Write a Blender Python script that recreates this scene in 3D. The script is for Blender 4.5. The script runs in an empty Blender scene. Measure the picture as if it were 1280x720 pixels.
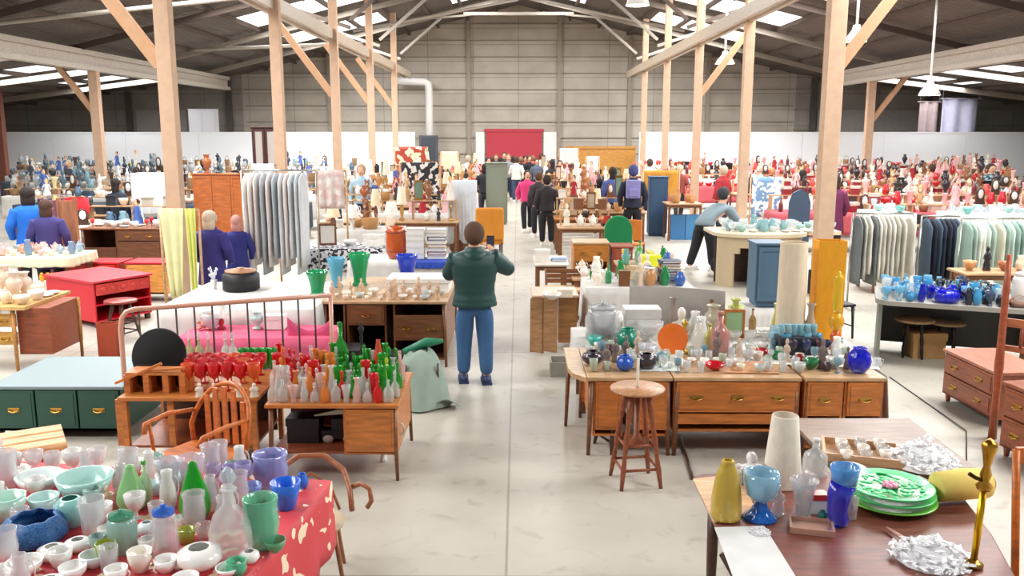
import bpy, bmesh, math, random
from mathutils import Vector, Matrix, Euler
PI = math.pi
SC = bpy.context.scene
COL = SC.collection
# ------------------------------------------------------------------ camera
F = 1100.0
PITCH = math.atan(195.0 / F)
YAW = math.atan(8.0 * math.cos(PITCH) / F)
CAM = Vector((0, 0, 2.6))
cam_d = bpy.data.cameras.new('camera'); cam = bpy.data.objects.new('camera', cam_d); COL.objects.link(cam)
cam.location = CAM; cam.rotation_euler = (PI / 2 - PITCH, 0, YAW)
cam_d.sensor_width = 36; cam_d.lens = F / 1280 * 36; cam_d.clip_end = 300
SC.camera = cam
RM = cam.rotation_euler.to_matrix()
# ------------------------------------------------------------------ light
w = bpy.data.worlds.new('sky'); SC.world = w; w.use_nodes = True
w.node_tree.nodes['Background'].inputs[0].default_value = (0.93, 0.97, 1.0, 1)
w.node_tree.nodes['Background'].inputs[1].default_value = .62
SC.view_settings.view_transform = 'Standard'; SC.view_settings.look = 'None'
SC.view_settings.exposure = -0.57; SC.view_settings.gamma = 1; SC.view_settings.use_curve_mapping = False
SC.cycles.use_denoising = True
SC.cycles.max_bounces = 9; SC.cycles.transparent_max_bounces = 8
SC.cycles.transmission_bounces = 6; SC.cycles.diffuse_bounces = 5
SC.cycles.caustics_reflective = False; SC.cycles.caustics_refractive = False
SC.cycles.sample_clamp_indirect = 6
RZ0, RSL = 8.2, 0.24
def roof_z(x):
    x = abs(x)
    return RZ0 - RSL * x if x <= 12.5 else 5.2 - (x - 12.5) * 0.13
def sky_light(x0, x1, y, wy, W):
    l = bpy.data.lights.new('skylight_daylight', 'AREA'); l.shape = 'RECTANGLE'
    l.size = math.hypot(x1 - x0, roof_z(x1) - roof_z(x0)) - .05; l.size_y = wy - .05; l.energy = W; l.color = (1, .995, .985)
    o = bpy.data.objects.new('skylight_daylight', l); COL.objects.link(o)
    xm = (x0 + x1) / 2
    o.location = (xm, y, roof_z(xm) - .15); o.rotation_euler = (0, math.atan2(-(roof_z(x1) - roof_z(x0)), x1 - x0), 0)
SKY_Y = [2.5, 7.9, 13.3, 18.7, 24.1, 29.5, 34.9]
SKW = 2.4
for yy in SKY_Y:
    for s in (-1, 1):
        a, b = sorted((s * 5.2, s * 8.8)); sky_light(a, b, yy, SKW, 900)
        a, b = sorted((s * 14.5, s * 18)); sky_light(a, b, yy + 1, 1.6, 330)
        if yy > 22: a, b = sorted((s * .9, s * 2.6)); sky_light(a, b, yy, 2.4, 330)
# ------------------------------------------------------------------ pixel helpers
def P(px, py, z=0.0):
    d = RM @ Vector(((px - 640) / F, -(py - 360) / F, -1))
    t = (z - CAM.z) / d.z
    return CAM + d * t
def atY(px, py, Y):
    d = RM @ Vector(((px - 640) / F, -(py - 360) / F, -1))
    return CAM + d * (Y / d.y)
def dep(p): return -(RM.transposed() @ (p - CAM)).z
def szp(px, p): return px * dep(p) / F
# ------------------------------------------------------------------ materials
def lin(c):
    if isinstance(c, str): c = [int(c[i:i + 2], 16) / 255 for i in (0, 2, 4)]
    return tuple(x / 12.92 if x <= .04045 else ((x + .055) / 1.055) ** 2.4 for x in c)
MT = {}
def mat(c, kind='matte', rough=None):
    key = (c, kind, rough)
    if key in MT: return MT[key]
    m = bpy.data.materials.new('%s_%s' % (kind, c)); MT[key] = m; m.use_nodes = True
    nt = m.node_tree; b = nt.nodes['Principled BSDF']; L = nt.links
    col = lin(c); b.inputs['Base Color'].default_value = (*col, 1)
    def node(t): return nt.nodes.new(t)
    if kind == 'glass':
        b.inputs['Transmission Weight'].default_value = .3; b.inputs['Roughness'].default_value = .09; b.inputs['Alpha'].default_value = .82
        b.inputs['IOR'].default_value = 1.45; b.inputs['Coat Weight'].default_value = .4
    elif kind == 'clear':
        b.inputs['Transmission Weight'].default_value = .35; b.inputs['Roughness'].default_value = .03; b.inputs['Coat Weight'].default_value = .6
        b.inputs['IOR'].default_value = 1.45; b.inputs['Alpha'].default_value = .48
    elif kind == 'crystal':
        b.inputs['Transmission Weight'].default_value = 0; b.inputs['Roughness'].default_value = .08; b.inputs['Alpha'].default_value = .8; b.inputs['Coat Weight'].default_value = .6
    elif kind == 'metal':
        b.inputs['Metallic'].default_value = 1; b.inputs['Roughness'].default_value = .28
    elif kind == 'gloss':
        b.inputs['Roughness'].default_value = .2; b.inputs['Coat Weight'].default_value = .3
    elif kind in ('wood', 'plank'):
        tc = node('ShaderNodeTexCoord'); mp = node('ShaderNodeMapping'); nz = node('ShaderNodeTexNoise'); cr = node('ShaderNodeValToRGB')
        mp.inputs['Scale'].default_value = (2.2, 14, 14) if kind == 'wood' else (9, 9, 1.2)
        nz.inputs['Scale'].default_value = 2.5; nz.inputs['Detail'].default_value = 5
        L.new(tc.outputs['Object'], mp.inputs[0]); L.new(mp.outputs[0], nz.inputs['Vector']); L.new(nz.outputs[0], cr.inputs[0])
        cr.color_ramp.elements[0].position = .3; cr.color_ramp.elements[1].position = .72
        cr.color_ramp.elements[0].color = (*[x * .68 for x in col], 1); cr.color_ramp.elements[1].color = (*[min(1, x * 1.22) for x in col], 1)
        L.new(cr.outputs[0], b.inputs['Base Color']); b.inputs['Roughness'].default_value = .38 if kind == 'wood' else .7
    elif kind in ('cloth', 'rough'):
        tc = node('ShaderNodeTexCoord'); nz = node('ShaderNodeTexNoise'); cr = node('ShaderNodeValToRGB')
        nz.inputs['Scale'].default_value = 7; nz.inputs['Detail'].default_value = 4
        L.new(tc.outputs['Object'], nz.inputs['Vector']); L.new(nz.outputs[0], cr.inputs[0])
        cr.color_ramp.elements[0].color = (*[x * .8 for x in col], 1); cr.color_ramp.elements[1].color = (*[min(1, x * 1.12) for x in col], 1)
        L.new(cr.outputs[0], b.inputs['Base Color']); b.inputs['Roughness'].default_value = .85
    else: b.inputs['Roughness'].default_value = .55
    if rough is not None: b.inputs['Roughness'].default_value = rough
    return m
def patmat(c1, c2, scale=22, thr=.56, kind='vor'):
    key = (c1, c2, scale, thr, kind)
    if key in MT: return MT[key]
    m = bpy.data.materials.new('pattern_' + c1); MT[key] = m; m.use_nodes = True
    nt = m.node_tree; b = nt.nodes['Principled BSDF']; L = nt.links
    tc = nt.nodes.new('ShaderNodeTexCoord'); cr = nt.nodes.new('ShaderNodeValToRGB'); cr.color_ramp.interpolation = 'CONSTANT' if kind == 'vor' else 'LINEAR'
    nz = nt.nodes.new('ShaderNodeTexNoise'); nz.inputs['Scale'].default_value = scale; nz.inputs['Detail'].default_value = 1.5
    L.new(tc.outputs['Object'], nz.inputs['Vector']); L.new(nz.outputs[0], cr.inputs[0])
    cr.color_ramp.elements[0].color = (*lin(c1), 1); cr.color_ramp.elements[1].color = (*lin(c2), 1)
    cr.color_ramp.elements[0].position = 0 if kind == 'vor' else .35; cr.color_ramp.elements[1].position = thr
    L.new(cr.outputs[0], b.inputs['Base Color']); b.inputs['Roughness'].default_value = .6
    return m
# ------------------------------------------------------------------ mesh builder
class MB:
    def __init__(s): s.v = []; s.f = []; s.m = []; s.s = []
    def add(s, vs, fs, mi=0, smooth=False, M=None):
        o = len(s.v)
        s.v += [tuple(M @ Vector(v)) for v in vs] if M else [tuple(v) for v in vs]
        s.f += [tuple(i + o for i in f) for f in fs]; s.m += [mi] * len(fs); s.s += [smooth] * len(fs)
        return s
    def box(s, x0, x1, y0, y1, z0, z1, mi=0, M=None):
        return s.add([(x0, y0, z0), (x1, y0, z0), (x1, y1, z0), (x0, y1, z0), (x0, y0, z1), (x1, y0, z1), (x1, y1, z1), (x0, y1, z1)],
              [(3, 2, 1, 0), (4, 5, 6, 7), (0, 1, 5, 4), (1, 2, 6, 5), (2, 3, 7, 6), (3, 0, 4, 7)], mi, False, M)
    def beam(s, p, q, wd, ht, mi=0, up=(0, 0, 1)):
        p, q = Vector(p), Vector(q); d = (q - p).normalized(); u = Vector(up)
        if abs(d.dot(u)) > .98: u = Vector((0, 1, 0))
        x = d.cross(u).normalized() * wd / 2; y = x.cross(d).normalized() * ht / 2
        vs = [p - x - y, p + x - y, p + x + y, p - x + y, q - x - y, q + x - y, q + x + y, q - x + y]
        return s.add(vs, [(3, 2, 1, 0), (4, 5, 6, 7), (0, 1, 5, 4), (1, 2, 6, 5), (2, 3, 7, 6), (3, 0, 4, 7)], mi)
    def path(s, pts, r, n=8, mi=0, closed=False):
        pts = [Vector(p) for p in pts]; N = len(pts)
        if not isinstance(r, (list, tuple)): r = [r] * N
        vs = []; pn = None
        for i, p in enumerate(pts):
            d = (pts[min(i + 1, N - 1)] - pts[max(i - 1, 0)]).normalized()
            if pn is None:
                pn = d.cross(Vector((0, 0, 1)))
                if pn.length < .1: pn = d.cross(Vector((0, 1, 0)))
            pn = (pn - d * pn.dot(d)).normalized(); b = d.cross(pn)
            for k in range(n):
                a = 2 * PI * k / n; vs.append(p + (pn * math.cos(a) + b * math.sin(a)) * r[i])
        fs = [(i * n + k, i * n + (k + 1) % n, (i + 1) * n + (k + 1) % n, (i + 1) * n + k) for i in range(N - 1) for k in range(n)]
        fs += [tuple(range(n - 1, -1, -1)), tuple((N - 1) * n + k for k in range(n))]
        return s.add(vs, fs, mi, True)
    def lathe(s, prof, n=16, c=(0, 0, 0), mi=0, wob=None, sx=1, sy=1, smooth=True, M=None):
        vs = []; fs = []; R = []
        for r, z in prof:
            if r < 1e-5: R.append([len(vs)]); vs.append((c[0], c[1], c[2] + z)); continue
            row = []
            for k in range(n):
                a = 2 * PI * k / n; q = r * (wob(a, z) if wob else 1)
                row.append(len(vs)); vs.append((c[0] + q * math.cos(a) * sx, c[1] + q * math.sin(a) * sy, c[2] + z))
            R.append(row)
        for A, B in zip(R, R[1:]):
            if len(A) == 1 and len(B) == 1: continue
            for k in range(n):
                j = (k + 1) % n
                if len(A) == 1: fs.append((A[0], B[j], B[k]))
                elif len(B) == 1: fs.append((A[k], A[j], B[0]))
                else: fs.append((A[k], A[j], B[j], B[k]))
        return s.add(vs, fs, mi, smooth, M)
    def ball(s, c, rx, ry, rz, n=12, mi=0, M=None):
        k = max(5, n // 2)
        return s.lathe([(math.sin(PI * i / k), -math.cos(PI * i / k)) for i in range(k + 1)], n, (0, 0, 0), mi, M=(M or Matrix()) @ Matrix.Translation(c) @ Matrix.Diagonal((rx, ry, rz, 1)))
    def prism(s, poly, z0, z1, mi=0, M=None):
        n = len(poly)
        vs = [(x, y, z0) for x, y in poly] + [(x, y, z1) for x, y in poly]
        return s.add(vs, [tuple(range(n - 1, -1, -1)), tuple(range(n, 2 * n))] + [(i, (i + 1) % n, n + (i + 1) % n, n + i) for i in range(n)], mi, False, M)
    def sheet(s, fn, nu, nv, mi=0, th=.008):
        vs = []
        for i in range(nu + 1):
            for j in range(nv + 1): vs.append(Vector(fn(i / nu, j / nv)))
        W = nv + 1; fs = [(i * W + j, (i + 1) * W + j, (i + 1) * W + j + 1, i * W + j + 1) for i in range(nu) for j in range(nv)]
        nr = [Vector() for _ in vs]
        for f in fs:
            q = (vs[f[1]] - vs[f[0]]).cross(vs[f[3]] - vs[f[0]])
            for i in f: nr[i] += q
        N = len(vs)
        vs2 = vs + [v - n.normalized() * th for v, n in zip(vs, nr)]
        bd = [i * W for i in range(nu + 1)] + [nu * W + j for j in range(1, nv + 1)] + [i * W + nv for i in range(nu - 1, -1, -1)] + [j for j in range(nv - 1, 0, -1)]
        fs2 = fs + [tuple(N + i for i in reversed(f)) for f in fs] + [(bd[(k + 1) % len(bd)], bd[k], N + bd[k], N + bd[(k + 1) % len(bd)]) for k in range(len(bd))]
        return s.add(vs2, fs2, mi, True)
    def mesh(s, name, mats):
        me = bpy.data.meshes.new(name); me.from_pydata(s.v, [], s.f)
        for m in (mats if isinstance(mats, (list, tuple)) else [mats]): me.materials.append(m)
        me.polygons.foreach_set('material_index', s.m); me.polygons.foreach_set('use_smooth', s.s)
        me.update(); return me
def link(o, parent=None):
    COL.objects.link(o)
    if parent is not None: o.parent = parent
    return o
def tag(o, label=None, cat=None, group=None, kind=None):
    if label: o['label'] = label
    if cat: o['category'] = cat
    if group: o['group'] = group
    if kind: o['kind'] = kind
    return o
def ob(name, mb, mats, parent=None, loc=None, rz=0, bev=0):
    o = bpy.data.objects.new(name, mb.mesh(name, mats)); link(o, parent)
    if loc is not None: o.location = loc
    if rz: o.rotation_euler = (0, 0, rz)
    if bev:
        b = o.modifiers.new('bevel', 'BEVEL'); b.width = bev; b.segments = 2; b.limit_method = 'ANGLE'
    return o
def thing(name, label, cat, loc=(0, 0, 0), rz=0, group=None):
    o = bpy.data.objects.new(name, None); COL.objects.link(o); o.empty_display_size = .1
    o.location = loc; o.rotation_euler = (0, 0, rz); return tag(o, label, cat, group)
def struct(name, mb, mats, label=None, bev=0):
    o = ob(name, mb, mats, bev=bev); return tag(o, label, kind='structure')
def copy_tree(o, parent=None):
    c = o.copy(); COL.objects.link(c)
    if parent is not None: c.parent = parent
    for ch in list(o.children): copy_tree(ch, c)
    return c
# ------------------------------------------------------------------ small wares: unit shapes, r 0.5, height 1
def hol(pr, t=.05, bot=.06):
    'outer profile to hollow vessel: goes up outside, comes down inside'
    inner = [(max(r - t, .02), z) for r, z in pr if z > bot + .01]
    return [(0, pr[0][1])] + pr + [(pr[-1][0] - t * .5, pr[-1][1] + .004)] + inner[::-1] + [(0, bot + .01)]
def k_lathe(pr, name=None, wob=None):
    def f(n):
        m = MB(); m.lathe(pr, n, wob=wob); return [(None, m, 0)]
    return f
GOB = [(.3, 0), (.32, .02), (.06, .07), (.05, .38), (.12, .44), (.38, .55), (.5, .78), (.47, 1)]
WINE = [(.42, 0), (.42, .02), (.05, .06), (.05, .5), (.3, .58), (.5, .76), (.44, 1)]
TUM = [(.36, 0), (.4, .02), (.44, .5), (.5, 1)]
TEAR = [(.3, 0), (.44, .1), (.5, .25), (.44, .45), (.27, .72), (.16, .9), (.13, .97), (.15, 1)]
FLARE = [(.3, 0), (.34, .03), (.26, .12), (.3, .4), (.4, .8), (.5, 1)]
BOT = [(.46, 0), (.5, .03), (.5, .5), (.42, .6), (.16, .72), (.14, .94), (.18, .95), (.18, 1)]
SLIM = [(.5, 0), (.5, .05), (.36, .12), (.46, .35), (.3, .55), (.18, .75), (.2, .92), (.34, 1)]
BALL = [(.22, 0), (.3, .03), (.46, .25), (.5, .48), (.44, .74), (.26, .92), (.3, 1)]
BOWL = [(.2, 0), (.22, .08), (.34, .25), (.45, .6), (.5, 1)]
FBOWL = [(.28, 0), (.28, .05), (.1, .12), (.1, .3), (.3, .42), (.46, .7), (.5, 1)]
JUGB = [(.34, 0), (.4, .04), (.5, .3), (.44, .58), (.3, .8), (.34, 1)]
POT = [(.3, 0), (.36, .04), (.5, .4), (.46, .72), (.3, .88), (.26, .9)]
URN = [(.36, 0), (.36, .06), (.14, .14), (.2, .24), (.5, .56), (.46, .72), (.24, .84), (.3, .95), (.38, 1)]
CONE = [(.5, 0), (.5, .01), (.33, .99), (.31, 1)]
AMB = [(.5, 0), (.52, .06), (.5, .3), (.44, .55), (.38, .72), (.28, .86), (.2, .93), (.24, .97), (.18, 1)]
DEEP = [(.34, 0), (.38, .06), (.47, .4), (.5, .75), (.47, 1)]
DRUM = [(.5, 0), (.5, .01), (.46, .99), (.45, 1)]
PLATE = [(.3, 0), (.34, .1), (.5, .9), (.5, 1), (.33, .35), (0, .3)]
FIG = [(.4, 0), (.42, .06), (.34, .1), (.36, .2), (.26, .45), (.3, .58), (.32, .66), (.14, .74), (.12, .77), (.19, .84), (.17, .93), (.06, 1), (0, 1)]
CSTK = [(.5, 0), (.5, .03), (.2, .08), (.12, .15), (.22, .25), (.1, .35), (.09, .6), (.18, .7), (.1, .76), (.28, .86), (.28, .9), (.12, .92), (.12, 1), (0, 1)]
def k_goblet(n): m = MB(); m.lathe(hol(GOB, .05, .5), n); return [(None, m, 0)]
def kk(pr, t=.05, bot=.06, wob=None):
    def f(n):
        m = MB(); m.lathe(hol(pr, t, bot), n, wob=wob); return [(None, m, 0)]
    return f
ruf = lambda a, z: 1 + (.1 * math.sin(8 * a) if z > .6 else .04 * math.sin(8 * a))
flu = lambda a, z: 1 + .022 * math.cos(7 * a)
rib = lambda a, z: 1 + .05 * math.cos(12 * a)
def k_decanter(n):
    m = MB(); m.lathe([(0, 0)] + [(.44, 0), (.5, .05), (.48, .3), (.36, .48), (.14, .58), (.12, .72), (.2, .74), (.18, .76), (0, .76)], n)
    st = MB(); st.lathe([(0, .765), (.09, .765), (.1, .8), (.2, .87), (.14, .95), (0, 1)], n); return [('body', m, 0), ('stopper', st, 1)]
def k_bottle(n):
    m = MB(); m.lathe([(0, 0)] + BOT[:-2] + [(.14, .93), (0, .93)], n); c = MB(); c.lathe([(0, .932), (.18, .932), (.18, 1), (0, 1)], n); return [('body', m, 0), ('bottle_cap', c, 1)]
def k_jar(n):
    m = MB(); m.lathe([(0, 0), (.44, 0), (.5, .06), (.5, .7), (.4, .8), (0, .8)], n)
    c = MB(); c.lathe([(0, .805), (.42, .805), (.42, .88), (.1, .93), (.12, .98), (0, 1)], n); return [('body', m, 0), ('lid', c, 1)]
def arc(c, r0, r1, a0, a1, k=8): return [(c[0] + r0 * math.cos(a0 + (a1 - a0) * i / k), c[1], c[2] + r1 * math.sin(a0 + (a1 - a0) * i / k)) for i in range(k + 1)]
def k_jug(n):
    m = MB(); m.lathe([(x * .8, z) for x, z in hol(JUGB, .06)], n); h = MB(); h.path(arc((.3, 0, .58), .2, .26, -PI / 2, PI / 2), .035, 6); return [('body', m, 0), ('handle', h, 1)]
def k_cup(n):
    m = MB(); m.lathe([(x * .84, z) for x, z in hol([(.26, 0), (.3, .06), (.46, .5), (.5, 1)], .05)], n); h = MB(); h.path(arc((.37, 0, .55), .13, .28, -PI / 2, PI / 2), .035, 6); return [('body', m, 0), ('handle', h, 1)]
def k_teapot(n):
    m = MB(); m.lathe([(0, 0)] + [(x * .68, z * .84) for x, z in POT] + [(0, .76)], n)
    l = MB(); l.lathe([(0, .765), (.2, .765), (.17, .84), (.05, .88), (.07, .95), (0, 1)], n)
    s = MB(); s.path([(-.28, 0, .3), (-.4, 0, .42), (-.5, 0, .7)], [.08, .05, .035], 8)
    h = MB(); h.path(arc((.3, 0, .45), .2, .24, -PI / 2, PI / 2), .035, 6); return [('body', m, 0), ('lid', l, 1), ('spout', s, 0), ('handle', h, 0)]
def k_lamp(n):
    m = MB(); m.lathe([(0, 0), (.26, 0), (.28, .04), (.1, .1), (.2, .25), (.18, .36), (.05, .5), (.05, .6), (0, .6)], n)
    s = MB(); s.lathe([(.5, .48), (.3, 1), (.28, 1), (.48, .48), (.5, .48)], n); return [('base', m, 0), ('lamp_shade', s, 1)]
def k_figure(n):
    m = MB(); m.lathe([(0, 0)] + FIG, n)
    for s in (-1, 1): m.path([(s * .26, 0, .64), (s * .36, -.05, .5), (s * .12, -.3, .46)], [.08, .07, .05], 6)
    return [(None, m, 0)]
def k_doll(n):
    d = MB(); d.lathe([(0, 0), (.5, 0), (.46, .1), (.2, .5), (.26, .66), (.1, .72), (0, .72)], n)
    for s in (-1, 1): d.path([(s * .2, 0, .66), (s * .42, -.05, .5), (s * .46, -.15, .38)], [.08, .06, .05], 6)
    h = MB(); h.ball((0, 0, .83), .2, .2, .15, n); r = MB(); r.ball((0, .05, .87), .24, .22, .13, n); return [('dress', d, 0), ('head', h, 1), ('hair', r, 2)]
def k_bear(n):
    m = MB(); m.ball((0, 0, .28), .32, .3, .28, n); m.ball((0, -.02, .7), .28, .26, .22, n)
    for s in (-1, 1):
        m.ball((s * .22, 0, .9), .1, .06, .1, 8); m.ball((s * .36, -.1, .4), .14, .12, .1, 8); m.ball((s * .24, -.34, .1), .14, .2, .1, 8)
    z = MB(); z.ball((0, -.27, .66), .11, .09, .08, 8); return [('body', m, 0), ('muzzle', z, 1)]
def k_book(n):
    c = MB(); c.box(-.5, .5, -.5, .5, 0, .14); c.box(-.5, .5, -.5, .5, .86, 1); c.box(-.5, -.44, -.5, .5, .14, .86)
    p = MB(); p.box(-.44, .46, -.46, .46, .14, .86); return [('cover', c, 0), ('pages', p, 1)]
def k_box(n):
    c = MB(); c.box(-.47, .47, -.47, .47, 0, .7); l = MB(); l.box(-.5, .5, -.5, .5, .7, 1); return [('body', c, 0), ('lid', l, 1)]
def k_crate(n):
    c = MB(); t = .04
    c.box(-.5, .5, -.5, .5, 0, .06); c.box(-.5, .5, -.5, -.5 + t, .06, 1); c.box(-.5, .5, .5 - t, .5, .06, 1); c.box(-.5, -.5 + t, -.5 + t, .5 - t, .06, 1); c.box(.5 - t, .5, -.5 + t, .5 - t, .06, 1)
    return [(None, c, 0)]
def k_basket(n):
    m = MB(); m.lathe([(x, z * .62) for x, z in hol([(.36, 0), (.42, .1), (.5, 1)], .05)], n, wob=rib); h = MB(); h.path(arc((0, 0, .5), .46, .5, 0, PI, 10), .03, 6); return [('body', m, 0), ('handle', h, 0)]
def k_clock(n):
    c = MB(); c.box(-.5, .5, -.25, .25, 0, .12); c.box(-.4, .4, -.2, .2, .12, .7); c.lathe([(0, 0), (.4, 0), (.4, .4), (0, .4)], n, M=Matrix.Translation((0, .2, .7)) @ Matrix.Rotation(PI / 2, 4, 'X') @ Matrix.Diagonal((1, .72, 1, 1)))
    f = MB(); f.lathe([(0, 0), (.28, 0), (.28, .03), (0, .03)], n, M=Matrix.Translation((0, -.2, .6)) @ Matrix.Rotation(PI / 2, 4, 'X')); return [('case', c, 0), ('dial', f, 1)]
def k_frame(n):
    c = MB()
    for a in ((-.5, .5, 0, .1), (-.5, .5, .9, 1), (-.5, -.4, .1, .9), (.4, .5, .1, .9)): c.box(a[0], a[1], -.1, .1, a[2], a[3])
    p = MB(); p.box(-.4, .4, -.03, .08, .1, .9); return [('frame', c, 0), ('picture', p, 1)]
def k_plant(n):
    p = MB(); p.lathe(hol([(.2, 0), (.3, .4)], .04), n); l = MB(); rr = random.Random(4)
    for k in range(16):
        a = rr.random() * 6.28; t = .25 + rr.random() * .25; z = .6 + rr.random() * .4
        l.path([(0, 0, .33), (t * .5 * math.cos(a), t * .5 * math.sin(a), z * .75), (t * math.cos(a), t * math.sin(a), z)], [.03, .05, .01], 5)
        l.ball((t * math.cos(a), t * math.sin(a), z - .05), .08, .08, .06, 6, 1)
    return [('pot', p, 0), ('foliage', l, 1)]
def k_bust(n):
    m = MB(); m.lathe([(0, 0), (.3, 0), (.3, .08), (.14, .14), (.5, .34), (.44, .5), (.14, .58), (.13, .66), (0, .66)], n, sy=.6); m.ball((0, -.02, .8), .2, .24, .2, n); return [(None, m, 0)]
def k_heap(n):
    'crumpled crystal or cloth'
    m = MB(); rr = random.Random(9)
    for k in range(260):
        a = rr.random() * 6.28; q = rr.random() ** .6 * .46
        x, y = q * math.cos(a), q * math.sin(a); r_ = rr.uniform(.02, .045); zc = .09 + (.85 - q * 1.75) * rr.random() ** .7; zc = max(.09, zc)
        o_ = [Vector((r_, 0, 0)), Vector((0, r_, 0)), Vector((-r_, 0, 0)), Vector((0, -r_, 0)), Vector((0, 0, r_ * 2.4)), Vector((0, 0, -r_ * 2.0))]
        E_ = Euler((rr.uniform(-1.2, 1.2), rr.uniform(-1.2, 1.2), a)).to_matrix()
        m.add([Vector((x, y, zc)) + E_ @ v for v in o_], [(0, 1, 4), (1, 2, 4), (2, 3, 4), (3, 0, 4), (1, 0, 5), (2, 1, 5), (3, 2, 5), (0, 3, 5)])
    m.lathe([(0, 0), (.42, 0), (.36, .12), (.16, .5), (0, .62)], 12, smooth=False)
    return [(None, m, 0)]
def k_globe(n):
    m = MB(); m.lathe([(0, 0), (.3, 0), (.28, .05), (.06, .1), (.06, .2), (0, .2)], n); g = MB(); g.ball((0, 0, .6), .4, .4, .38, n); return [('stand', m, 0), ('ball', g, 1)]
def k_toy(n):
    m = MB(); m.box(-.5, .5, -.25, .25, .15, .5); m.box(-.2, .3, -.22, .22, .5, .95); w_ = []
    for x in (-.3, .3):
        for y in (-.27, .27): q = MB(); q.lathe([(0, -.03), (.16, -.03), (.16, .03), (0, .03)], 10, M=Matrix.Translation((x, y, .16)) @ Matrix.Rotation(PI / 2, 4, 'X')); w_.append(('wheel', q, 1))
    return [('body', m, 0)] + w_
def k_candle(n):
    m = MB(); m.lathe([(0, 0)] + CSTK, n); return [(None, m, 0)]
KD = dict(goblet=k_goblet, wine_glass=kk(WINE, .04, .56), tumbler=kk(TUM, .05, .06, flu), teardrop_vase=kk(TEAR, .05), flared_vase=kk(FLARE, .05, .06, flu), slim_vase=kk(SLIM, .05), round_vase=kk(BALL, .05),
    bowl=kk(BOWL, .04, .1), ruffled_bowl=kk([(.34, 0), (.42, .06), (.5, .35), (.45, .72), (.35, 1)], .04, .1, ruf), deep_bowl=kk([(.28, 0), (.3, .06), (.42, .5), (.5, 1)], .03, .1), amber_vase=kk(AMB, .05), footed_bowl=kk(FBOWL, .04, .4), urn=kk(URN, .05, .2), ribbed_vase=kk([(.34, 0), (.38, .05), (.5, .5), (.44, .8), (.5, 1)], .05, .06, rib),
    pot=kk(POT, .05), cone_shade=kk(CONE, .02, .0), drum_shade=kk(DRUM, .02, .0), plate=k_lathe([(0, 0)] + PLATE), decanter=k_decanter, bottle=k_bottle, jar=k_jar, jug=k_jug, cup=k_cup, teapot=k_teapot,
    table_lamp=k_lamp, figurine=k_figure, doll=k_doll, teddy_bear=k_bear, book=k_book, lidded_box=k_box, crate=k_crate, basket=k_basket, mantel_clock=k_clock, picture_frame=k_frame, potted_plant=k_plant,
    bust=k_bust, crystal_heap=k_heap, glass_ball_ornament=k_globe, toy_truck=k_toy, candlestick=k_candle)
CATS = dict(deep_bowl='bowl', amber_vase='vase', wine_glass='glass', tumbler='glass', teardrop_vase='vase', flared_vase='vase', slim_vase='vase', round_vase='vase', ribbed_vase='vase', ruffled_bowl='bowl', footed_bowl='bowl',
    cone_shade='lampshade', drum_shade='lampshade', table_lamp='lamp', teddy_bear='toy bear', lidded_box='box', mantel_clock='clock', picture_frame='picture frame', potted_plant='plant', crystal_heap='crystal drops',
    glass_ball_ornament='ornament', toy_truck='toy')
ASP = dict(deep_bowl=(.24, .12), amber_vase=(.14, .3), goblet=(.09, .16), wine_glass=(.08, .18), tumbler=(.09, .12), teardrop_vase=(.12, .26), flared_vase=(.14, .24), slim_vase=(.11, .3), round_vase=(.17, .17), bowl=(.24, .1), ruffled_bowl=(.22, .11),
    footed_bowl=(.2, .15), urn=(.2, .3), ribbed_vase=(.14, .22), pot=(.18, .2), cone_shade=(.25, .3), drum_shade=(.25, .25), plate=(.24, .03), decanter=(.13, .28), bottle=(.09, .28), jar=(.14, .22), jug=(.18, .2),
    cup=(.11, .08), teapot=(.24, .17), table_lamp=(.3, .5), figurine=(.12, .3), doll=(.2, .4), teddy_bear=(.25, .35), book=(.2, .04), lidded_box=(.26, .16), crate=(.4, .25), basket=(.3, .3), mantel_clock=(.26, .3),
    picture_frame=(.3, .38), potted_plant=(.3, .45), bust=(.26, .4), crystal_heap=(.3, .16), glass_ball_ornament=(.2, .25), toy_truck=(.26, .16), candlestick=(.12, .32))
PR = {}; OCC = {}
FLAT = {'book', 'lidded_box', 'crate', 'mantel_clock', 'picture_frame', 'toy_truck'}
NAMES = dict(deep_bowl='bowl', amber_vase='vase', drum_shade='lampshade', cone_shade='lampshade', teardrop_vase='vase', flared_vase='vase', slim_vase='vase', round_vase='vase', ribbed_vase='vase')
def spawn(kind, mats, loc, wd=None, ht=None, rz=0, label=None, group=None, n=14, cat=None, dy=None, parts=True, name=None, tilt=None):
    name = name or NAMES.get(kind)
    'one thing; mesh data shared between look-alikes'
    wd = wd or ASP[kind][0]; ht = ht or ASP[kind][1]
    if not isinstance(mats, (list, tuple)): mats = (mats,)
    key = (kind, tuple(m.name for m in mats), n)
    if key not in PR:
        PR[key] = []
        for (pn, mb, mi) in KD[kind](n):
            ms = [mats[min(mi, len(mats) - 1)]] + ([mats[-1]] if max(mb.m) else [])
            PR[key].append((pn, mb.mesh(pn or kind, ms)))
    pr = PR[key]; sy = dy or (ht * .6 if kind == 'clock' else (wd * .7 if kind in FLAT else wd))
    if kind == 'picture_frame': sy = .08
    if len(pr) == 1:
        o = bpy.data.objects.new(name or kind, pr[0][1]); COL.objects.link(o)
    else:
        o = bpy.data.objects.new(name or kind, None); COL.objects.link(o); o.empty_display_size = .1
        for pn, me in pr:
            c = bpy.data.objects.new(pn, me); COL.objects.link(c); c.parent = o
    OCC.setdefault(round(loc[2], 1), []).append((loc[0], loc[1], max(wd, sy) / 2 if kind not in FLAT else max(wd, sy) * .45))
    o.location = loc; o.scale = (wd, sy, ht); o.rotation_euler = (tilt or 0, 0, rz)
    return tag(o, label, cat or CATS.get(kind, kind.replace('_', ' ')), group)
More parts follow.
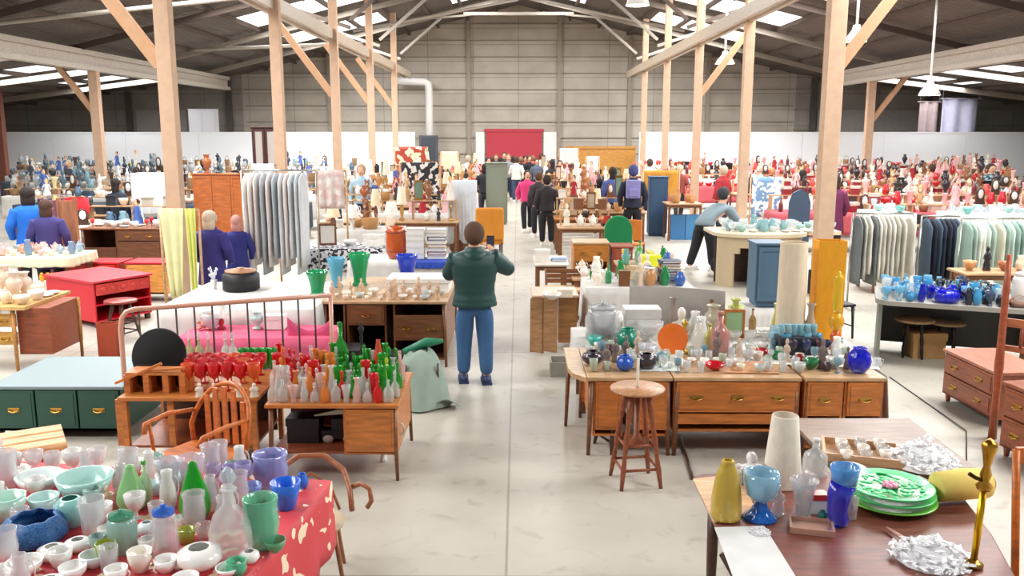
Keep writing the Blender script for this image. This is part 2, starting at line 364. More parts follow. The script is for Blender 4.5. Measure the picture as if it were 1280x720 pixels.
RBT = dict(deep_bowl=(.28, .5), amber_vase=(.5, .16), bowl=(.2, .5), ruffled_bowl=(.36, .33), footed_bowl=(.28, .5), tumbler=(.36, .5), cup=(.24, .45), jug=(.28, .26), pot=(.3, .26), ribbed_vase=(.34, .5), round_vase=(.25, .3), flared_vase=(.3, .5), goblet=(.3, .47),
    wine_glass=(.42, .44), teardrop_vase=(.32, .14), bottle=(.46, .18), decanter=(.44, .1), slim_vase=(.5, .34), jar=(.44, .12), plate=(.3, .5), crystal_heap=(.45, .1), urn=(.36, .38), cone_shade=(.5, .2), drum_shade=(.5, .45))
def ix(kind, mats, px, py, wpx, ytop, z=.75, label=None, **k):
    'a ware whose base centre is at pixel px,py on a surface of height z, wpx wide, reaching up to ytop'
    b = P(px, py, z); s = dep(b) / F
    wd = wpx * s; sp = math.sin(math.atan2(CAM.z - z, b.y))
    rb, rt = RBT.get(kind, (.34, .2))
    b = P(px, py - rb * wpx * sp, z)
    t = atY(px, ytop + rt * wpx * sp, b.y); ht = max(.22 * wd if kind != 'plate' else .02, t.z - z)
    return spawn(kind, mats, b, wd, ht, label=label, **k)
CROSS = 0
def fill(rect, z, dens, kinds, label, group, seed=0, n=10, smin=.8, smax=1.25, gap=None, skip=None, avoid=True):
    'individual wares set out in a jittered grid on a surface; kinds = [(kind, [mats...], adjective)]'
    rr = random.Random(seed); x0, x1, y0, y1 = rect; made = 0
    st = gap or .24; nx = max(1, int((x1 - x0) / st)); ny = max(1, int((y1 - y0) / st))
    for j in range(ny):
        for i in range(nx):
            if rr.random() > dens: continue
            kd, mats, adj = rr.choice(kinds)
            x = x0 + (i + .5) * (x1 - x0) / nx + rr.uniform(-.02, .02); y = y0 + (j + .5) * (y1 - y0) / ny + rr.uniform(-.03, .03)
            if skip and skip(x, y): continue
            m = rr.choice(mats); s = rr.uniform(smin, smax); wd, ht = ASP[kd]; wd = min(wd * s, st * .9)
            if avoid and any(abs(x - q[0]) < .6 and math.hypot(x - q[0], y - q[1]) < (q[2] + wd / 2) * .86 for zz in (-.1, 0, .1) for q in OCC.get(round(z + zz, 1), ())): continue
            spawn(kd, m if isinstance(m, tuple) else (m,), (x, y, z), wd, ht * s, rz=rr.uniform(-.5, .5), n=n,
                  label='%s %s %s' % (adj, kd.replace('_', ' '), label), group='%s %ss %s' % (adj, kd.replace('_', ' '), label))
            made += 1
    return made
# ------------------------------------------------------------------ people
SKIN = 'd9a78a'
def skin(verts, edges, radii, lvl=1, root=0):
    me = bpy.data.meshes.new('sk'); me.from_pydata(verts, edges, []); o = bpy.data.objects.new('sk', me); COL.objects.link(o)
    md = o.modifiers.new('s', 'SKIN'); md.use_smooth_shade = True
    if lvl: sb = o.modifiers.new('b', 'SUBSURF'); sb.levels = lvl; sb.render_levels = lvl
    for i, r in enumerate(radii):
        sv = me.skin_vertices[0].data[i]; sv.radius = r if isinstance(r, tuple) else (r, r); sv.use_root = (i == root)
    dg = bpy.context.evaluated_depsgraph_get(); dg.update()
    out = bpy.data.meshes.new_from_object(o.evaluated_get(dg)); bpy.data.objects.remove(o)
    for p in out.polygons: p.use_smooth = True
    return out
POSES = {
 'stand': dict(sh=1.42, lean=0, La=[(-.2, 0, 1.4), (-.27, .0, 1.12), (-.25, -.12, .88)], Ra=[(.2, 0, 1.4), (.27, .02, 1.12), (.24, -.1, .88)], Lf=(-.11, 0), Rf=(.11, 0)),
 'walk': dict(sh=1.42, lean=-.03, La=[(-.2, 0, 1.4), (-.27, .1, 1.13), (-.24, .05, .9)], Ra=[(.2, 0, 1.4), (.26, -.08, 1.13), (.22, -.3, 1.02)], Lf=(-.1, -.24), Rf=(.1, .22)),
 'photo': dict(sh=1.43, lean=0, La=[(-.21, .0, 1.4), (-.37, -.12, 1.25), (-.21, -.34, 1.44)], Ra=[(.21, .0, 1.4), (.26, -.14, 1.2), (-.06, -.37, 1.40)], Lf=(-.12, .03), Rf=(.12, -.05)),
 'bend': dict(sh=1.22, lean=-.36, La=[(-.2, -.36, 1.2), (-.24, -.5, .98), (-.18, -.66, .85)], Ra=[(.2, -.36, 1.2), (.25, -.5, .98), (.18, -.66, .85)], Lf=(-.12, -.1), Rf=(.14, .2)),
}
PM = {}; TABS = []
def person_meshes(pose, skirt=False, lvl=1):
    key = (pose, skirt, lvl)
    if key in PM: return PM[key]
    q = POSES[pose]; s = q['sh']; ln = q['lean']; L = q['La']; R = q['Ra']; dh = s - 1.42
    hx = ln * 1.15
    V = [(0, .0, .95), (0, ln * .4, 1.12 + dh * .4), (0, ln, 1.34 + dh), (0, ln * 1.05, s + .04), (0, hx - .01, s + .12), (0, hx - .02, s + .17), (0, hx, s + .25), (L[0][0] * .8, L[0][1], L[0][2] - .05), L[1], L[2], (R[0][0] * .8, R[0][1], R[0][2] - .05), R[1], R[2],
         (-.1, 0, .88), (-.11, q['Lf'][1] * .5 - .02, .5), (q['Lf'][0], q['Lf'][1], .1), (.1, 0, .88), (.11, q['Rf'][1] * .5 - .02, .5), (q['Rf'][0], q['Rf'][1], .1),
         (q['Lf'][0], q['Lf'][1] - .12, .05), (q['Rf'][0], q['Rf'][1] - .12, .05)]
    E = [(0, 1), (1, 2), (2, 3), (3, 4), (4, 5), (5, 6), (2, 7), (7, 8), (8, 9), (2, 10), (10, 11), (11, 12), (0, 13), (13, 14), (14, 15), (0, 16), (16, 17), (17, 18), (15, 19), (18, 20)]
    Rd = [(.15, .11), (.13, .1), (.16, .11), (.06, .06), (.06, .065), (.085, .1), (.075, .09), (.04, .04), .04, .03, (.04, .04), .04, .03, .085, .06, .04, .085, .06, .04, .035, .035]
    # five fingers and a thumb side on each hand
    def hand(a, b, sgn):
        d = (Vector(b) - Vector(a)).normalized(); base = len(V); i0 = 9 if sgn < 0 else 12
        up = Vector((0, 0, 1)); sd = d.cross(up).normalized()
        pm = Vector(b) + d * .05; V.append(tuple(pm)); Rd.append((.035, .018)); E.append((i0, base))
        for k, (o_, ln_) in enumerate(((-.027, .065), (-.009, .08), (.009, .075), (.027, .055))):
            p1 = pm + sd * o_ * 1.1 + d * .03; p2 = p1 + d * ln_ * .5 + up * .0; p3 = p2 + d * ln_ * .3 - up * .02
            j = len(V); V.extend([tuple(p1), tuple(p2), tuple(p3)]); Rd.extend([.009, .0085, .007]); E.extend([(base, j), (j, j + 1), (j + 1, j + 2)])
        t1 = Vector(b) + d * .02 - sd * sgn * .035; t2 = t1 + d * .035 - sd * sgn * .02
        j = len(V); V.extend([tuple(t1), tuple(t2)]); Rd.extend([.011, .009]); E.extend([(base, j), (j, j + 1)])
    if lvl > 1: hand(L[1], L[2], -1); hand(R[1], R[2], 1)
    body = skin(V, E, Rd, 1 if lvl < 2 else 2)
    # face and ears joined to the body mesh (seen only from the front)
    fb = MB(); hc = Vector((0, hx - .01, s + .215))
    k = 14
    fb.ball(hc, .086, .104, .122, k)
    fb.ball(hc + Vector((0, -.1, -.02)), .013, .02, .02, 6)
    for sx in (-1, 1): fb.ball(hc + Vector((sx * .092, 0, -.02)), .012, .02, .032, 6)
    bm = bmesh.new(); bm.from_mesh(body); t = fb.mesh('t', []); bm.from_mesh(t)
    for f_ in bm.faces: f_.smooth = True
    bm.to_mesh(body); bm.free()
    ey = MB()
    for sx in (-1, 1): ey.ball(hc + Vector((sx * .032, -.086, .012)), .014, .012, .009, 6)
    ey.ball(hc + Vector((0, -.09, -.055)), .026, .01, .006, 6)
    # jacket: lofted torso with sleeves
    pf = 1.13 if pose == 'photo' else 1; mj = MB(); hem = .55 if skirt else .88
    def cen(z):
        q_ = max(0, min(1, (z - .95) / (s + .02 - .95))); return ln * 1.02 * q_ ** 1.2
    prof = [(hem, .20 if not skirt else .24, .15), (hem + .03, .205 if not skirt else .24, .155), (.97, .19, .145), (1.06, .18, .14), (1.18, .195, .145), (1.3, .215, .15), (1.38, .215, .14), (1.43, .19, .12), (1.47, .1, .09), (1.51, .075, .08), (1.51, .03, .03)]
    N = 24; vs = []; K = (s - .9) / (1.42 - .9)
    rows = []
    for (z, rx, ry) in prof:
        zz = z if z < .9 else .9 + (z - .9) * K; rows.append((zz, rx * pf, ry * pf))
    if lvl > 1:
        r2 = []
        for A_, B_ in zip(rows[:-2], rows[1:-1]):
            for t_ in range(4):
                q_ = t_ / 4; z_ = A_[0] + (B_[0] - A_[0]) * q_; pu = 1 + .035 * abs(math.sin(z_ * 34)); r2.append((z_, (A_[1] + (B_[1] - A_[1]) * q_) * pu, (A_[2] + (B_[2] - A_[2]) * q_) * pu))
        rows = r2 + rows[-2:]
    for (z, rx, ry) in rows:
        for k_ in range(N): a_ = 2 * PI * k_ / N; vs.append((rx * math.cos(a_), cen(z) + ry * math.sin(a_), z))
    fs = [(i * N + k_, i * N + (k_ + 1) % N, (i + 1) * N + (k_ + 1) % N, (i + 1) * N + k_) for i in range(len(rows) - 1) for k_ in range(N)] + [tuple(range(N - 1, -1, -1)), tuple((len(rows) - 1) * N + k_ for k_ in range(N))]
    mj.add(vs, fs, 0, True)
    for A3 in (L, R):
        p0, p1, p2 = [Vector(x) for x in A3]; p0 = p0 + Vector((-.045 if p0.x > 0 else .045, 0, -.01)); pts = []; rs = []; e = p1.lerp(p2, .86)
        for q_ in (0, .15, .4, .7, .92): pts.append(p0.lerp(p1, q_)); rs.append((.098 - .028 * q_) * pf)
        for q_ in (.05, .3, .6, .9, 1): pts.append(p1.lerp(e, q_)); rs.append((.068 - .02 * q_) * pf)
        if lvl > 1:
            q2 = []; w2 = []
            for i in range(len(pts) - 1):
                for t_ in range(3): q2.append(pts[i].lerp(pts[i + 1], t_ / 3)); w2.append((rs[i] + (rs[i + 1] - rs[i]) * t_ / 3) * (1 + .05 * (t_ % 2)))
            pts, rs = q2 + [pts[-1]], w2 + [rs[-1]]
        mj.path(pts, rs, 14)
    if lvl > 1: mj.lathe([(0, -.1), (.08, -.09), (.13, -.03), (.12, .03), (.07, .05), (0, .04)], 16, (0, ln + .07, s + .0), sy=.7)
    jack = mj.mesh('jacket', [])
    T = [(0, 0, .9), V[13], V[14], (V[15][0], V[15][1], .09), V[16], V[17], (V[18][0], V[18][1], .09), (0, 0, .98)]
    tro = skin(T, [(0, 1), (1, 2), (2, 3), (0, 4), (4, 5), (5, 6), (0, 7)], [(.17, .14), (.12, .13), .092, .072, (.12, .13), .092, .072, (.175, .14)], 1 if lvl < 2 else 2)
    sh = []
    for f_ in ('Lf', 'Rf'):
        m = MB(); x, y = q[f_]; m.ball((x, y - .06, .055), .055, .15, .055, 10); m.box(x - .052, x + .052, y - .19, y + .07, .0, .03, 1); sh.append(m)
    hr = MB(); hr.ball(hc + Vector((0, .026, .022)), .108, .11, .132, 18)
    hl = MB(); hl.ball(hc + Vector((0, .024, .03)), .108, .108, .12, 14); hl.lathe([(0, -.22), (.08, -.22), (.1, -.1), (.095, .02), (0, .06)], 12, tuple(hc + Vector((0, .05, 0))), sy=.6)
    PM[key] = dict(body=body, eyes=ey.mesh('eyes', []), top=jack, trousers=tro, shoe=[m_.mesh('shoe', []) for m_ in sh], hair=hr.mesh('hair', []), long=hl.mesh('hair', []), q=q)
    return PM[key]
def person(px, foot, head, rz, top, legs, hair, label, pose='stand', long=False, skirt=False, lvl=1, shoe='e6e2dc', Y=None, group=None, hk='matte', topm=None, w_=1.0, hg=None, free=True):
    
    'foot: y pixel of the soles (or Y given); head: y pixel of the crown'
    b = P(px, foot, 0) if Y is None else Vector((atY(px, 200, Y).x, Y, 0))
    if free:
        for _ in range(4):
            for (x0, x1, y0, y1) in TABS:
                if x0 - .3 < b.x < x1 + .3 and y0 - .28 < b.y < y1 + .28: b.y = y0 - .33 if b.y - y0 < y1 - b.y else y1 + .33
        b.x = atY(px, 200, b.y).x
    full = POSES[pose]['sh'] + .37
    h = atY(px, head, b.y).z if head else hg
    k = h / full; pm = person_meshes(pose, skirt, lvl)
    t = thing('person', label, 'person', b, rz, group); t.scale = (k * w_, k * w_, k)
    def add(nm, me, *ms):
        me = me.copy(); me.materials.clear()
        for m in ms: me.materials.append(m)
        o = bpy.data.objects.new(nm, me); return link(o, t)
    add('body', pm['body'], mat(SKIN)); add('eyes', pm['eyes'], mat('3a2a24'))
    add('jacket' if not skirt else 'long_coat', pm['top'], topm or mat(top, 'cloth')); add('trousers', pm['trousers'], mat(legs, 'cloth'))
    for m in pm['shoe']: add('shoe', m, mat(shoe), mat('efece6'))
    add('hair', pm['long'] if long else pm['hair'], mat(hair, 'rough'))
    return t
# ------------------------------------------------------------------ furniture
def drawer(par, x0, x1, z0, z1, m, hm, nh=1, y=0.0, name='drawer', hk='bar'):
    d = MB(); d.box(x0 + .008, x1 - .008, y - .018, y + .01, z0 + .008, z1 - .008)
    if (z1 - z0) > .09: d.box(x0 + .03, x1 - .03, y - .024, y - .018, z0 + .03, z1 - .03)
    o = ob(name, d, m, par, bev=.003); zc = (z0 + z1) / 2
    for i in range(nh):
        xc = x0 + (x1 - x0) * (i + .5) / nh; h = MB()
        if hk == 'bar':
            h.path([(xc - .045, y - .024, zc), (xc - .035, y - .045, zc - .012), (xc, y - .048, zc - .02), (xc + .035, y - .045, zc - .012), (xc + .045, y - .024, zc)], .006, 6)
            h.box(xc - .05, xc + .05, y - .028, y - .024, zc - .018, zc + .018)
        else: h.lathe([(0, 0), (.008, 0), (.008, .015), (.02, .02), (.018, .032), (0, .036)], 10, M=Matrix.Translation((xc, y - .024, zc)) @ Matrix.Rotation(PI / 2, 4, 'X'))
        ob('handle', h, hm, o)
    return o
def legs4(par, w, d, z, m, r=.022, ins=.04, splay=.02, sq=False):
    for sx in (-1, 1):
        for y, sy in ((ins, -1), (d - ins, 1)):
            l = MB(); x = sx * (w / 2 - ins)
            if sq: l.beam((x, y, z), (x + sx * splay * 0, y, 0), r * 2, r * 2, up=(0, 1, 0))
            else: l.path([(x, y, z), (x + sx * splay, y + sy * splay, 0)], [r, r * .6], 10)
            ob('leg', l, m, par)
def desk(name, label, cat, loc, w, d, h, mt, mb, hm, rz=0, peds=(), legs=True, th=.03, over=.02, shelf=None, sq=False, back=None, group=None, legz=None, lr=.022, leg_m=None):
    t = thing(name, label, cat, loc, rz, group)
    tp = MB(); tp.box(-w / 2, w / 2, 0, d, h - th, h); ob('tabletop', tp, mt, t, bev=.006)
    for (x0, x1, z0, spec) in peds:
        b = MB(); y0, y1 = .03, d - .03
        b.box(x0, x0 + .018, y0, y1, z0, h - th); b.box(x1 - .018, x1, y0, y1, z0, h - th); b.box(x0 + .018, x1 - .018, y1 - .012, y1, z0, h - th); b.box(x0 + .018, x1 - .018, y0, y1 - .012, z0, z0 + .018)
        ob('pedestal', b, mb, t)
        zt = h - th
        for (kind, hh, nh, hk) in spec:
            if kind == 'open': zt -= hh; continue
            drawer(t, x0 + .012, x1 - .012, zt - hh, zt, mb, hm, nh, .03, 'drawer' if kind == 'd' else 'door', hk); zt -= hh
    if back: b = MB(); b.box(-w / 2 + .03, w / 2 - .03, d - .05, d - .035, back, h - th); ob('back_panel', b, mb, t)
    if shelf:
        b = MB(); b.box(shelf[0], shelf[1], .05, d - .06, shelf[2] - .02, shelf[2]); ob('shelf', b, shelf[3] if len(shelf) > 3 else mb, t)
    if legs: legs4(t, w, d, legz or h - th, leg_m or mb, lr, sq=sq)
    return t
def chest(label, loc, w, d, h, rows, m, hm, rz=0, mtop=None, name='chest_of_drawers', cat='chest of drawers', foot=.06, cols=1, hk='bar', nh=2, group=None, open_last=0):
    t = thing(name, label, cat, loc, rz, group)
    b = MB(); b.box(-w / 2, -w / 2 + .02, 0, d, foot, h - .03); b.box(w / 2 - .02, w / 2, 0, d, foot, h - .03); b.box(-w / 2 + .02, w / 2 - .02, d - .015, d, foot, h - .03); b.box(-w / 2 + .02, w / 2 - .02, 0, d - .015, foot, foot + .02)
    b.box(-w / 2 + .02, w / 2 - .02, .01, .02, foot + .02 + open_last, h - .03); b.box(-w / 2 + .02, w / 2 - .02, 0, d - .015, foot + open_last, foot + .02 + open_last)
    ob('body', b, m, t)
    tp = MB(); tp.box(-w / 2 - .02, w / 2 + .02, -.02, d, h - .03, h); ob('top', tp, mtop or m, t, bev=.006)
    H = (h - .05 - foot - open_last) / rows; W = (w - .04) / cols
    for r in range(rows):
        for c in range(cols): drawer(t, -w / 2 + .02 + c * W, -w / 2 + .02 + (c + 1) * W, foot + .02 + open_last + r * H, foot + .02 + open_last + (r + 1) * H, m, hm, nh, 0, hk=hk)
    for sx in (-1, 1):
        for y in (.04, d - .04): l = MB(); l.path([(sx * (w / 2 - .04), y, foot), (sx * (w / 2 - .04), y, 0)], [.03, .018], 8); ob('foot', l, m, t)
    return t
def table(rect, h, mt, ml, label, name='wooden_table', cat='table', th=.03, cloth=None, drop=.35, group=None, cl_label=None, sq=True, apron=True):
    x0, x1, y0, y1 = rect; TABS.append(rect); t = thing(name, label, cat, ((x0 + x1) / 2, y0, 0), 0, group); w, d = x1 - x0, y1 - y0
    b = MB(); b.box(-w / 2, w / 2, 0, d, h - th, h); ob('tabletop', b, mt, t, bev=.005)
    if apron: b = MB(); b.box(-w / 2 + .05, w / 2 - .05, .05, d - .05, h - th - .07, h - th); ob('apron', b, ml, t)
    legs4(t, w, d, h - th, ml, .025, .06, sq=sq)
    if cloth:
        drape(((x0 - .015), x1 + .015, y0 - .015, y1 + .015), h, cloth, drop, cl_label or 'plain cloth over the ' + label)
    return t
def drape(rect, h, m, drop, label, name='tablecloth', group=None, wav=.02, rz=0):
    x0, x1, y0, y1 = rect; w, d = x1 - x0, y1 - y0; cx, cy = (x0 + x1) / 2, (y0 + y1) / 2
    N = 88; per = []
    L = 2 * (w + d)
    for k in range(N):
        s = k / N * L
        if s < w: p = (-w / 2 + s, -d / 2, 0, -1)
        elif s < w + d: p = (w / 2, -d / 2 + s - w, 1, 0)
        elif s < 2 * w + d: p = (w / 2 - (s - w - d), d / 2, 0, 1)
        else: p = (-w / 2, d / 2 - (s - 2 * w - d), -1, 0)
        per.append(p)
    vs = [(0, 0, .006)]; rings = 5
    for r in range(rings + 1):
        for k, (x, y, nx, ny) in enumerate(per):
            q = r / rings; o_ = q * (wav + wav * math.sin(k * 1.9) + .3 * wav * math.sin(k * .7)) + .004
            vs.append((x + nx * o_, y + ny * o_, .006 - q * drop * (1 + .04 * math.sin(k * .5))))
    fs = [(0, 1 + k, 1 + (k + 1) % N) for k in range(N)]
    for r in range(rings):
        for k in range(N): a = 1 + r * N; fs.append((a + k, a + N + k, a + N + (k + 1) % N, a + (k + 1) % N))
    mb = MB(); mb.add(vs, fs, 0, True); mb.s = [False] * N + [True] * (len(fs) - N)
    o = ob(name, mb, m, loc=(cx, cy, h), rz=rz); sd = o.modifiers.new('th', 'SOLIDIFY'); sd.thickness = .004; sd.offset = 1
    return tag(o, label, 'tablecloth', group)
def stool(label, loc, r, h, mt, ml, nl=4, splay=.06, ring=True, name='round_stool', group=None, th=.03, rr=.018, rz=.4, screw=False):
    t = thing(name, label, 'stool', loc, rz, group)
    s = MB(); s.lathe([(0, h - th), (r * .95, h - th), (r, h - th * .6), (r, h - .008), (r * .97, h), (0, h)], 28); ob('seat', s, mt, t)
    for i in range(nl):
        a = 2 * PI * i / nl; l = MB(); ra, rb = r * .45, r * .75 + splay
        pts = [(math.cos(a) * (ra + (rb - ra) * q), math.sin(a) * (ra + (rb - ra) * q), (h - th) * (1 - q)) for q in (0, .2, .35, .5, .65, .8, 1)]
        l.path(pts, [rr, rr * 1.2, rr * .8, rr * 1.25, rr * .8, rr * 1.1, rr * .7], 8); ob('leg', l, ml, t)
    if ring:
        for q in (.55, .8):
            R_ = (r * .45 + (r * .75 + splay - r * .45) * q); m = MB()
            pts = [(R_ * math.cos(2 * PI * k / nl), R_ * math.sin(2 * PI * k / nl), (h - th) * (1 - q)) for k in range(nl)]
            for k in range(nl): m.path([pts[k], pts[(k + 1) % nl]], rr * .55, 6)
            ob('stretcher', m, ml, t)
    if screw: m = MB(); m.lathe([(0, h * .38), (.05, h * .38), (.06, h * .45), (.022, h * .5), (.022, h - th), (0, h - th)], 12); ob('screw_post', m, ml, t)
    return t
def chair(label, loc, rz, m, ms=None, seat=.45, h=.9, w=.42, style='rail', arms=False, group=None, name='wooden_chair', z0=0):
    t = thing(name, label, 'chair', loc, rz, group); ms = ms or m
    s = MB(); s.box(-w / 2, w / 2, -.2, .2, seat - .035, seat); ob('seat', s, ms, t, bev=.01)
    for sx in (-1, 1):
        l = MB(); l.path([(sx * (w / 2 - .03), -.17, seat - .03), (sx * (w / 2 - .02), -.19, 0)], [.02, .014], 8); ob('leg', l, m, t)
        l = MB(); l.path([(sx * (w / 2 - .03), .18, seat - .03), (sx * (w / 2 - .02), .22, 0)], [.02, .014], 8); ob('leg', l, m, t)
    b = MB(); zb = seat
    if style == 'arch':
        pts = [(-w / 2, .19, zb)] + [(-w / 2 * math.cos(a) * 1.05, .19 + .08 * math.sin(a) + .05 * math.sin(a), zb + .12 + (h - zb - .12) * math.sin(a)) for a in [PI * i / 14 for i in range(15)]] + [(w / 2, .19, zb)]
        b.path(pts, .018, 8)
        for i in range(-2, 3):
            x = i * w * .17; zz = zb + .1 + (h - zb - .1) * math.sqrt(max(0, 1 - (x / (w / 2)) ** 2)) ; b.box(x - .022, x + .022, .2 + (.05), .215 + .05, zb - .0, zz - .01) if abs(i) < 3 else 0
    elif style == 'slat':
        for sx in (-1, 1): b.path([(sx * (w / 2 - .02), .18, zb - .03), (sx * (w / 2 - .01), .26, h)], .018, 8)
        b.beam((-w / 2 + .01, .26, h - .03), (w / 2 - .01, .26, h - .03), .02, .08)
        for i in range(-2, 3): b.beam((i * w * .15, .2, zb), (i * w * .16, .255, h - .05), .035, .012, up=(0, 1, 0))
    elif style == 'pad':
        b.box(-w / 2, w / 2, .19, .25, zb + .08, h)
        for sx in (-1, 1): b.box(sx * (w / 2 - .03) - .015, sx * (w / 2 - .03) + .015, .19, .22, zb, zb + .08)
    else:
        for sx in (-1, 1): b.path([(sx * (w / 2 - .02), .18, zb - .03), (sx * (w / 2 - .01), .26, h)], .016, 8)
        for q in (.35, .65, .95): b.beam((-w / 2 + .02, .19 + .07 * q, zb + (h - zb) * q - .02), (w / 2 - .02, .19 + .07 * q, zb + (h - zb) * q - .02), .015, .06)
    ob('backrest', b, ms if style == 'pad' else m, t, bev=.006 if style == 'pad' else 0)
    if arms:
        for sx in (-1, 1):
            a = MB(); a.path([(sx * (w / 2), .2, seat + .22), (sx * (w / 2 + .03), 0, seat + .24), (sx * (w / 2 + .02), -.2, seat + .22), (sx * (w / 2), -.22, seat + .16)], .017, 8); a.path([(sx * (w / 2), -.15, seat - .02), (sx * (w / 2 + .02), -.16, seat + .22)], .013, 8); ob('armrest', a, m, t)
    st = MB()
    for sx in (-1, 1): st.path([(sx * (w / 2 - .02), -.18, .16), (sx * (w / 2 - .02), .2, .16)], .009, 6)
    st.path([(-w / 2 + .02, 0, .16), (w / 2 - .02, 0, .16)], .009, 6); ob('stretcher', st, m, t)
    return t
def garment_mesh(seed, wd=.06, ln=.95, dp=.42):
    rr = random.Random(seed); mb = MB()
    def ring(z, dy, dx):
        return [(dx * math.cos(a) * (1 + .25 * math.sin(3 * a + seed)), dy * math.sin(a), z) for a in [2 * PI * k / 16 for k in range(16)]]
    rows = [ring(0, .05, .02), ring(-.05, dp * .32, wd * .35), ring(-.12, dp * .5, wd * .5)] + [ring(-.12 - (ln - .12) * q, dp * (.5 + .03 * math.sin(q * 9 + seed)), wd * (.5 + .06 * math.sin(q * 7 + seed * 2))) for q in (.25, .5, .75, 1)]
    vs = [v for r in rows for v in r]; fs = []
    for i in range(len(rows) - 1):
        for k in range(16): fs.append((i * 16 + (k + 1) % 16, i * 16 + k, (i + 1) * 16 + k, (i + 1) * 16 + (k + 1) % 16))
    fs += [tuple(range(16)), tuple(len(vs) - 16 + k for k in range(15, -1, -1))]
    return mb.add(vs, fs, 0, True)
def rack(label, x0, x1, y, z, mats, glabel, seed=0, ln=1.1, pitch=.075, rail_m=None, dp=.45, kinds='garment', group=None):
    m = rail_m or mat('b9b6b0', 'metal'); t = thing('clothes_rail', label, 'clothes rail', ((x0 + x1) / 2, y, 0)); w = (x1 - x0) / 2
    b = MB(); b.path([(-w, 0, z), (w, 0, z)], .014, 8); ob('rail', b, m, t)
    for s in (-1, 1):
        b = MB(); b.path([(s * w, 0, .06), (s * w, 0, z)], .014, 8); b.path([(s * w, -.28, .05), (s * w, .28, .05)], .014, 8); ob('upright', b, m, t)
        for yy in (-.26, .26): q = MB(); q.ball((s * w, yy, .028), .028, .028, .028, 8); ob('caster', q, mat('303030'), t)
    protos = []; rr = random.Random(seed)
    for i in range(3):
        g = garment_mesh(seed + i, pitch * .95, ln * (1 - .08 * i), dp).mesh('garment', mats[0]); protos.append(g)
    hm = MB(); hm.path([(0, 0, 0), (0, 0, .035)], .004, 5); hm = hm.mesh('hanger_hook', m)
    x = x0 + pitch; k = 0
    while x < x1 - pitch * .5:
        if rr.random() < .93:
            g = bpy.data.objects.new(kinds, protos[k % 3]); COL.objects.link(g); g.location = (x, y, z - .04); g.material_slots[0].link = 'OBJECT'
            ci = rr.randrange(len(mats)); g.material_slots[0].material = mats[ci]
            tag(g, glabel, kinds, group or glabel + 's'); hk = bpy.data.objects.new('hanger_hook', hm); link(hk, g)
        k += 1; x += pitch * rr.uniform(.85, 1.15)
    return t
def cabinet(label, loc, w, d, h, m, hm=None, rz=0, name='cabinet', cat='cabinet', doors=2, group=None, plinth=.06, glass=None):
    t = thing(name, label, cat, loc, rz, group)
    b = MB(); b.box(-w / 2, w / 2, .02, d, plinth, h - .03); b.box(-w / 2 + .03, w / 2 - .03, .05, d - .02, 0, plinth); ob('body', b, m, t, bev=.004)
    b = MB(); b.box(-w / 2 - .02, w / 2 + .02, -.01, d + .01, h - .03, h); ob('top', b, m, t, bev=.006)
    for i in range(doors):
        x0 = -w / 2 + .02 + i * (w - .04) / doors; x1 = x0 + (w - .04) / doors
        f = MB(); z0, z1 = plinth + .02, h - .05
        f.box(x0 + .006, x0 + .05, -.0, .02, z0, z1); f.box(x1 - .05, x1 - .006, 0, .02, z0, z1); f.box(x0 + .05, x1 - .05, 0, .02, z0, z0 + .05); f.box(x0 + .05, x1 - .05, 0, .02, z1 - .05, z1)
        o = ob('door', f, m, t); p = MB(); p.box(x0 + .05, x1 - .05, .008, .018, z0 + .05, z1 - .05); ob('door_panel', p, glass or m, o)
        if hm: k = MB(); k.ball((x1 - .03 if i < doors / 2 else x0 + .03, -.015, (z0 + z1) / 2), .014, .014, .014, 8); ob('knob', k, hm, o)
    return t
# ================================================================== THE SETTING
EX = 24.0; YB, YF = -4.0, 41.0
M_floor = bpy.data.materials.new('concrete_floor'); M_floor.use_nodes = True
nt = M_floor.node_tree; b_ = nt.nodes['Principled BSDF']; tc = nt.nodes.new('ShaderNodeTexCoord')
n1 = nt.nodes.new('ShaderNodeTexNoise'); n1.inputs['Scale'].default_value = .7; n1.inputs['Detail'].default_value = 8; n1.inputs['Roughness'].default_value = .65
cr = nt.nodes.new('ShaderNodeValToRGB'); cr.color_ramp.elements[0].position = .3; cr.color_ramp.elements[1].position = .75
cr.color_ramp.elements[0].color = (*lin('aca79b'), 1); cr.color_ramp.elements[1].color = (*lin('c3beb3'), 1)
n2 = nt.nodes.new('ShaderNodeTexNoise'); n2.inputs['Scale'].default_value = 5; n2.inputs['Detail'].default_value = 6; n2.inputs['Distortion'].default_value = .6
cr2 = nt.nodes.new('ShaderNodeValToRGB'); cr2.color_ramp.elements[0].position = .3; cr2.color_ramp.elements[1].position = .42; cr2.color_ramp.elements[0].color = (.78, .75, .72, 1)
br = nt.nodes.new('ShaderNodeTexBrick'); br.offset = 0; br.inputs['Scale'].default_value = 1; br.inputs['Brick Width'].default_value = 5.2; br.inputs['Row Height'].default_value = 5.4; br.inputs['Mortar Size'].default_value = .012; br.inputs['Mortar Smooth'].default_value = .6
br.inputs['Color1'].default_value = (1, 1, 1, 1); br.inputs['Color2'].default_value = (.965, .96, .95, 1); br.inputs['Mortar'].default_value = (.62, .6, .58, 1)
mp = nt.nodes.new('ShaderNodeMapping'); mp.inputs['Location'].default_value = (.07, .55 + 5.4 * 4, 0)
mx = nt.nodes.new('ShaderNodeMix'); mx.data_type = 'RGBA'; mx.blend_type = 'MULTIPLY'; mx.inputs[0].default_value = 1
mx2 = nt.nodes.new('ShaderNodeMix'); mx2.data_type = 'RGBA'; mx2.blend_type = 'MULTIPLY'; mx2.inputs[0].default_value = .8
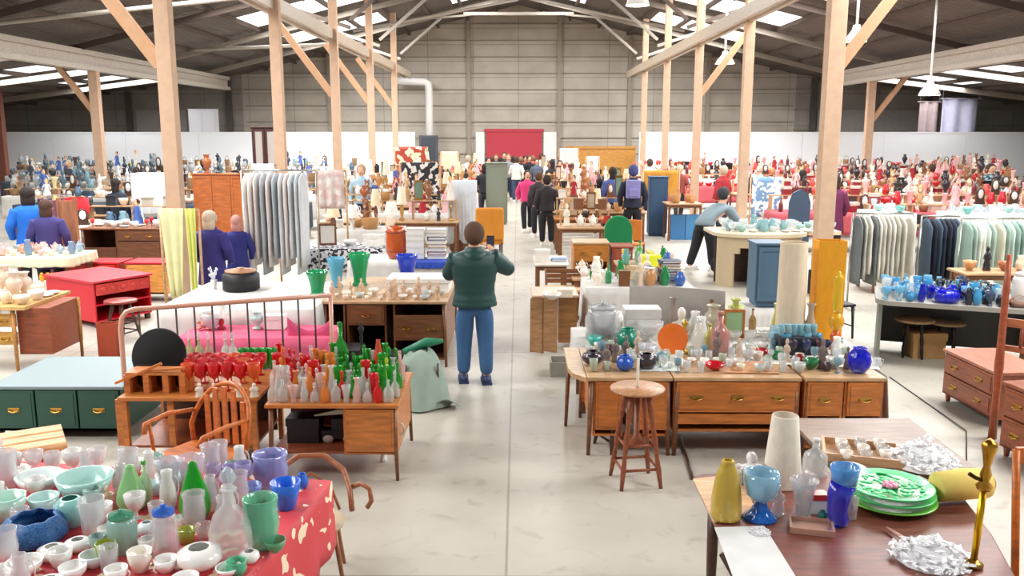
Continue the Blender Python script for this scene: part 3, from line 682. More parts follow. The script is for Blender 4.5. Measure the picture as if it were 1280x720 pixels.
L = nt.links; L.new(tc.outputs['Object'], n1.inputs['Vector']); L.new(tc.outputs['Object'], n2.inputs['Vector']); L.new(n1.outputs[0], cr.inputs[0]); L.new(n2.outputs[0], cr2.inputs[0])
L.new(tc.outputs['Object'], mp.inputs[0]); L.new(mp.outputs[0], br.inputs['Vector'])
L.new(cr.outputs[0], mx.inputs[6]); L.new(br.outputs[0], mx.inputs[7]); L.new(mx.outputs[2], mx2.inputs[6]); L.new(cr2.outputs[0], mx2.inputs[7]); L.new(mx2.outputs[2], b_.inputs['Base Color'])
b_.inputs['Roughness'].default_value = .42
m = MB(); m.box(-EX - .2, EX + .2, YB - 6, YF + .2, -.2, 0); struct('floor', m, M_floor)
# walls: sheet metal panels with girts
def wallmat(c):
    mm = bpy.data.materials.new('sheet_wall'); mm.use_nodes = True; nt = mm.node_tree; b_ = nt.nodes['Principled BSDF']; L = nt.links
    tc = nt.nodes.new('ShaderNodeTexCoord'); br = nt.nodes.new('ShaderNodeTexBrick'); sp = nt.nodes.new('ShaderNodeSeparateXYZ'); cb = nt.nodes.new('ShaderNodeCombineXYZ'); ad = nt.nodes.new('ShaderNodeMath'); ad.operation = 'ADD'
    L.new(tc.outputs['Object'], sp.inputs[0]); L.new(sp.outputs[0], ad.inputs[0]); L.new(sp.outputs[1], ad.inputs[1]); L.new(ad.outputs[0], cb.inputs[0]); L.new(sp.outputs[2], cb.inputs[1]); L.new(cb.outputs[0], br.inputs['Vector'])
    br.offset = 0; br.inputs['Scale'].default_value = 1; br.inputs['Brick Width'].default_value = 2.05; br.inputs['Row Height'].default_value = .72; br.inputs['Mortar Size'].default_value = .016
    c_ = lin(c); br.inputs['Color1'].default_value = (*c_, 1); br.inputs['Color2'].default_value = (*[x * .93 for x in c_], 1); br.inputs['Mortar'].default_value = (*[x * .6 for x in c_], 1)
    nz = nt.nodes.new('ShaderNodeTexNoise'); nz.inputs['Scale'].default_value = 1.2; nz.inputs['Detail'].default_value = 6; L.new(tc.outputs['Object'], nz.inputs['Vector'])
    cr = nt.nodes.new('ShaderNodeValToRGB'); cr.color_ramp.elements[0].color = (.78, .76, .74, 1); cr.color_ramp.elements[0].position = .3; cr.color_ramp.elements[1].position = .7; L.new(nz.outputs[0], cr.inputs[0])
    mx = nt.nodes.new('ShaderNodeMix'); mx.data_type = 'RGBA'; mx.blend_type = 'MULTIPLY'; mx.inputs[0].default_value = .9; L.new(br.outputs[0], mx.inputs[6]); L.new(cr.outputs[0], mx.inputs[7]); L.new(mx.outputs[2], b_.inputs['Base Color'])
    b_.inputs['Roughness'].default_value = .7; return mm
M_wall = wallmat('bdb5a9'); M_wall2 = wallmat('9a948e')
m = MB(); m.prism([(-12.6, 0), (12.6, 0), (12.6, roof_z(12.5)), (0, RZ0), (-12.6, roof_z(12.5))], 0, .2, M=Matrix.Translation((0, YF + .2, 0)) @ Matrix.Rotation(PI / 2, 4, 'X')); struct('wall_back', m, M_wall)
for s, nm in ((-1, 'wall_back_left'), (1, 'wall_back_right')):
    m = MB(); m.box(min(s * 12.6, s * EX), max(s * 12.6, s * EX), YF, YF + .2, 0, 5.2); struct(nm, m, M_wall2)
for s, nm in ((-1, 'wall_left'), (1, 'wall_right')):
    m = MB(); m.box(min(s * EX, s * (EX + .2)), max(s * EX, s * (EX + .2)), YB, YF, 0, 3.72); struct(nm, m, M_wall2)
# roof sheets with skylight openings
M_roof = mat('6d655f', 'rough'); M_sky = mat('e9ece8', rough=.5); M_sky.node_tree.nodes['Principled BSDF'].inputs['Emission Color'].default_value = (.97, .98, 1, 1); M_sky.node_tree.nodes['Principled BSDF'].inputs['Emission Strength'].default_value = 1.6  # skylight sheets are opaque; their emission stands in for daylight passing through
nt = M_roof.node_tree; b_ = nt.nodes['Principled BSDF']; tc = nt.nodes.new('ShaderNodeTexCoord'); wv = nt.nodes.new('ShaderNodeTexWave'); wv.bands_direction = 'Y'; wv.inputs['Scale'].default_value = 1.6; bp = nt.nodes.new('ShaderNodeBump'); bp.inputs['Strength'].default_value = .9; bp.inputs['Distance'].default_value = .08
nt.links.new(tc.outputs['Object'], wv.inputs['Vector']); nt.links.new(wv.outputs[0], bp.inputs['Height']); nt.links.new(bp.outputs[0], b_.inputs['Normal'])
m = MB(); sk = []
def slab(mb, x0, x1, y0, y1, t=.06):
    z0, z1 = roof_z(x0), roof_z(x1)
    mb.add([(x0, y0, z0), (x1, y0, z1), (x1, y1, z1), (x0, y1, z0), (x0, y0, z0 + t), (x1, y0, z1 + t), (x1, y1, z1 + t), (x0, y1, z0 + t)], [(3, 2, 1, 0), (4, 5, 6, 7), (0, 1, 5, 4), (1, 2, 6, 5), (2, 3, 7, 6), (3, 0, 4, 7)])
def strip(s, xs, holes, y0, y1):
    'roof sheet between y0 and y1 with openings at the x ranges in holes'
    x = xs[0]
    for (h0, h1) in holes:
        slab(m, s * x, s * h0, y0, y1); q = MB(); slab(q, s * h0, s * h1, y0, y1, .02); sk.append(q); x = h1
    slab(m, s * x, s * xs[1], y0, y1)
for s in (-1, 1):
    for (xs, hl, off, wd_) in (((0, 12.5), [(5.2, 8.8)], 0, SKW), ((12.5, EX), [(14.5, 18)], 1, 1.6)):
        y = YB
        for yy in SKY_Y:
            strip(s, xs, [], y, yy + off - wd_ / 2); hh_ = hl if (off or yy < 22) else [(.9, 2.6)] + hl
            strip(s, xs, hh_, yy + off - wd_ / 2, yy + off + wd_ / 2); y = yy + off + wd_ / 2
        strip(s, xs, [], y, YF)
struct('ceiling', m, M_roof)
for i, q in enumerate(sk): struct('window_%d' % (i + 1), q, M_sky, 'translucent skylight sheet in the roof')
# timber
M_post = mat('c8a88e', 'rough'); M_beam = mat('b7a793', 'wood'); M_dark = mat('4c3f38', 'rough'); M_purl = mat('5b4f47', 'rough')
M_rust = mat('7c4a3a', 'rough'); M_white = mat('e8e6e2'); M_brace = mat('bf9674', 'rough')
LP = [(-4.6, 11.8 + 5.4 * k) for k in range(5)]; RP = [(4.86, 14.0 + 5.2 * k) for k in range(5)]
BZ = 5.0
def post(x, y, zt, wd, m_=None, brace=0, collar=True, label='pale timber post of the hall', bz=3.5):
    b = MB(); b.box(-wd / 2, wd / 2, -wd * .45, wd * .45, 0, zt); o = ob('timber_post', b, m_ or M_post, loc=(x, y, 0), bev=.01); tag(o, label, kind='structure')
    if brace: q = MB(); q.beam((brace * wd * .3, -.02, bz), (brace * 1.35, -.02, bz + 1.75), .12, .16); ob('brace', q, M_brace, o)
    return o
for k, (x, y) in enumerate(LP): post(x, y, roof_z(x) - .2, .2, brace=-1 if k != 1 else 0, bz=3.45 + .02 * k, label='pale timber post in the row left of the aisle, number %s from the front' % ['one', 'two', 'three', 'four', 'five'][k])
for k, (x, y) in enumerate(RP): post(x, y, roof_z(x) - .2, .26 if k == 0 else .2, brace=1 if k in (0, 2) else 0, bz=3.6, label='pale timber post in the row right of the aisle, number %s from the front' % ['one', 'two', 'three', 'four', 'five'][k])
post(-12.5, 26.5, 4.5, .26, brace=-1, bz=3.2, label='timber post under the long white beam by the left partition')
post(12.5, 32, 4.4, .26, brace=1, bz=3.0, label='timber post under the long white beam by the right partition')
post(-19.5, 33.5, roof_z(-19.5) - .1, .3, M_rust, label='rust red post beyond the left partition')
for s in (-1, 1):
    m = MB()
    for dx in (-.11, .11): m.box(s * 4.75 + dx - .05, s * 4.75 + dx + .05, YB, 38.6, BZ - .13, BZ + .13)
    struct('trim_%d' % (2 + s), m, M_beam, 'long timber beam along the inner posts')
    m = MB(); X = s * 12.5
    m.box(X - .14, X + .14, YB, 38.6 if s < 0 else 35, 4.36, 4.5); m.box(X - .14, X + .14, YB, 38.6 if s < 0 else 35, 4.78, 4.92)
    m.box(X - .03, X + .03, YB, 38.6 if s < 0 else 35, 4.5, 4.78)
    struct('trim_%d' % (6 + s), m, mat('c3bbb0', 'wood'), 'long pale girder along the outer side')
# trusses
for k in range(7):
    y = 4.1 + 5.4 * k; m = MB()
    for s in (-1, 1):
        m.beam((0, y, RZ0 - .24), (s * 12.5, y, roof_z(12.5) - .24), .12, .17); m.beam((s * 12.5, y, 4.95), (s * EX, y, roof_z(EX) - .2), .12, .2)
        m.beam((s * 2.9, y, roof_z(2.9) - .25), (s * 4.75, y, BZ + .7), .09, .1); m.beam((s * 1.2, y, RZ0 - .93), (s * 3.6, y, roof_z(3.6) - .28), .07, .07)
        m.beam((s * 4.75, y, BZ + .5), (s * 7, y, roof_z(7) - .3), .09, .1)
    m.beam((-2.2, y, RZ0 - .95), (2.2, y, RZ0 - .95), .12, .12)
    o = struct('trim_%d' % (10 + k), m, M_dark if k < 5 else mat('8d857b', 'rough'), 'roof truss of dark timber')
m = MB()
for s in (-1, 1):
    for x in [1 + 1.3 * i for i in range(9)] + [13.6 + 1.7 * i for i in range(6)]:
        m.box(s * x - .045, s * x + .045, YB, YF, roof_z(x) - .14, roof_z(x) - .005)
struct('trim_20', m, M_purl, 'roof purlins running the length of the hall')
# pale bare conduits and tie rods under the roof
for k, (a, b) in enumerate([((-12.0, 20, 4.9), (-5, 20, 5.6)), ((-10, 28, 5.1), (-4.8, 28, 5.3)), ((12.0, 17, 4.9), (5.2, 17, 5.7)), ((11.5, 12.5, 4.9), (8, 12.5, 6.0)), ((-6, 33, 6.2), (0, 33, 7.3)), ((6, 33, 6.2), (1, 33, 7.2))]):
    m = MB(); m.path([a, b], .05, 8); struct('trim_%d' % (21 + k), m, mat('a79f95'), 'pale steel tie rod under the roof')
# end wall framing
m = MB()
for x in (-8.6, -5.6, -2.25, 1.85, 5.05, 8.6): m.box(x - .09, x + .09, YF - .14, YF, 0, roof_z(x) - .1)
struct('trim_30', m, mat('9a9083', 'rough'), 'upright studs of the far gable wall')
m = MB()
for z in [.9 + .72 * i for i in range(10)]:
    hw = 12.5 if z < 5.1 else (RZ0 - z) / RSL
    m.box(-hw, hw, YF - .06, YF, z - .02, z + .02)
for i in range(5): m.box(-EX, -12.6, YF - .06, YF, .9 + .9 * i - .04, .9 + .9 * i + .04)
for i in range(5): m.box(12.6, EX, YF - .06, YF, .9 + .9 * i - .04, .9 + .9 * i + .04)
struct('trim_31', m, mat('908678', 'rough'), 'horizontal rails of the far gable wall')
# red roller door
m = MB()
for i in range(26): m.box(-1.48, 1.08, YF - .11, YF - .075 + (.012 if i % 2 else 0), .1 * i + .0, .1 * i + .1)
m.box(-1.56, 1.16, YF - .14, YF - .08, 2.6, 2.74); struct('door_1', m, mat('b43444'), 'red roller door in the far wall')
m = MB(); m.box(-1.95, -1.56, YF - .1, YF - .06, 0, 2.6); m.box(1.16, 1.75, YF - .1, YF - .06, 0, 2.6); struct('trim_32', m, M_white, 'white strips beside the red door')
# white partitions
def partition(nm, x0, x1, y, h, step, label, m_=None):
    m = MB(); x = x0
    while x < x1 - .01: e = min(x + step, x1); m.box(x + .006, e - .006, y, y + .05, 0, h - .05); x = e
    m.box(x0, x1, y - .01, y + .06, h - .05, h); struct(nm, m, m_ or mat('e6e7ea'), label)
M_part = mat('e6e9ee')
partition('wall_partition_left', -22, -4.2, 36.2, 2.6, 3.0, 'low white partition across the left side of the hall', M_part)
partition('wall_partition_right', 4.9, 20.6, 36.2, 2.6, 3.3, 'low white partition across the right side of the hall', M_part)
m = MB(); m.box(20.7, 21.6, 35, 35.1, 0, 3.9); m.box(21.6, EX, 35.0, 35.1, 0, 3.9); struct('wall_brown', m, mat('7a6a62', 'rough'), 'brown board wall at the far right')
m = MB(); m.box(2.0, 5.0, 38, 38.08, 0, 1.95); m.box(2.0, 5.0, 37.97, 38.1, 1.9, 2.0); struct('wall_counter', m, mat('b5813f', 'wood'), 'low orange timber hoarding at the far end')
# white duct
m = MB(); m.path([(-5.4, 40.2, 4.85), (-4.15, 40.2, 4.8), (-4.02, 40.2, 4.7), (-4.0, 40.2, 4.5), (-4.0, 40.2, .2)], .17, 12); o = struct('trim_40', m, M_white, 'white downpipe on the far wall')
m = MB(); m.box(-4.4, -3.6, 39.5, 39.95, 0, 2.45); m.box(-4.3, -3.7, 39.46, 39.5, .2, 2.35, 1); o = ob('tall_steel_locker', m, [mat('4a4f58'), mat('3b4048')]); tag(o, 'tall dark grey locker under the white pipe', 'locker')
# wall openings and hangings beyond the partitions
for (a, c, lab, y) in (((1147, 1174, 128, 168), 'a08e90', 'mauve grey sheet hung high beyond the right partition', 37.2), ((1175, 1224, 124, 168), 'c5c4dc', 'pale lilac sheet hung high beyond the right partition', 37.3)):
    p0 = atY(a[0], a[3], y); p1 = atY(a[1], a[2], y); m = MB()
    m.sheet(lambda u, v: (p0.x + (p1.x - p0.x) * u, y + .06 * math.sin(u * 14), p0.z - .3 + (p1.z - p0.z + .3) * v), 16, 4); m.path([(p0.x - .1, y, p1.z + .02), (p1.x + .1, y, p1.z + .02)], .03, 6); m.path([(p0.x, y, p1.z), (p0.x, y, roof_z(p0.x) - .02)], .012, 5); m.path([(p1.x, y, p1.z), (p1.x, y, roof_z(p1.x) - .02)], .012, 5)
    tag(ob('hanging_sheet', m, mat(c, 'cloth')), lab, 'sheet')
m = MB()
for x in (-17.8, -13.2, 13.4, 15.9, 18.6): m.box(x - .12, x + .12, YF - .2, YF, 0, roof_z(x) - .1)
struct('trim_41', m, mat('55504c', 'rough'), 'dark uprights of the side aisle end walls')
m = MB()
for q in ((-17.5, -15.2), (13.6, 16), (16.1, 18.4)): m.box(q[0], q[1], YF - .1, YF - .06, 1.2, 3.6)
struct('trim_42', m, mat('9b9592', 'rough'), 'grey boards fixed on the side aisle end walls')
# pendant lamps
def pendant(px, py, y, lab, w_=.5, W=25):
    c = atY(px, py, y); t = thing('pendant_lamp', lab, 'lamp', c); zc = roof_z(c.x) - c.z
    m = MB(); m.path([(0, 0, .2), (0, 0, zc)], .03, 8); ob('stem', m, M_white, t)
    m = MB(); m.lathe([(.07, .3), (.09, .2), (.3 * w_ + .05, .06), (.5 * w_, -.04), (.5 * w_ - .015, -.04), (.28 * w_ + .05, .05), (.07, .18)], 20); ob('shade', m, mat('eceae4'), t)
    m = MB(); m.ball((0, 0, .04), .075, .075, .09, 12); e = bpy.data.materials.get('bulb')
    if not e: e = bpy.data.materials.new('bulb'); e.use_nodes = True; e.node_tree.nodes['Principled BSDF'].inputs['Emission Color'].default_value = (1, .97, .9, 1); e.node_tree.nodes['Principled BSDF'].inputs['Emission Strength'].default_value = 12
    ob('bulb', m, e, t)
    l = bpy.data.lights.new('lamp_light', 'POINT'); l.energy = W; l.shadow_soft_size = .12; l.color = (1, .96, .88); lo = bpy.data.objects.new('lamp_light', l); link(lo, t); lo.location = (0, 0, -.1)
pendant(906, 78, 25, 'white bell pendant lamp hanging between two right posts', .55)
pendant(1162, 117, 21, 'white pendant lamp hanging low before the right partition', .5)
pendant(1070, 50, 19, 'bright lamp high under the dark right roof', .45, 40)
pendant(797, 4, 17, 'bright lamp high near the right beam, at the top edge', .45, 40)
# ================================================================== COLOURS
W_or = mat('c07538', 'wood'); W_br = mat('7d4f30', 'wood'); W_dk = mat('4a3024', 'wood'); W_red = mat('8d4a2c', 'wood'); W_tan = mat('c09a72', 'wood'); W_pale = mat('d6b690', 'wood')
W_desk = mat('c07030', 'wood'); BRASS = mat('b8904a', 'metal'); PEW = mat('8f8a80', 'metal'); BLK = mat('161517'); GREY = mat('8b8880', 'rough'); M_cw = mat('d6d3ce', 'cloth')
g = lambda c: mat(c, 'glass'); cl = lambda c='e9f0f2': mat(c, 'clear'); gl = lambda c: mat(c, 'gloss'); ct = lambda c: mat(c, 'cloth')
WHT = gl('e0deda'); CRM = gl('dccfb6')
# ================================================================== FRONT LEFT TABLE
C_ = P(414, 603, .75); D_ = P(306, 722, .75); u = (D_ - C_); u.z = 0; u.normalize(); ang = math.atan2(u.y, u.x) + PI / 2   # table's depth axis tilt
tx = C_ ; W2, D2 = 2.9, 1.7
t = thing('display_table', 'front left table hidden under a red floral cloth', 'table', (tx.x, tx.y, 0), ang)
m = MB(); m.box(-W2, -.02, -D2, -.02, .715, .745); ob('tabletop', m, W_tan, t)
for x in (-W2 + .1, -.1):
    for y in (-D2 + .1, -.1): m = MB(); m.box(x - .03, x + .03, y - .03, y + .03, 0, .715); ob('leg', m, BLK, t)
cx = Matrix.Rotation(ang, 3, 'Z') @ Vector((-W2 / 2, -D2 / 2, 0)) + Vector((tx.x, tx.y, 0))
flor = patmat('cf4048', 'f0dcbc', 9, .6)
drape((cx.x - W2 / 2, cx.x + W2 / 2, cx.y - D2 / 2, cx.y + D2 / 2), .75, flor, .38, 'red cloth with cream flowers hanging over the front left table', rz=ang)
T = .757
def L1(*a, **k): k.setdefault('z', T); k.setdefault('n', 28); return ix(*a, **k)
L1('ruffled_bowl', patmat('16307c', '2e6f9c', 30, .62, 'lin'), 44, 690, 80, 634, label='deep blue ruffled bowl at the left edge of the red floral table')
L1('deep_bowl', (gl('a9cfc9'),), 108, 632, 70, 580, label='large pale teal bowl at the back of the red floral table')
L1('deep_bowl', (gl('dfe9e8'),), 50, 618, 56, 582, label='wide white bowl left of the large teal bowl')
L1('tumbler', (gl('b7dccd'),), 12, 656, 44, 610, label='pale mint pot at the far left edge of the red floral table')
L1('tumbler', (gl('bfdedb'),), 56, 646, 38, 612, label='pale aqua cup behind the deep blue ruffled bowl')
L1('pot', (gl('8cc3bd'),), 90, 662, 42, 614, label='small teal pot beside the deep blue ruffled bowl')
L1('tumbler', (cl(),), 118, 676, 32, 616, label='clear cut glass tumbler right of the teal pot')
L1('teardrop_vase', (g('a8e59b'),), 166, 642, 38, 580, label='pale green vase with a dark green neck at the back')
L1('bottle', (g('c9f0c0'), g('4fc53c')), 183, 632, 16, 575, label='slim green capped bottle beside the pale green vase')
L1('jug', (cl('dfeaea'),), 152, 620, 26, 578, label='clear glass jug behind the pale green vase')
L1('jar', (g('a9dccd'), g('3fa77f')), 155, 696, 36, 634, label='pale teal jar with a dark green lid')
L1('teardrop_vase', (g('14b81e'),), 245, 655, 40, 576, label='bright green teardrop vase in the middle of the red floral table')
L1('jar', (cl('e2edf0'), gl('2f6bd6')), 208, 698, 32, 628, label='clear jar with a bright blue lid')
L1('flared_vase', (cl('dde3ee'),), 213, 628, 34, 568, label='clear flared vase behind the blue lidded jar')
L1('flared_vase', (cl('e6ddea'),), 241, 626, 36, 564, label='large clear flared vase behind the bright green vase')
L1('decanter', (cl('eef6f6'), cl('cfe6f0')), 290, 706, 56, 580, label='tall clear decanter with long stopper beside the green vase')
L1('ribbed_vase', (g('7fd8b0'),), 328, 690, 44, 612, label='ribbed sea green glass vase near the right edge of the floral cloth')
L1('deep_bowl', (gl('2a6ad8'),), 358, 640, 38, 594, label='bright blue bowl at the right edge of the floral cloth')
L1('round_vase', (gl('2f74dd'),), 378, 612, 16, 590, label='small bright blue ball vase at the back right corner')
L1('ribbed_vase', (g('a9aee6'),), 339, 612, 44, 558, label='lilac blue ribbed vase at the back right')
L1('goblet', (cl('d3c9ea'),), 268, 615, 20, 576, label='pale violet goblet left of its lilac twin, behind the bright green vase')
L1('goblet', (g('c9b9ea'),), 288, 612, 20, 578, label='lilac goblet behind the tall clear decanter')
L1('tumbler', (g('e39aa4'),), 266, 630, 20, 598, label='small pink glass right of the bright green vase')
L1('goblet', (g('bdb5e8'),), 306, 618, 22, 574, label='violet goblet between the lilac goblet and the ribbed vase')
L1('tumbler', (g('8da9ec'),), 316, 628, 24, 600, label='pale blue tumbler below the lilac ribbed vase')
L1('cup', (gl('efe9dc'), gl('8a7a56')), 176, 718, 36, 680, label='cream cup with an olive base at the front of the floral table')
L1('cup', (gl('cfe3e2'),), 192, 622, 24, 598, label='white and grey cup right of the pale green vase')
L1('figurine', (mat('e6b9a0', 'gloss'),), 136, 640, 16, 606, label='small peach china figure left of the pale green vase')
L1('tumbler', (g('b5c23c'),), 134, 706, 26, 672, label='olive yellow glass tumbler near the front')
L1('tumbler', (g('bcc94c'),), 234, 682, 22, 656, label='olive yellow glass below the bright green vase')
L1('tumbler', (cl('ead9d6'),), 256, 680, 20, 650, label='pinkish clear glass below the bright green vase')
L1('bowl', (g('74c48c'),), 344, 692, 28, 668, label='small leaf green glass dish at the right edge')
L1('ribbed_vase', (g('5fd0a0'),), 296, 722, 26, 694, label='sea green glass at the bottom edge of the floral table')
L1('pot', (gl('f3f1ec'),), 250, 716, 58, 674, label='large white lidded pot at the front of the floral table')
spots = [(8, 694, 40, 670), (32, 722, 44, 690), (66, 704, 38, 676), (92, 726, 40, 698), (118, 712, 34, 684), (98, 692, 34, 668), (208, 718, 36, 690), (232, 736, 34, 712), (184, 672, 24, 648), (146, 730, 34, 702), (4, 730, 36, 702), (62, 742, 40, 716), (196, 744, 34, 720), (286, 722, 32, 700), (312, 706, 26, 684), (184, 694, 24, 668), (270, 744, 36, 720), (120, 752, 36, 726), (226, 660, 18, 642)]
for i, (x, y, w_, yt) in enumerate(spots):
    L1(['cup', 'bowl', 'pot'][i % 3], (gl('f2f0ec') if i % 4 else gl('e2eaec'),), x, y, w_, yt, label='small white china %s crowding the front of the floral table' % ['cup', 'bowl', 'pot'][i % 3], group='small white china %ss on the floral table' % ['cup', 'bowl', 'pot'][i % 3], rz=i * .7)
fill((C_.x - 1.95, C_.x - .34, 3.2, 4.62), T, .96, [('tumbler', [cl('f2f4f6'), cl('e6eef2'), g('b9dcd4')], 'clear or aqua'), ('footed_bowl', [cl('f4f4f6'), WHT], 'pale'), ('cup', [WHT, gl('e9e6e0')], 'white'), ('jug', [cl('eef0f4'), WHT], 'pale'), ('ribbed_vase', [cl('f0f2f4'), cl('e9e2e8')], 'clear'), ('bowl', [WHT, gl('cfe0e0')], 'white')], 'between the larger glass on the red floral table', '', 301, gap=.115, n=14, smin=.75, smax=1.0)
# bentwood chair behind it
b = Vector((-1.2, 4.8, 0))
t = thing('bentwood_armchair', 'brown bentwood armchair behind the red floral table', 'chair', b, .2); t.scale = (.8, .8, .86)
cm = mat('9c6240', 'wood')
m = MB(); m.lathe([(0, .4), (.23, .4), (.24, .43), (0, .44)], 20); ob('seat', m, mat('d9c3a4', 'rough'), t)
m = MB(); m.path([(-.26, -.1, .44), (-.28, -.0, .64), (-.24, .12, .76), (-.08, .2, .83), (.1, .2, .82), (.24, .1, .74), (.28, -.04, .64), (.29, -.14, .54)], .02, 10); ob('backrest', m, cm, t)
m = MB(); m.path([(-.2, .14, .44), (-.14, .17, .6), (0, .2, .7), (.14, .17, .6), (.2, .14, .44)], .012, 8); ob('back_hoop', m, cm, t)
m = MB(); m.path([(.28, .02, .64), (.36, -.02, .68), (.42, -.08, .66), (.43, -.1, .58), (.4, -.08, .53)], .018, 10); ob('armrest', m, cm, t)
m = MB(); m.path([(-.28, .02, .64), (-.36, -.02, .66), (-.4, -.08, .62)], .018, 10); ob('armrest', m, cm, t)
for sx in (-1, 1):
    for sy in (-1, 1): m = MB(); m.path([(sx * .16, sy * .16, .42), (sx * .22, sy * .22, 0)], [.02, .014], 8); ob('leg', m, cm, t)
# windsor chair
chair('orange slatted chair with an arched back in front of the bottle desk', (-2.2, 5.75, 0), -.5, mat('c4692a', 'wood'), seat=.42, h=.84, w=.52, style='arch', arms=True, name='slatted_chair')
# pale wooden bench at left edge
b = P(20, 566, .6); t = thing('slatted_bench', 'pale wooden bench end at the far left edge before the green chest', 'bench', (b.x - .25, b.y, 0), .55)
m = MB()
for i in range(3): m.path([(-.5, -.16 + i * .15, .6), (.5, -.16 + i * .15, .6)], .03 if i == 0 else .028, 8); m.box(-.5, .5, -.15 + i * .15, -.02 + i * .15, .59, .62)
ob('seat', m, mat('d59a62', 'wood'), t)
for x in (-.42, .36):
    for y in (-.1, .22): m = MB(); m.box(x - .025, x + .025, y - .025, y + .025, 0, .59); ob('leg', m, mat('a3452e', 'wood'), t)
# ================================================================== DESKS WITH RED AND GREEN GLASS
a = P(330, 506, .6); b = P(498, 506, .6); wA = b.x - a.x; Y = a.y
dk = desk('teak_desk', 'low orange wood desk crowded with glass bottles, drawer unit at its right', 'desk', ((a.x + b.x) / 2, Y, 0), wA, .92, .6, W_or, W_or, BRASS,
     peds=[(wA / 2 - .42, wA / 2 - .02, .2, [('p', .35, 0, 'bar')])], legs=True, shelf=(-wA / 2 + .03, wA / 2 - .42, .22, W_red), back=None, lr=.022, leg_m=W_br)
m = MB(); m.box(-wA / 2 + .02, wA / 2 - .42, .66, .7, .2, .56); ob('back_panel', m, mat('5a2420', 'wood'), dk)
XA = ((a.x + b.x) / 2 - wA / 2, (a.x + b.x) / 2 + wA / 2, Y, Y + .78)
# dark junk under the desk
for i, (kd, mt, x, y, lab) in enumerate([('lidded_box', BLK, .25, .3, 'black case on the lower shelf of the bottle desk'), ('toy_truck', (BLK, mat('c8c8c8')), .55, .28, 'black toy truck on the lower shelf of the bottle desk'), ('lidded_box', mat('7f1d1d', 'gloss'), .85, .3, 'dark red box on the lower shelf of the bottle desk'), ('jug', g('d9dfe0'), .98, .22, 'pale glass jug on the lower shelf near the drawer unit')]):
    spawn(kd, mt, (XA[0] + x * .9, Y + y, .22), .26, .2, label=lab)
m = MB()
for i in range(7): m.beam((-.3 + .03 * i, -.02 * i, .02 + .012 * i), (.3 - .05 * i, .06 - .02 * i, .05 + .014 * i), .03, .012)
tag(ob('metal_rods', m, PEW, loc=(XA[0] + .62, Y + .22, .43)), 'bundle of grey metal strips heaped under the bottle desk', 'metal strips')
sp2 = a.lerp(b, .5)
ix('jug', gl('f0efec'), 480, 578, 12, 566, z=0, label='small white china jug on the floor under the orange desk', n=12)
# left desk B
a2 = P(146, 497, .6); b2 = P(322, 497, .6); wB = b2.x - a2.x; YB2 = a2.y
dB = desk('wooden_stand', 'low orange wooden stand holding red goblets behind the slatted chair', 'desk', ((a2.x + b2.x) / 2, YB2, 0), wB, .8, .6, W_or, W_red, BRASS, peds=[], shelf=(-wB / 2 + .05, wB / 2 - .05, .2, W_red), lr=.02, sq=True, leg_m=W_or)
for x in (-.55, -.15, .2, .45):
    m = MB(); m.box(x - .025, x + .025, .04, .07, .2, .57); ob('upright_slat', m, W_or, dB)
m = MB(); m.box(-wB / 2 + .06, wB / 2 - .06, .7, .72, .1, .57); ob('back_panel', m, W_dk, dB)
XB = ((a2.x + b2.x) / 2 - wB / 2, (a2.x + b2.x) / 2 + wB / 2, YB2, YB2 + .8)
# arcaded box and felt disc
bb = P(195, 492, .6); m = MB()
m.box(-.23, .23, .0, .2, .145, .165)
for x in (-.22, -.07, .08, .21): m.box(x - .025, x + .02, 0, .2, 0, .145)
for x in (-.145, .0, .145): m.lathe([(.0, 0), (.072, 0), (.072, .02), (.0, .02)], 12, M=Matrix.Translation((x + .005, .17, .07)) @ Matrix.Rotation(PI / 2, 4, 'X'), mi=1)  # dark discs put in as the shade inside the round holes
m.beam((-.3, -.02, .09), (.05, .02, .235), .03, .02); m.beam((-.1, .02, .17), (.23, .02, .2), .03, .02)
tag(ob('arcaded_rack', m, [mat('c8793d', 'wood'), W_dk], loc=(bb.x, bb.y, .6)), 'small orange rack with round holes below the black disc', 'rack')
bb = P(195, 480, .6); m = MB(); m.lathe([(0, -.03), (.21, -.03), (.225, 0), (.21, .03), (0, .03)], 32, M=Matrix.Translation((0, .32, .2)) @ Matrix.Rotation(PI / 2 - .25, 4, 'X'))
m.lathe([(0, -.05), (.19, -.05), (.19, .0), (0, .0)], 32, M=Matrix.Translation((0, .29, .2)) @ Matrix.Rotation(PI / 2 - .25, 4, 'X'))
o = tag(ob('felt_hat', m, mat('0b0a0c', rough=.95), loc=(bb.x, YB2 + .15, .61)), 'big round black felt hat standing on edge inside the bed rail', 'hat')
# red goblets: rows
red = [g('e8141c'), g('d8101a')]; k = 0
for r, (py, yt) in enumerate(((486, 452), (476, 446), (466, 440))):
    for i in range(6):
        x = 236 + i * 16.5 + r * 4
        ix('goblet', red[(i + r) % 2] if (i + r) % 5 else g('f0602c'), x, py + 4, 17, yt, z=.6, label='red glass goblet in the rows on the orange stand', group='red glass goblets on the orange stand', n=16)
for i, x in enumerate((250, 268, 300, 318)): ix('figurine', gl('d9cfc0'), x, 497, 14, 478, z=.6, label='small cream china bird at the front edge of the orange stand', group='small cream china birds on the orange stand', n=12)
for i in range(5): ix('tumbler', g('12a52c'), 304 + 9.5 * i, 462, 11, 434, z=.6, label='small dark green glass on the stand by the headboard', group='small dark green glasses on the stand', n=12)
for i, (x, c) in enumerate(((238, 'd7d79a'), (250, 'cfd6a0'), (283, 'f0eee8'), (262, 'd9b4a0'), (292, 'ece8e0'))): ix('decanter', (g(c), cl()), x, 455, 13, 414, z=.6, label='%s decanter seen through the bed rails' % ['pale yellow', 'pale olive', 'milk white', 'dull pink', 'ivory'][i], n=12)
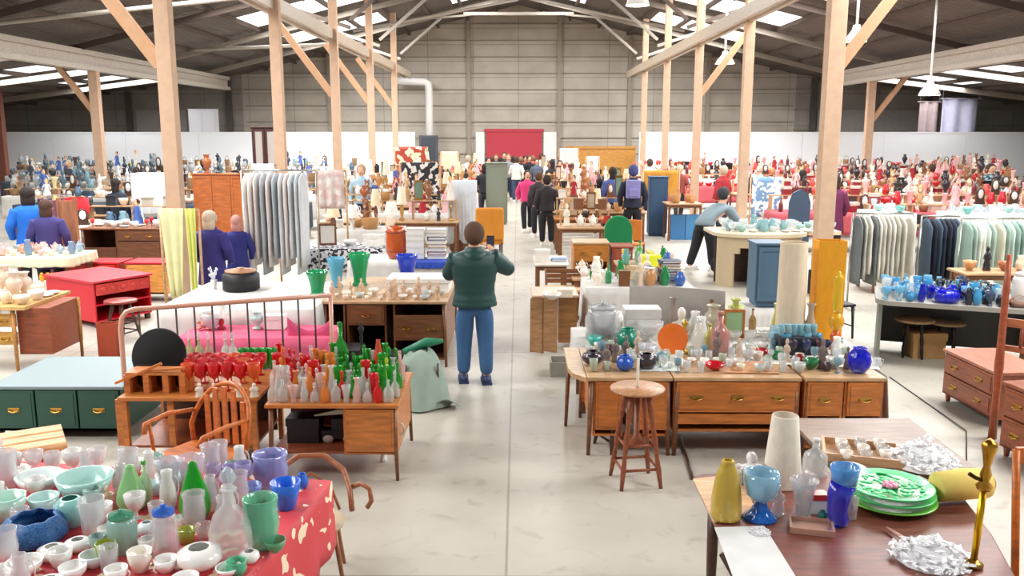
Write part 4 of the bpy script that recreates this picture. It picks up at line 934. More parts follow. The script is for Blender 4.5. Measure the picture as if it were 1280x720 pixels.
# bottles on the teak desk
cols = [('e6e6e2', 'clear'), ('e9dcd2', 'clear'), ('e0181c', 'red'), ('f0842c', 'amber'), ('17b02a', 'green'), ('e9f0ee', 'clear'), ('e04a3a', 'orange red'), ('5fb83c', 'leaf green'), ('f0c9c0', 'pale pink')]
rows = [(504, 468, 'ccpccaccpcrc', 13), (498, 456, 'cpcapcrgcrgc', 13), (492, 450, 'pcapcagcgcgg', 13), (486, 446, 'arcrcaggrgyg', 13), (480, 440, 'rrcrragcgggc', 13), (477, 432, 'arragcgggcgp', 13), (475, 428, 'rracagrggcgg', 13)]
cm_ = {'c': ('e8ecea', 'clear'), 'p': ('efc7bb', 'pale pink'), 'a': ('f08f3c', 'amber'), 'g': ('14a828', 'green'), 'r': ('e3161d', 'red'), 'y': ('d8d83a', 'yellow')}
kds = ['decanter', 'slim_vase', 'bottle', 'decanter', 'flared_vase']
for r, (py, yt, code, w_) in enumerate(rows):
    n_ = len(code)
    for i, c in enumerate(code):
        x = 338 + (496 - 338) * (i + .5 * (r % 2)) / n_ + r * 1.6 + 3; kd = kds[(i * 2 + r) % 5]; hx, nm = cm_[c]
        m_ = cl(hx) if c == 'c' else g(hx)
        ix(kd, (m_, m_), x, py, w_, yt + (i * 7 % 5) * 3, z=.6, label='%s glass %s in the crowd on the teak desk' % (nm, kd.replace('_', ' ')), group='%s glass %ss on the teak desk' % (nm, kd.replace('_', ' ')), n=12)
ix('bottle', (g('0f9f2a'), g('0f9f2a')), 427, 475, 18, 402, z=.6, label='tallest green bottle at the back of the teak desk', n=20)
ix('teardrop_vase', g('e2603a'), 474, 478, 18, 424, z=.6, label='orange red teardrop vase at the back of the teak desk', n=20)
ix('candlestick', BLK, 453, 470, 14, 402, z=.6, label='black candlestick at the back of the teak desk', n=16)
# ================================================================== BED HEADBOARD
y0 = 7.42; l0 = atY(150, 400, y0); r0 = atY(413, 369, 8.15); zt = atY(165, 388, y0).z
def hb(q): return Vector((l0.x + (r0.x - l0.x) * q, y0 + (8.15 - y0) * q, 0))
ztr = r0.z
t = thing('bed_headboard', 'long pinkish metal bed headboard standing behind the glass displays', 'headboard', hb(0)); H0 = hb(0)
pinkm = mat('cf9a84', 'gloss'); m = MB()
pts = [hb(0) - H0 + Vector((0, 0, z)) for z in (0, .5, zt - .16)] + [hb(.008) - H0 + Vector((0, 0, zt - .07)), hb(.03) - H0 + Vector((0, 0, zt - .015)), hb(.07) - H0 + Vector((0, 0, zt))] + [hb(.5) - H0 + Vector((0, 0, (zt + ztr) / 2)), hb(1) - H0 + Vector((0, 0, ztr))]
m.path(pts, .022, 10); ob('frame', m, pinkm, t)
m = MB(); m.path([hb(0) - H0 + Vector((0, 0, .45)), hb(1) - H0 + Vector((0, 0, .5))], .014, 8); ob('lower_rail', m, mat('8a5a48'), t)
m = MB(); m.path([hb(1) - H0 + Vector((0, 0, ztr)), hb(1) - H0], .02, 8); ob('end_post', m, pinkm, t)
for i in range(1, 12): q = i / 12; m = MB(); zz = zt + (ztr - zt) * q; m.path([hb(q) - H0 + Vector((0, 0, .46)), hb(q) - H0 + Vector((0, 0, zz))], .009, 6); ob('spindle', m, mat('4d3a38'), t)
# ================================================================== GREEN CHEST
a = P(-6, 548, 0); b = P(158, 548, 0); w_ = b.x - a.x
chest('dark green painted chest with pale blue grey top at the left', ((a.x + b.x) / 2, a.y, 0), w_, 1.0, .47, 1, mat('1f4a3c', rough=.4), BRASS, mtop=mat('7b8c90', rough=.4), name='blanket_chest', cat='chest', cols=3, hk='bar', nh=1, foot=.07)
# ================================================================== RED CHESTS AND LEFT TABLE
N_ = P(121, 411, 0); Lc = P(62, 399, 0); d_ = (Lc - N_); wr = d_.length; ar = math.atan2(d_.y, d_.x)
RED = mat('c8142a', rough=.35)
# long side from N to L is the chest's back-left face; drawers face right
hR = atY(121, 352, N_.y).z
t = thing('red_sideboard', 'bright red painted sideboard with open front beside the bed rail', 'sideboard', N_, ar)
m = MB(); D3 = .85
m.box(0, wr, -.02 - 0, 0, .08, hR - .03); m.box(0, wr, -D3, -D3 + .02, .08, hR - .03); m.box(wr - .02, wr, -D3 + .02, -.02, .08, hR - .03); m.box(0, wr - .02, -D3 + .02, -.02, .08, .1); m.box(0, wr - .02, -D3 + .02, -.02, .3, .32)
ob('body', m, RED, t); m = MB(); m.box(-.03, wr + .03, -D3 - .03, .03, hR - .03, hR); ob('top', m, mat('d43040', rough=.4), t, bev=.006)
m = MB(); m.box(-.015, .005, -D3 + .03, -.03, hR - .2, hR - .05)
for i in range(5): m.ball((-.02, -D3 + .12 + i * .15, hR - .12), .015, .05, .035, 8)
ob('drawer', m, mat('d2423e', rough=.4), t)
for x in (.04, wr - .04):
    for y in (-D3 + .05, -.05): m = MB(); m.box(x - .03, x + .03, y - .03, y + .03, 0, .08); ob('foot', m, W_dk, t)
a = P(88, 345, .6)
chest('red painted bench behind the red sideboard', (atY(112, 300, 13.4).x, 13.4, 0), .8, .5, .62, 1, mat('c92a20', rough=.4), BRASS, mtop=mat('d01826', rough=.4), name='red_bench', cat='bench', nh=1)
chest('small red topped side cupboard beside the brown dresser', (atY(180, 300, 13.4).x, 13.4, 0), .62, .5, .62, 1, mat('d59a4e', 'wood'), BRASS, mtop=mat('c92030', rough=.4), name='side_cupboard', cat='cupboard', nh=1, foot=.12)
b = P(139, 447, 0); spawn('crate', mat('9c3f24', 'rough'), b, .22, .42, name='terracotta_planter', cat='planter', label='tall terracotta planter left of the bed rail')
b = P(142, 405, .45); stool('dark red side table behind the terracotta planter', (P(150, 425, 0).x, P(150, 425, 0).y + .1, 0), .2, .5, mat('8a2c22', 'wood'), W_dk, name='side_table')
# left curved table
fr = P(30, 384, .75); t = thing('curved_desk', 'curved wooden desk with yellowish edge at the left, cream wares on top', 'desk', (fr.x, fr.y, 0))
rim = P(64, 372, .75); Rr = rim.x - fr.x
poly = [(Rr * math.cos(q) + .0, .5 + .5 * math.sin(q)) for q in [-PI / 2 + PI * i / 12 for i in range(13)]] + [(-1.6, 1.0), (-1.6, 0)]
m = MB(); m.prism(poly, .715, .75); ob('tabletop', m, mat('cba368', 'wood'), t)
m = MB(); m.box(-.16, .2, .12, .8, .2, .715); ob('pedestal', m, mat('8a4426', 'wood'), t)
for i in range(2): drawer(t, -.42, -.16, .3 + .2 * i, .46 + .2 * i, mat('cf9a48', 'wood'), BRASS, 1, .12)
for (x, y) in ((-.16, .05), (.2, .75), (-1.4, .1)): m = MB(); m.path([(x, y, .715), (x, y, 0)], [.025, .018], 8); ob('leg', m, mat('b07b40', 'wood'), t)
fill((fr.x - .85, fr.x + Rr * .7, fr.y + .1, fr.y + .9), .75, .95, [('bowl', [WHT, CRM], 'cream'), ('teapot', [CRM, gl('e8d4c4')], 'cream'), ('plate', [WHT], 'white'), ('urn', [gl('d9c3b0')], 'beige')], 'on the curved desk at the left', '', 3, gap=.2, n=12)
# ================================================================== white cloth table and pink cloth
a = P(196, 386, .75); b = P(398, 386, .75)
b = P(390, 386, .75); r5 = (a.x, b.x, a.y, a.y + 1.7); table(r5, .74, W_tan, W_br, 'long trestle table under a white sheet behind the bed rail', cloth=M_cw, drop=.6, cl_label='white sheet over the long table behind the bed rail')
a = P(228, 418, .6); b = P(411, 418, .6)
table((a.x, b.x, 8.5, r5[2] - .08), .58, W_tan, W_br, 'low table under a pink cloth behind the bed rail', cloth=ct('dd5f80'), drop=.5, cl_label='pink cloth over the low table behind the bed rail')
m = MB(); p0 = P(385, 415, .6)
m.sheet(lambda u, v: (a.x + (b.x - a.x) * (.72 + .3 * u), 8.6 - .05 * v * math.sin(u * 9), .78 - .14 * abs(math.sin(u * 3)) - .5 * v), 18, 8); tag(ob('folded_quilt', m, ct('cf4e78')), 'bright pink quilt hanging at the right end of the low table', 'quilt')
for i, (kd, mt, x, w_, yt, lab) in enumerate([('bowl', g('e7ecef'), 265, 26, 388, 'clear bowl on the white sheet seen through the bed rail'), ('table_lamp', (gl('b0202c'), gl('e9e4dc')), 277, 20, 380, 'small red lamp with white shade seen through the bed rail'), ('teddy_bear', (ct('c98a7c'), ct('e3b8a8')), 258, 24, 390, 'dull pink stuffed bear on the pink cloth'), ('lidded_box', ct('e9e6e2'), 345, 26, 392, 'white box on the pink cloth'), ('urn', gl('b9d0cc'), 322, 18, 388, 'pale green urn on the pink cloth')]):
    ix(kd, mt, x, 412, w_, yt, z=.6, label=lab)
# round black drum
ix('jar', (BLK, mat('b98a68', 'wood')), 302, 366, 46, 333, z=.75, name='drum_box', cat='box', label='round black box with tan lid on the white sheet', n=24)
ix('potted_plant', (gl('f0ece4'), gl('e9e9f4')), 268, 362, 14, 332, z=.75, label='small white flowers in a pot by the purple coats')
# ================================================================== TABLE WITH GREEN AND BLUE VASES
a = P(400, 377, .75); b = P(559, 377, .75); w6 = b.x - a.x; Y6 = a.y
d6 = desk('long_counter_desk', 'long brown desk behind the bottle display, vases along its top', 'desk', ((a.x + b.x) / 2, Y6, 0), w6, 1.7, .75, W_tan, W_br, BRASS, peds=[(-w6 / 2 + .03, -w6 / 2 + .05, .05, []), (-.42, .02, .1, [('d', .25, 1, 'bar'), ('open', .2, 0, 'bar')]), (.1, w6 / 2 - .03, .08, [('open', .12, 0, ''), ('d', .3, 2, 'bar')])], back=.1, lr=.025, leg_m=W_br)
m = MB(); m.box(-.46, -.44, .05, 1.6, .05, .72); ob('side_panel', m, mat('8a5f42', 'wood'), d6)
def V6(kd, mt, x, w_, yt, py, lab): ix(kd, mt, x, py, w_, yt, z=.75, label=lab, n=24)
V6('flared_vase', g('17a766'), 397, 29, 336, 370, 'emerald glass vase, the leftmost on the long brown desk')
V6('flared_vase', g('6cc4e4'), 421, 24, 320, 360, 'light blue glass vase right of the leftmost emerald vase')
V6('flared_vase', g('12b46c'), 450, 29, 314, 358, 'tall emerald glass vase in the middle of the long brown desk')
V6('flared_vase', g('1d49d8'), 509, 29, 316, 355, 'cobalt blue glass vase on the long brown desk')
rect6 = (a.x + .05, b.x - .05, Y6 + .05, Y6 + .5)
fill(rect6, .75, .95, [('cup', [gl('efe6dc'), gl('e6c9b0')], 'pale'), ('bowl', [g('dfe8e4'), gl('e9e2d6')], 'pale'), ('figurine', [gl('d9b89c')], 'small peach')], 'along the front of the long brown desk', '', 5, gap=.13, n=8, smin=.5, smax=.75)
spawn('lidded_box', (mat('f0efeb'), mat('e6e4de')), (b.x - .38, Y6 + .8, .75), .75, .16, dy=.5, label='long white box on the right end of the long brown desk')
# dark junk before the counter
b_ = P(452, 440, 0)
spawn('lidded_box', (W_dk, BLK), (b_.x, 8.9, 0), .5, .4, label='dark wooden box on the floor behind the bottle desk')
spawn('toy_truck', (BLK, BLK), (b_.x + .6, 8.95, 0), .7, .35, name='typewriter_case', cat='case', label='black metal case on wheels beneath the long brown desk')
# sage cloth heap
b_ = P(524, 512, 0)
t = thing('covered_chair', 'chair covered by a sage green cloth beside the bottle desk', 'chair', (b_.x, b_.y + .2, 0), .2); t.scale = (.76, .76, .84)
m = MB()
def hp(u, v):
    a_ = u * 2 * PI; h = .62 * (1 - v ** 2.2); r = .1 + .27 * v + .03 * math.sin(a_ * 5 + v * 4) * v
    return (r * math.cos(a_) * (1.0), r * math.sin(a_) * 1.1 + .1 * (1 - v), max(.02, h + .02 * math.sin(a_ * 3)))
vs = []; fs = []; NU, NV = 40, 12
for j in range(NV + 1):
    for i in range(NU): vs.append(hp(i / NU, j / NV))
for j in range(NV):
    for i in range(NU): fs.append((j * NU + i, (j + 1) * NU + i, (j + 1) * NU + (i + 1) % NU, j * NU + (i + 1) % NU))
fs.append(tuple(range(NU - 1, -1, -1))); m.add(vs, fs, 0, True); ob('draped_cover', m, ct('93a598'), t)
m = MB(); m.sheet(lambda u, v: (.1 + .34 * u, -.3 + .24 * v - .1 * u, .03 + .1 * math.sin(u * 3) * (1 - v)), 8, 5); ob('cloth_tail', m, ct('879a8c'), t)
for x in (-.2, .2):
    for y in (-.15, .2): m = MB(); m.path([(x, y, .5), (x, y, 0)], .015, 6); ob('leg', m, W_dk, t)
m = MB(); m.path([(-.12, .05, 0), (.1, .12, .08), (.26, .1, .1)], [.03, .05, .02], 8); tag(ob('green_umbrella', m, mat('1e7a58'), loc=(b_.x - .05, b_.y + .2, .5)), 'folded dark green umbrella on the sage covered chair', 'umbrella')
# ================================================================== MAIN PERSON
person(592, 479, 276, PI + .12, '1c4648', '3b6390', '5b4032', 'person in dark green puffer jacket and blue jeans photographing in the aisle', 'photo', lvl=2, topm=mat('17413f', 'cloth', .5), w_=1.04, shoe='2c3c64')
pb = P(592, 479, 0)
m = MB(); m.box(-.04, .04, -.01, .01, -.07, .07); m.box(-.035, .035, -.013, -.01, -.06, .06, 1)
tag(ob('smartphone', m, [BLK, mat('3a3f4a')], loc=(pb.x + .17, pb.y + .42, 1.44)), 'dark phone held up by the person in the green jacket', 'phone')
# ================================================================== people at left
person(258, 352, 262, PI - .2, '34307c', '2c2a50', 'cdbba8', 'person in long purple coat with pale hair behind the white sheet table', 'stand', True, True, Y=12.3, w_=1.12)
person(291, 352, 268, PI + .3, '2b2f78', '2c2a50', 'c98f84', 'person in blue purple coat with reddish hair right of the purple coat', 'stand', True, True, Y=13.1)
person(30, 300, 232, PI + .5, '1f6fd6', '20242c', '2a211f', 'dark haired person in bright blue coat at the far left', 'stand', True, True, Y=14.2, w_=1.1)
person(52, 300, 248, PI + .2, '3d3674', '20242c', '4a3028', 'brown haired person in purple jumper beside the bright blue coat', 'stand', True, True, Y=13.7, w_=1.1)
person(143, 300, 222, PI - .4, '232a3c', '20242c', '2a211f', 'person in black coat behind the brown dresser', 'stand', True, True, Y=18.4)
# ================================================================== RIGHT MIDDLE DESK
ZD = .66
a = P(733, 472, ZD); b = P(1003, 472, ZD); c = P(1108, 472, ZD); YD = a.y
xm = P(842, 472, ZD).x
wC = b.x - xm
desk('walnut_desk', 'long walnut desk with wide drawer, glassware on top, behind the tall stool', 'desk', ((xm + b.x) / 2, YD, 0), wC - .01, 1.0, ZD, W_tan, W_desk, BRASS, peds=[(-wC / 2 + .01, wC / 2 - .01, .2, [('d', .27, 3, 'bar'), ('d', .1, 0, 'bar')])], back=.12, legz=ZD - .03, lr=.028, leg_m=W_br)
wL = xm - a.x
t = desk('dressing_table', 'left section of the walnut desks with dark kneehole behind the tall stool', 'desk', ((a.x + xm) / 2, YD, 0), wL - .01, 1.0, ZD - .001, W_tan, W_desk, BRASS, peds=[(-wL / 2 + .06, -wL / 2 + .3, .16, [('p', .42, 0, 'bar')]), (wL / 2 - .28, wL / 2 - .02, .16, [('p', .42, 0, 'bar')])], back=.16, lr=.026, leg_m=W_br)
m = MB(); m.prism([(-wL / 2, 0), (-wL / 2 - .1, .12), (-wL / 2 - .13, .3), (-wL / 2 - .13, 1.0), (-wL / 2, 1.0)], ZD - .04, ZD - .001); ob('curved_top_end', m, W_tan, t)
m = MB(); m.path([(-wL / 2 - .1, .72, ZD - .04), (-wL / 2 - .12, .74, 0)], [.022, .014], 8); ob('leg', m, W_br, t)
wR = c.x - b.x
desk('walnut_cabinet', 'walnut cabinet with two square drawers at the right end of the walnut desks', 'cabinet', ((b.x + c.x) / 2 + .01, YD, 0), wR - .02, 1.0, ZD, W_tan, W_desk, BRASS, peds=[(-wR / 2 + .02, -.005, .06, [('d', .3, 1, 'bar'), ('open', .25, 0, '')]), (.005, wR / 2 - .02, .06, [('d', .3, 1, 'bar'), ('open', .25, 0, '')])], back=.08, lr=.02, leg_m=W_br)
m = MB(); m.sheet(lambda u, v: (c.x + .02 + .06 * v * (1 + .5 * math.sin(u * 11)), YD + .05 + .6 * u, ZD + .004 - .62 * v), 14, 8, th=.006); tag(ob('white_sheet', m, M_cw), 'white paper sheet hanging from the right end of the walnut cabinet', 'sheet')
# cloths on desktop
def flat(px, col, z, label, name='white_paper', m_=None):
    poly = [P(x, y, z) for x, y in px]; m = MB(); c0 = sum(poly, Vector()) / len(poly); m.prism([(p.x - c0.x, p.y - c0.y) for p in poly][::-1] if False else [(p.x - c0.x, p.y - c0.y) for p in poly], 0, .004)
    return tag(ob(name, m, m_ or ct(col), loc=(c0.x, c0.y, z)), label, name.replace('white_', ''))
flat([(905, 452), (1100, 462), (1085, 440), (920, 432)], 'e9e6e0', ZD + .001, 'white cloth laid on the right part of the walnut desks', 'white_cloth')
flat([(800, 464), (850, 464), (848, 444), (806, 444)], 'e6ece8', ZD + .001, 'white napkin on the walnut desk left of the red dish', 'white_napkin')
flat([(905, 466), (975, 467), (955, 452), (915, 452)], 'd59a70', ZD + .006, 'peach coloured paper on the walnut desk by the red dish', 'paper')
def R1(kd, mt, x, py, w_, yt, lab, z=ZD, **k): k.setdefault('n', 22); return ix(kd, mt, x, py, w_, yt, z=z + .004, label=lab, **k)
R1('round_vase', gl('128065'), 784, 437, 30, 408, 'glossy green apple shaped vase on the walnut desk', z=ZD)
R1('round_vase', gl('2256b8'), 781, 464, 22, 442, 'bright blue round pot below the green apple vase')
R1('jar', (cl('e6eaee'), cl('e6eaee')), 753, 432, 40, 374, 'large clear glass jar at the left of the walnut desk')
R1('bowl', gl('3fb5a4'), 743, 434, 18, 418, 'teal bowl in front of the large clear jar')
R1('round_vase', gl('3b2f38'), 741, 456, 28, 436, 'dark brown bowl at the left front of the walnut desk')
R1('bowl', gl('52404a'), 764, 444, 20, 430, 'dark dish behind the blue round pot')
R1('pot', (gl('3a333a'),), 808, 462, 26, 438, 'dark glazed pot right of the blue round pot')
R1('bowl', gl('cfcdd2'), 808, 442, 26, 428, 'grey bowl stacked above the dark glazed pot')
R1('footed_bowl', cl('eef2f2'), 812, 430, 34, 398, 'clear footed bowl behind the dark glazed pot')
R1('tumbler', gl('f0eee9'), 770, 414, 22, 388, 'white beaker behind the green apple vase')
R1('plate', gl('e9701a'), 840, 408, 34, 374, 'orange plate', tilt=0)
bpy.data.objects.remove(bpy.data.objects[[o.name for o in bpy.data.objects if o.get('label') == 'orange plate'][0]])
b_ = atY(841, 400, YD + .8); o = spawn('plate', gl('e9701a'), (b_.x, YD + .8, ZD + .02), .27, .03, label='orange plate leaning upright on the walnut desk', n=28); o.rotation_euler = (PI / 2 - .2, 0, 0); o.location.z = ZD + .135
R1('candlestick', mat('dcb04e', 'metal'), 855, 442, 16, 398, 'yellow brass candlestick right of the orange plate')
R1('bottle', (cl('ecebe0'), cl()), 872, 444, 18, 398, 'clear arched bottle between the yellow candlestick and the pink bottle')
R1('bottle', (g('d8cf5e'), g('d8cf5e')), 886, 440, 14, 404, 'yellow green bottle left of the pink bottle')
R1('bottle', (g('cf8f86'), g('cf8f86')), 899, 446, 24, 388, 'dull pink bottle in the middle of the walnut desk')
R1('decanter', (cl('e0dde0'), cl('d9cfe0')), 896, 408, 22, 364, 'clear decanter behind the dull pink bottle')
R1('slim_vase', g('d6d97a'), 918, 420, 20, 372, 'pale yellow glass vase behind the white cloth')
R1('drum_shade', gl('dde8a0'), 919, 410, 22, 380, 'pale lime lampshade at the back of the walnut desk')
R1('bowl', g('e01830'), 893, 463, 26, 450, 'red glass dish on the front of the walnut desk')
R1('round_vase', g('1420d8'), 1073, 467, 30, 432, 'cobalt blue ball vase at the right end of the walnut cabinet')
R1('bottle', (gl('4a2ab0'), gl('4a2ab0')), 975, 424, 12, 384, 'deep violet bottle at the left of the blue glass group')
R1('bowl', g('c02028'), 952, 446, 16, 434, 'small red glass bowl left of the green dish')
R1('bowl', g('12824a'), 1013, 462, 20, 446, 'dark green glass bowl on the white cloth')
R1('bowl', g('2a9a5a'), 970, 450, 16, 438, 'small green glass dish near the violet bottle')
R1('round_vase', g('b01c28'), 999, 456, 12, 442, 'small ruby glass ball by the dark green bowl')
R1('jug', (gl('f0eae2'), gl('f0eae2')), 1045, 446, 18, 420, 'white china jug left of the cobalt ball vase')
R1('tumbler', gl('54464c'), 1034, 464, 10, 452, 'tiny dark cup in front of the white china jug')
R1('jug', cl('e8ecee'), 1096, 458, 16, 446, 'small clear jug at the right corner of the walnut cabinet')
for i in range(9): R1(['tumbler', 'bowl', 'goblet'][i % 3], g(['8fd0ea', '5cb8d8', 'bfe4ef'][i % 3]), 968 + (i % 5) * 13, 438 - (i // 5) * 12 + (i % 2) * 4, 14, 414 - (i // 5) * 10 + i % 3, 'pale blue glass %s in the blue group on the walnut cabinet' % ['tumbler', 'bowl', 'goblet'][i % 3], group='pale blue glass %ss on the walnut cabinet' % ['tumbler', 'bowl', 'goblet'][i % 3], n=14)
for i in range(6): R1('goblet', gl(['3a3344', '4a3038', '2c3458'][i % 3]), 990 + i * 8.5, 448 - (i % 2) * 5, 12, 424, 'dark %s goblet in front of the pale blue glass' % ['grey violet', 'brown', 'navy'][i % 3], group='dark %s goblets on the walnut cabinet' % ['grey violet', 'brown', 'navy'][i % 3], n=12)
for i in range(5): R1('footed_bowl', cl('f1efec'), 918 + i * 10, 428 - (i % 2) * 6, 18, 412, 'clear footed bowl in the row left of the violet bottle', group='clear footed bowls on the walnut desk', n=14)
for i in range(4): R1('cup', gl('efe6da'), 848 + i * 16, 458 - i % 2 * 5, 14, 446, 'cream cup on the front of the walnut desk', group='cream cups on the walnut desk', n=14)
# second row behind: crate with aqua glasses, tower, shades
bx = atY(1009, 412, YD + .55); t = spawn('lidded_box', (mat('23242c'), mat('2c2e38')), (bx.x, bx.y + .25, ZD), .36, .16, dy=.2, label='dark box carrying a row of aqua glasses', n=8)
for i in range(6): spawn('tumbler', g('9fd8e4'), (bx.x - .145 + i * .058, bx.y + .25, ZD + .165), .055, .1, label='aqua glass in the row on the dark box', group='aqua glasses on the dark box', n=14)
# yellow tower
tb = P(1048, 440, ZD); t = thing('glass_tower', 'tall stacked yellow and orange glass ornament beside the orange shade', 'ornament', (tb.x, tb.y + .1, ZD))
m = MB(); m.lathe([(0, 0), (.05, 0), (.05, .02), (.03, .05), (.05, .12), (.03, .17), (0, .17)], 16); ob('base', m, g('e2602c'), t)
m = MB(); m.ball((0, 0, .26), .07, .07, .085, 16); ob('globe', m, g('f0b81c'), t)
m = MB(); m.lathe([(0, .34), (.03, .34), (.045, .4), (.04, .6), (.055, .64), (.02, .7), (0, .72)], 16); ob('neck', m, g('f2cc28'), t)
R1('slim_vase', g('a4cfe0'), 1038, 424, 14, 332, 'tall pale blue slim vase beside the yellow tower')
def standing(lab, name, cat, px, py0, py1, w_, Y, mk, z0=None):
    p1 = atY(px, py1, Y); z = z0 if z0 is not None else atY(px, py0, Y).z; s = Y * 1.02 / F
    return spawn(mk[0], mk[1], (p1.x, Y, z), w_ * s, p1.z - z, label=lab, name=name, cat=cat, n=28)
fill((a.x + .02, c.x - .05, YD + .12, YD + .9), ZD + .004, .9, [('cup', [WHT, CRM, gl('b9a89a')], 'pale'), ('figurine', [gl('7a6a66'), gl('cdb8a4')], 'small'), ('tumbler', [cl(), g('c9d6c0')], 'clear'), ('bowl', [g('e0e6e2'), gl('cfc4ba')], 'pale'), ('goblet', [cl(), g('8fb8c8')], 'pale')], 'amid the wares on the walnut desks', '', 201, gap=.11, n=10, smin=.6, smax=.9)
# low second table behind walnut desks
r2 = (P(735, 430, ZD).x - .1, P(1060, 430, ZD).x, YD + 1.06, YD + 1.8)
table(r2, .66, W_tan, W_br, 'wooden table directly behind the walnut desks', cloth=M_cw, drop=.3, cl_label='white cloth on the table directly behind the walnut desks')
standing('large cream cylinder lampshade behind the aqua glasses', 'cylinder_lampshade', 'lampshade', 993, 372, 303, 36, YD + 1.25, ('drum_shade', (ct('dccbb0'),)), .665)
t_ = standing('square orange shade right of the cream cylinder shade', 'square_lampshade', 'lampshade', 1038, 368, 300, 34, YD + 1.3, ('crate', (mat('e6a020', 'cloth'),)), .665)
for i, (kd, mt, dx, w_, h_, lab) in enumerate([('mantel_clock', (W_dk, WHT), .25, .3, .34, 'dark mantel clock behind the large clear jar'), ('lidded_box', (ct('e9e7e2'), ct('d9d7d2')), .62, .34, .3, 'white box behind the green apple vase'), ('bust', (gl('ded6ca'),), 1.0, .2, .3, 'cream bust behind the orange plate'), ('urn', (gl('b3a892'),), 1.3, .18, .32, 'stone coloured urn behind the pink bottle'), ('picture_frame', (W_or, mat('9ab98a')), 1.5, .2, .28, 'small frame with green picture behind the decanter')]):
    spawn(kd, mt, (r2[0] + dx, YD + 1.35, .668), w_, h_, label=lab, n=16)
m = MB(); xa, xb = P(780, 392, .7).x, P(885, 392, .7).x; m.sheet(lambda u, v: (xa + (xb - xa) * u, YD + 1.92 - .3 * u * u + .0, .45 + .62 * v), 16, 2, th=.02); tag(ob('curved_screen', m, mat('9c948c', 'rough')), 'grey brown curved board standing behind the orange plate', 'screen'); 
fill((r2[0] + .05, r2[1] - .05, r2[2] + .05, r2[3] - .05), .666, .9, [('jug', [WHT, gl('b9a89a'), g('8fa8b4')], 'muted'), ('slim_vase', [gl('8a7a72'), g('d6d97a'), gl('cbb8a2')], 'muted'), ('bowl', [g('9fb8c0'), WHT], 'pale'), ('bottle', [(cl(), cl()), (g('b88a4a'), W_br)], 'clear or amber'), ('lidded_box', [(W_br, W_dk), (ct('c8bcae'), ct('d8d0c4'))], 'small')], 'on the white cloth table behind the walnut desks', '', 202, gap=.19, n=10)
# blue cabinet panel on white plinth
p = atY(960, 420, 10.4); t = cabinet('blue grey cupboard standing on a white draped plinth behind the walnut desks', (p.x, 10.4, .52), .36, .4, .78, mat('47657c', rough=.5), BRASS, doors=1, name='blue_cupboard')
table((p.x - .22, p.x + .22, 10.38, 10.85), .5, W_tan, W_br, 'small plinth table beneath the blue grey cupboard', cloth=M_cw, drop=.45, cl_label='white cloth over the plinth beneath the blue grey cupboard')
# ================================================================== tall stool
b_ = P(795, 612, 0); zs = .74
q = P(797, 484, zs)
stool('tall round wooden bar stool in front of the walnut desk', (q.x, q.y, 0), .205, zs, mat('b98760', 'wood'), W_red, nl=4, splay=.06, name='bar_stool', th=.022, rr=.02, rz=.95, screw=True)
m = MB(); m.lathe([(0, 0), (.012, 0), (.014, .01), (.011, .02), (.01, .22), (0, .225)], 10); tag(ob('taper_candle', m, mat('d8cfc0'), loc=(q.x, q.y, zs + .001)), 'thin pale candle standing on the tall bar stool', 'candle')
stool('low dark stool tucked behind the tall bar stool', (P(765, 560, 0).x, 7.02, 0), .15, .5, W_red, W_dk, name='low_stool', nl=3)
# folding metal legs on the floor
m = MB(); e0, e1 = P(850, 545, 0), P(866, 600, 0)
m.path([e0 + Vector((0, 0, .012)), e1 + Vector((0, 0, .012))], .012, 8); tag(ob('metal_tube', m, W_dk), 'dark metal tube lying on the floor by the front right table', 'tube')
# ================================================================== FRONT RIGHT TABLE
Z = .75
poly = [P(x, y, Z) for x, y in ((867, 596), (878, 592), (990, 588), (1150, 594), (1205, 622), (1240, 668), (1275, 730), (1290, 800), (960, 800), (926, 722), (900, 665))]
c0 = poly[0].copy(); t = thing('dark_table', 'dark red brown table at the front right with green plates on it', 'table', (c0.x, c0.y, 0))
pl = [(p.x - c0.x, p.y - c0.y) for p in poly][::-1]
m = MB(); m.prism(pl, Z - .035, Z); ob('tabletop', m, mat('7a4336', 'wood'), t, bev=.006)
inn = [(x * .94 + .05, y * .94 - .05) for x, y in pl]; m = MB(); m.prism(inn, Z - .12, Z - .035); ob('apron', m, W_tan, t)
for (px, py) in ((893, 622), (1190, 640), (1245, 760), (975, 780)):
    p = P(px, py, Z) - c0; m = MB(); m.path([(p.x, p.y, Z - .036), (p.x, p.y, .4), (p.x, p.y, 0)], [.032, .028, .018], 10); ob('leg', m, W_dk, t)
m = MB(); p = P(893, 622, Z) - c0; m.path([(p.x + .05, p.y - .02, .45), (p.x + .22, p.y - .04, .15)], .02, 8); ob('brace', m, W_dk, t)
flat([(893, 660), (955, 658), (1000, 730), (925, 745)], 'dddcda', Z + .001, 'white paper sheet at the near edge of the front right table')
m = MB(); q = [P(x, y, Z) for x, y in ((866, 600), (925, 594), (945, 640), (892, 655))]; c1 = sum(q, Vector()) / 4; m.prism([(p.x - c1.x, p.y - c1.y) for p in q][::-1], 0, .008); tag(ob('wooden_board', m, mat('d9ab80', 'wood'), loc=(c1.x, c1.y, Z + .001)), 'pale wooden board beneath the yellow vase', 'board')
def R2(kd, mt, x, py, w_, yt, lab, **k): k.setdefault('n', 28); k.setdefault('z', Z + .002); return ix(kd, mt, x, py, w_, yt, label=lab, **k)
R2('amber_vase', mat('e2c350', 'glass'), 907, 654, 38, 572, 'amber yellow vase at the left corner of the front right table', z=Z + .01)
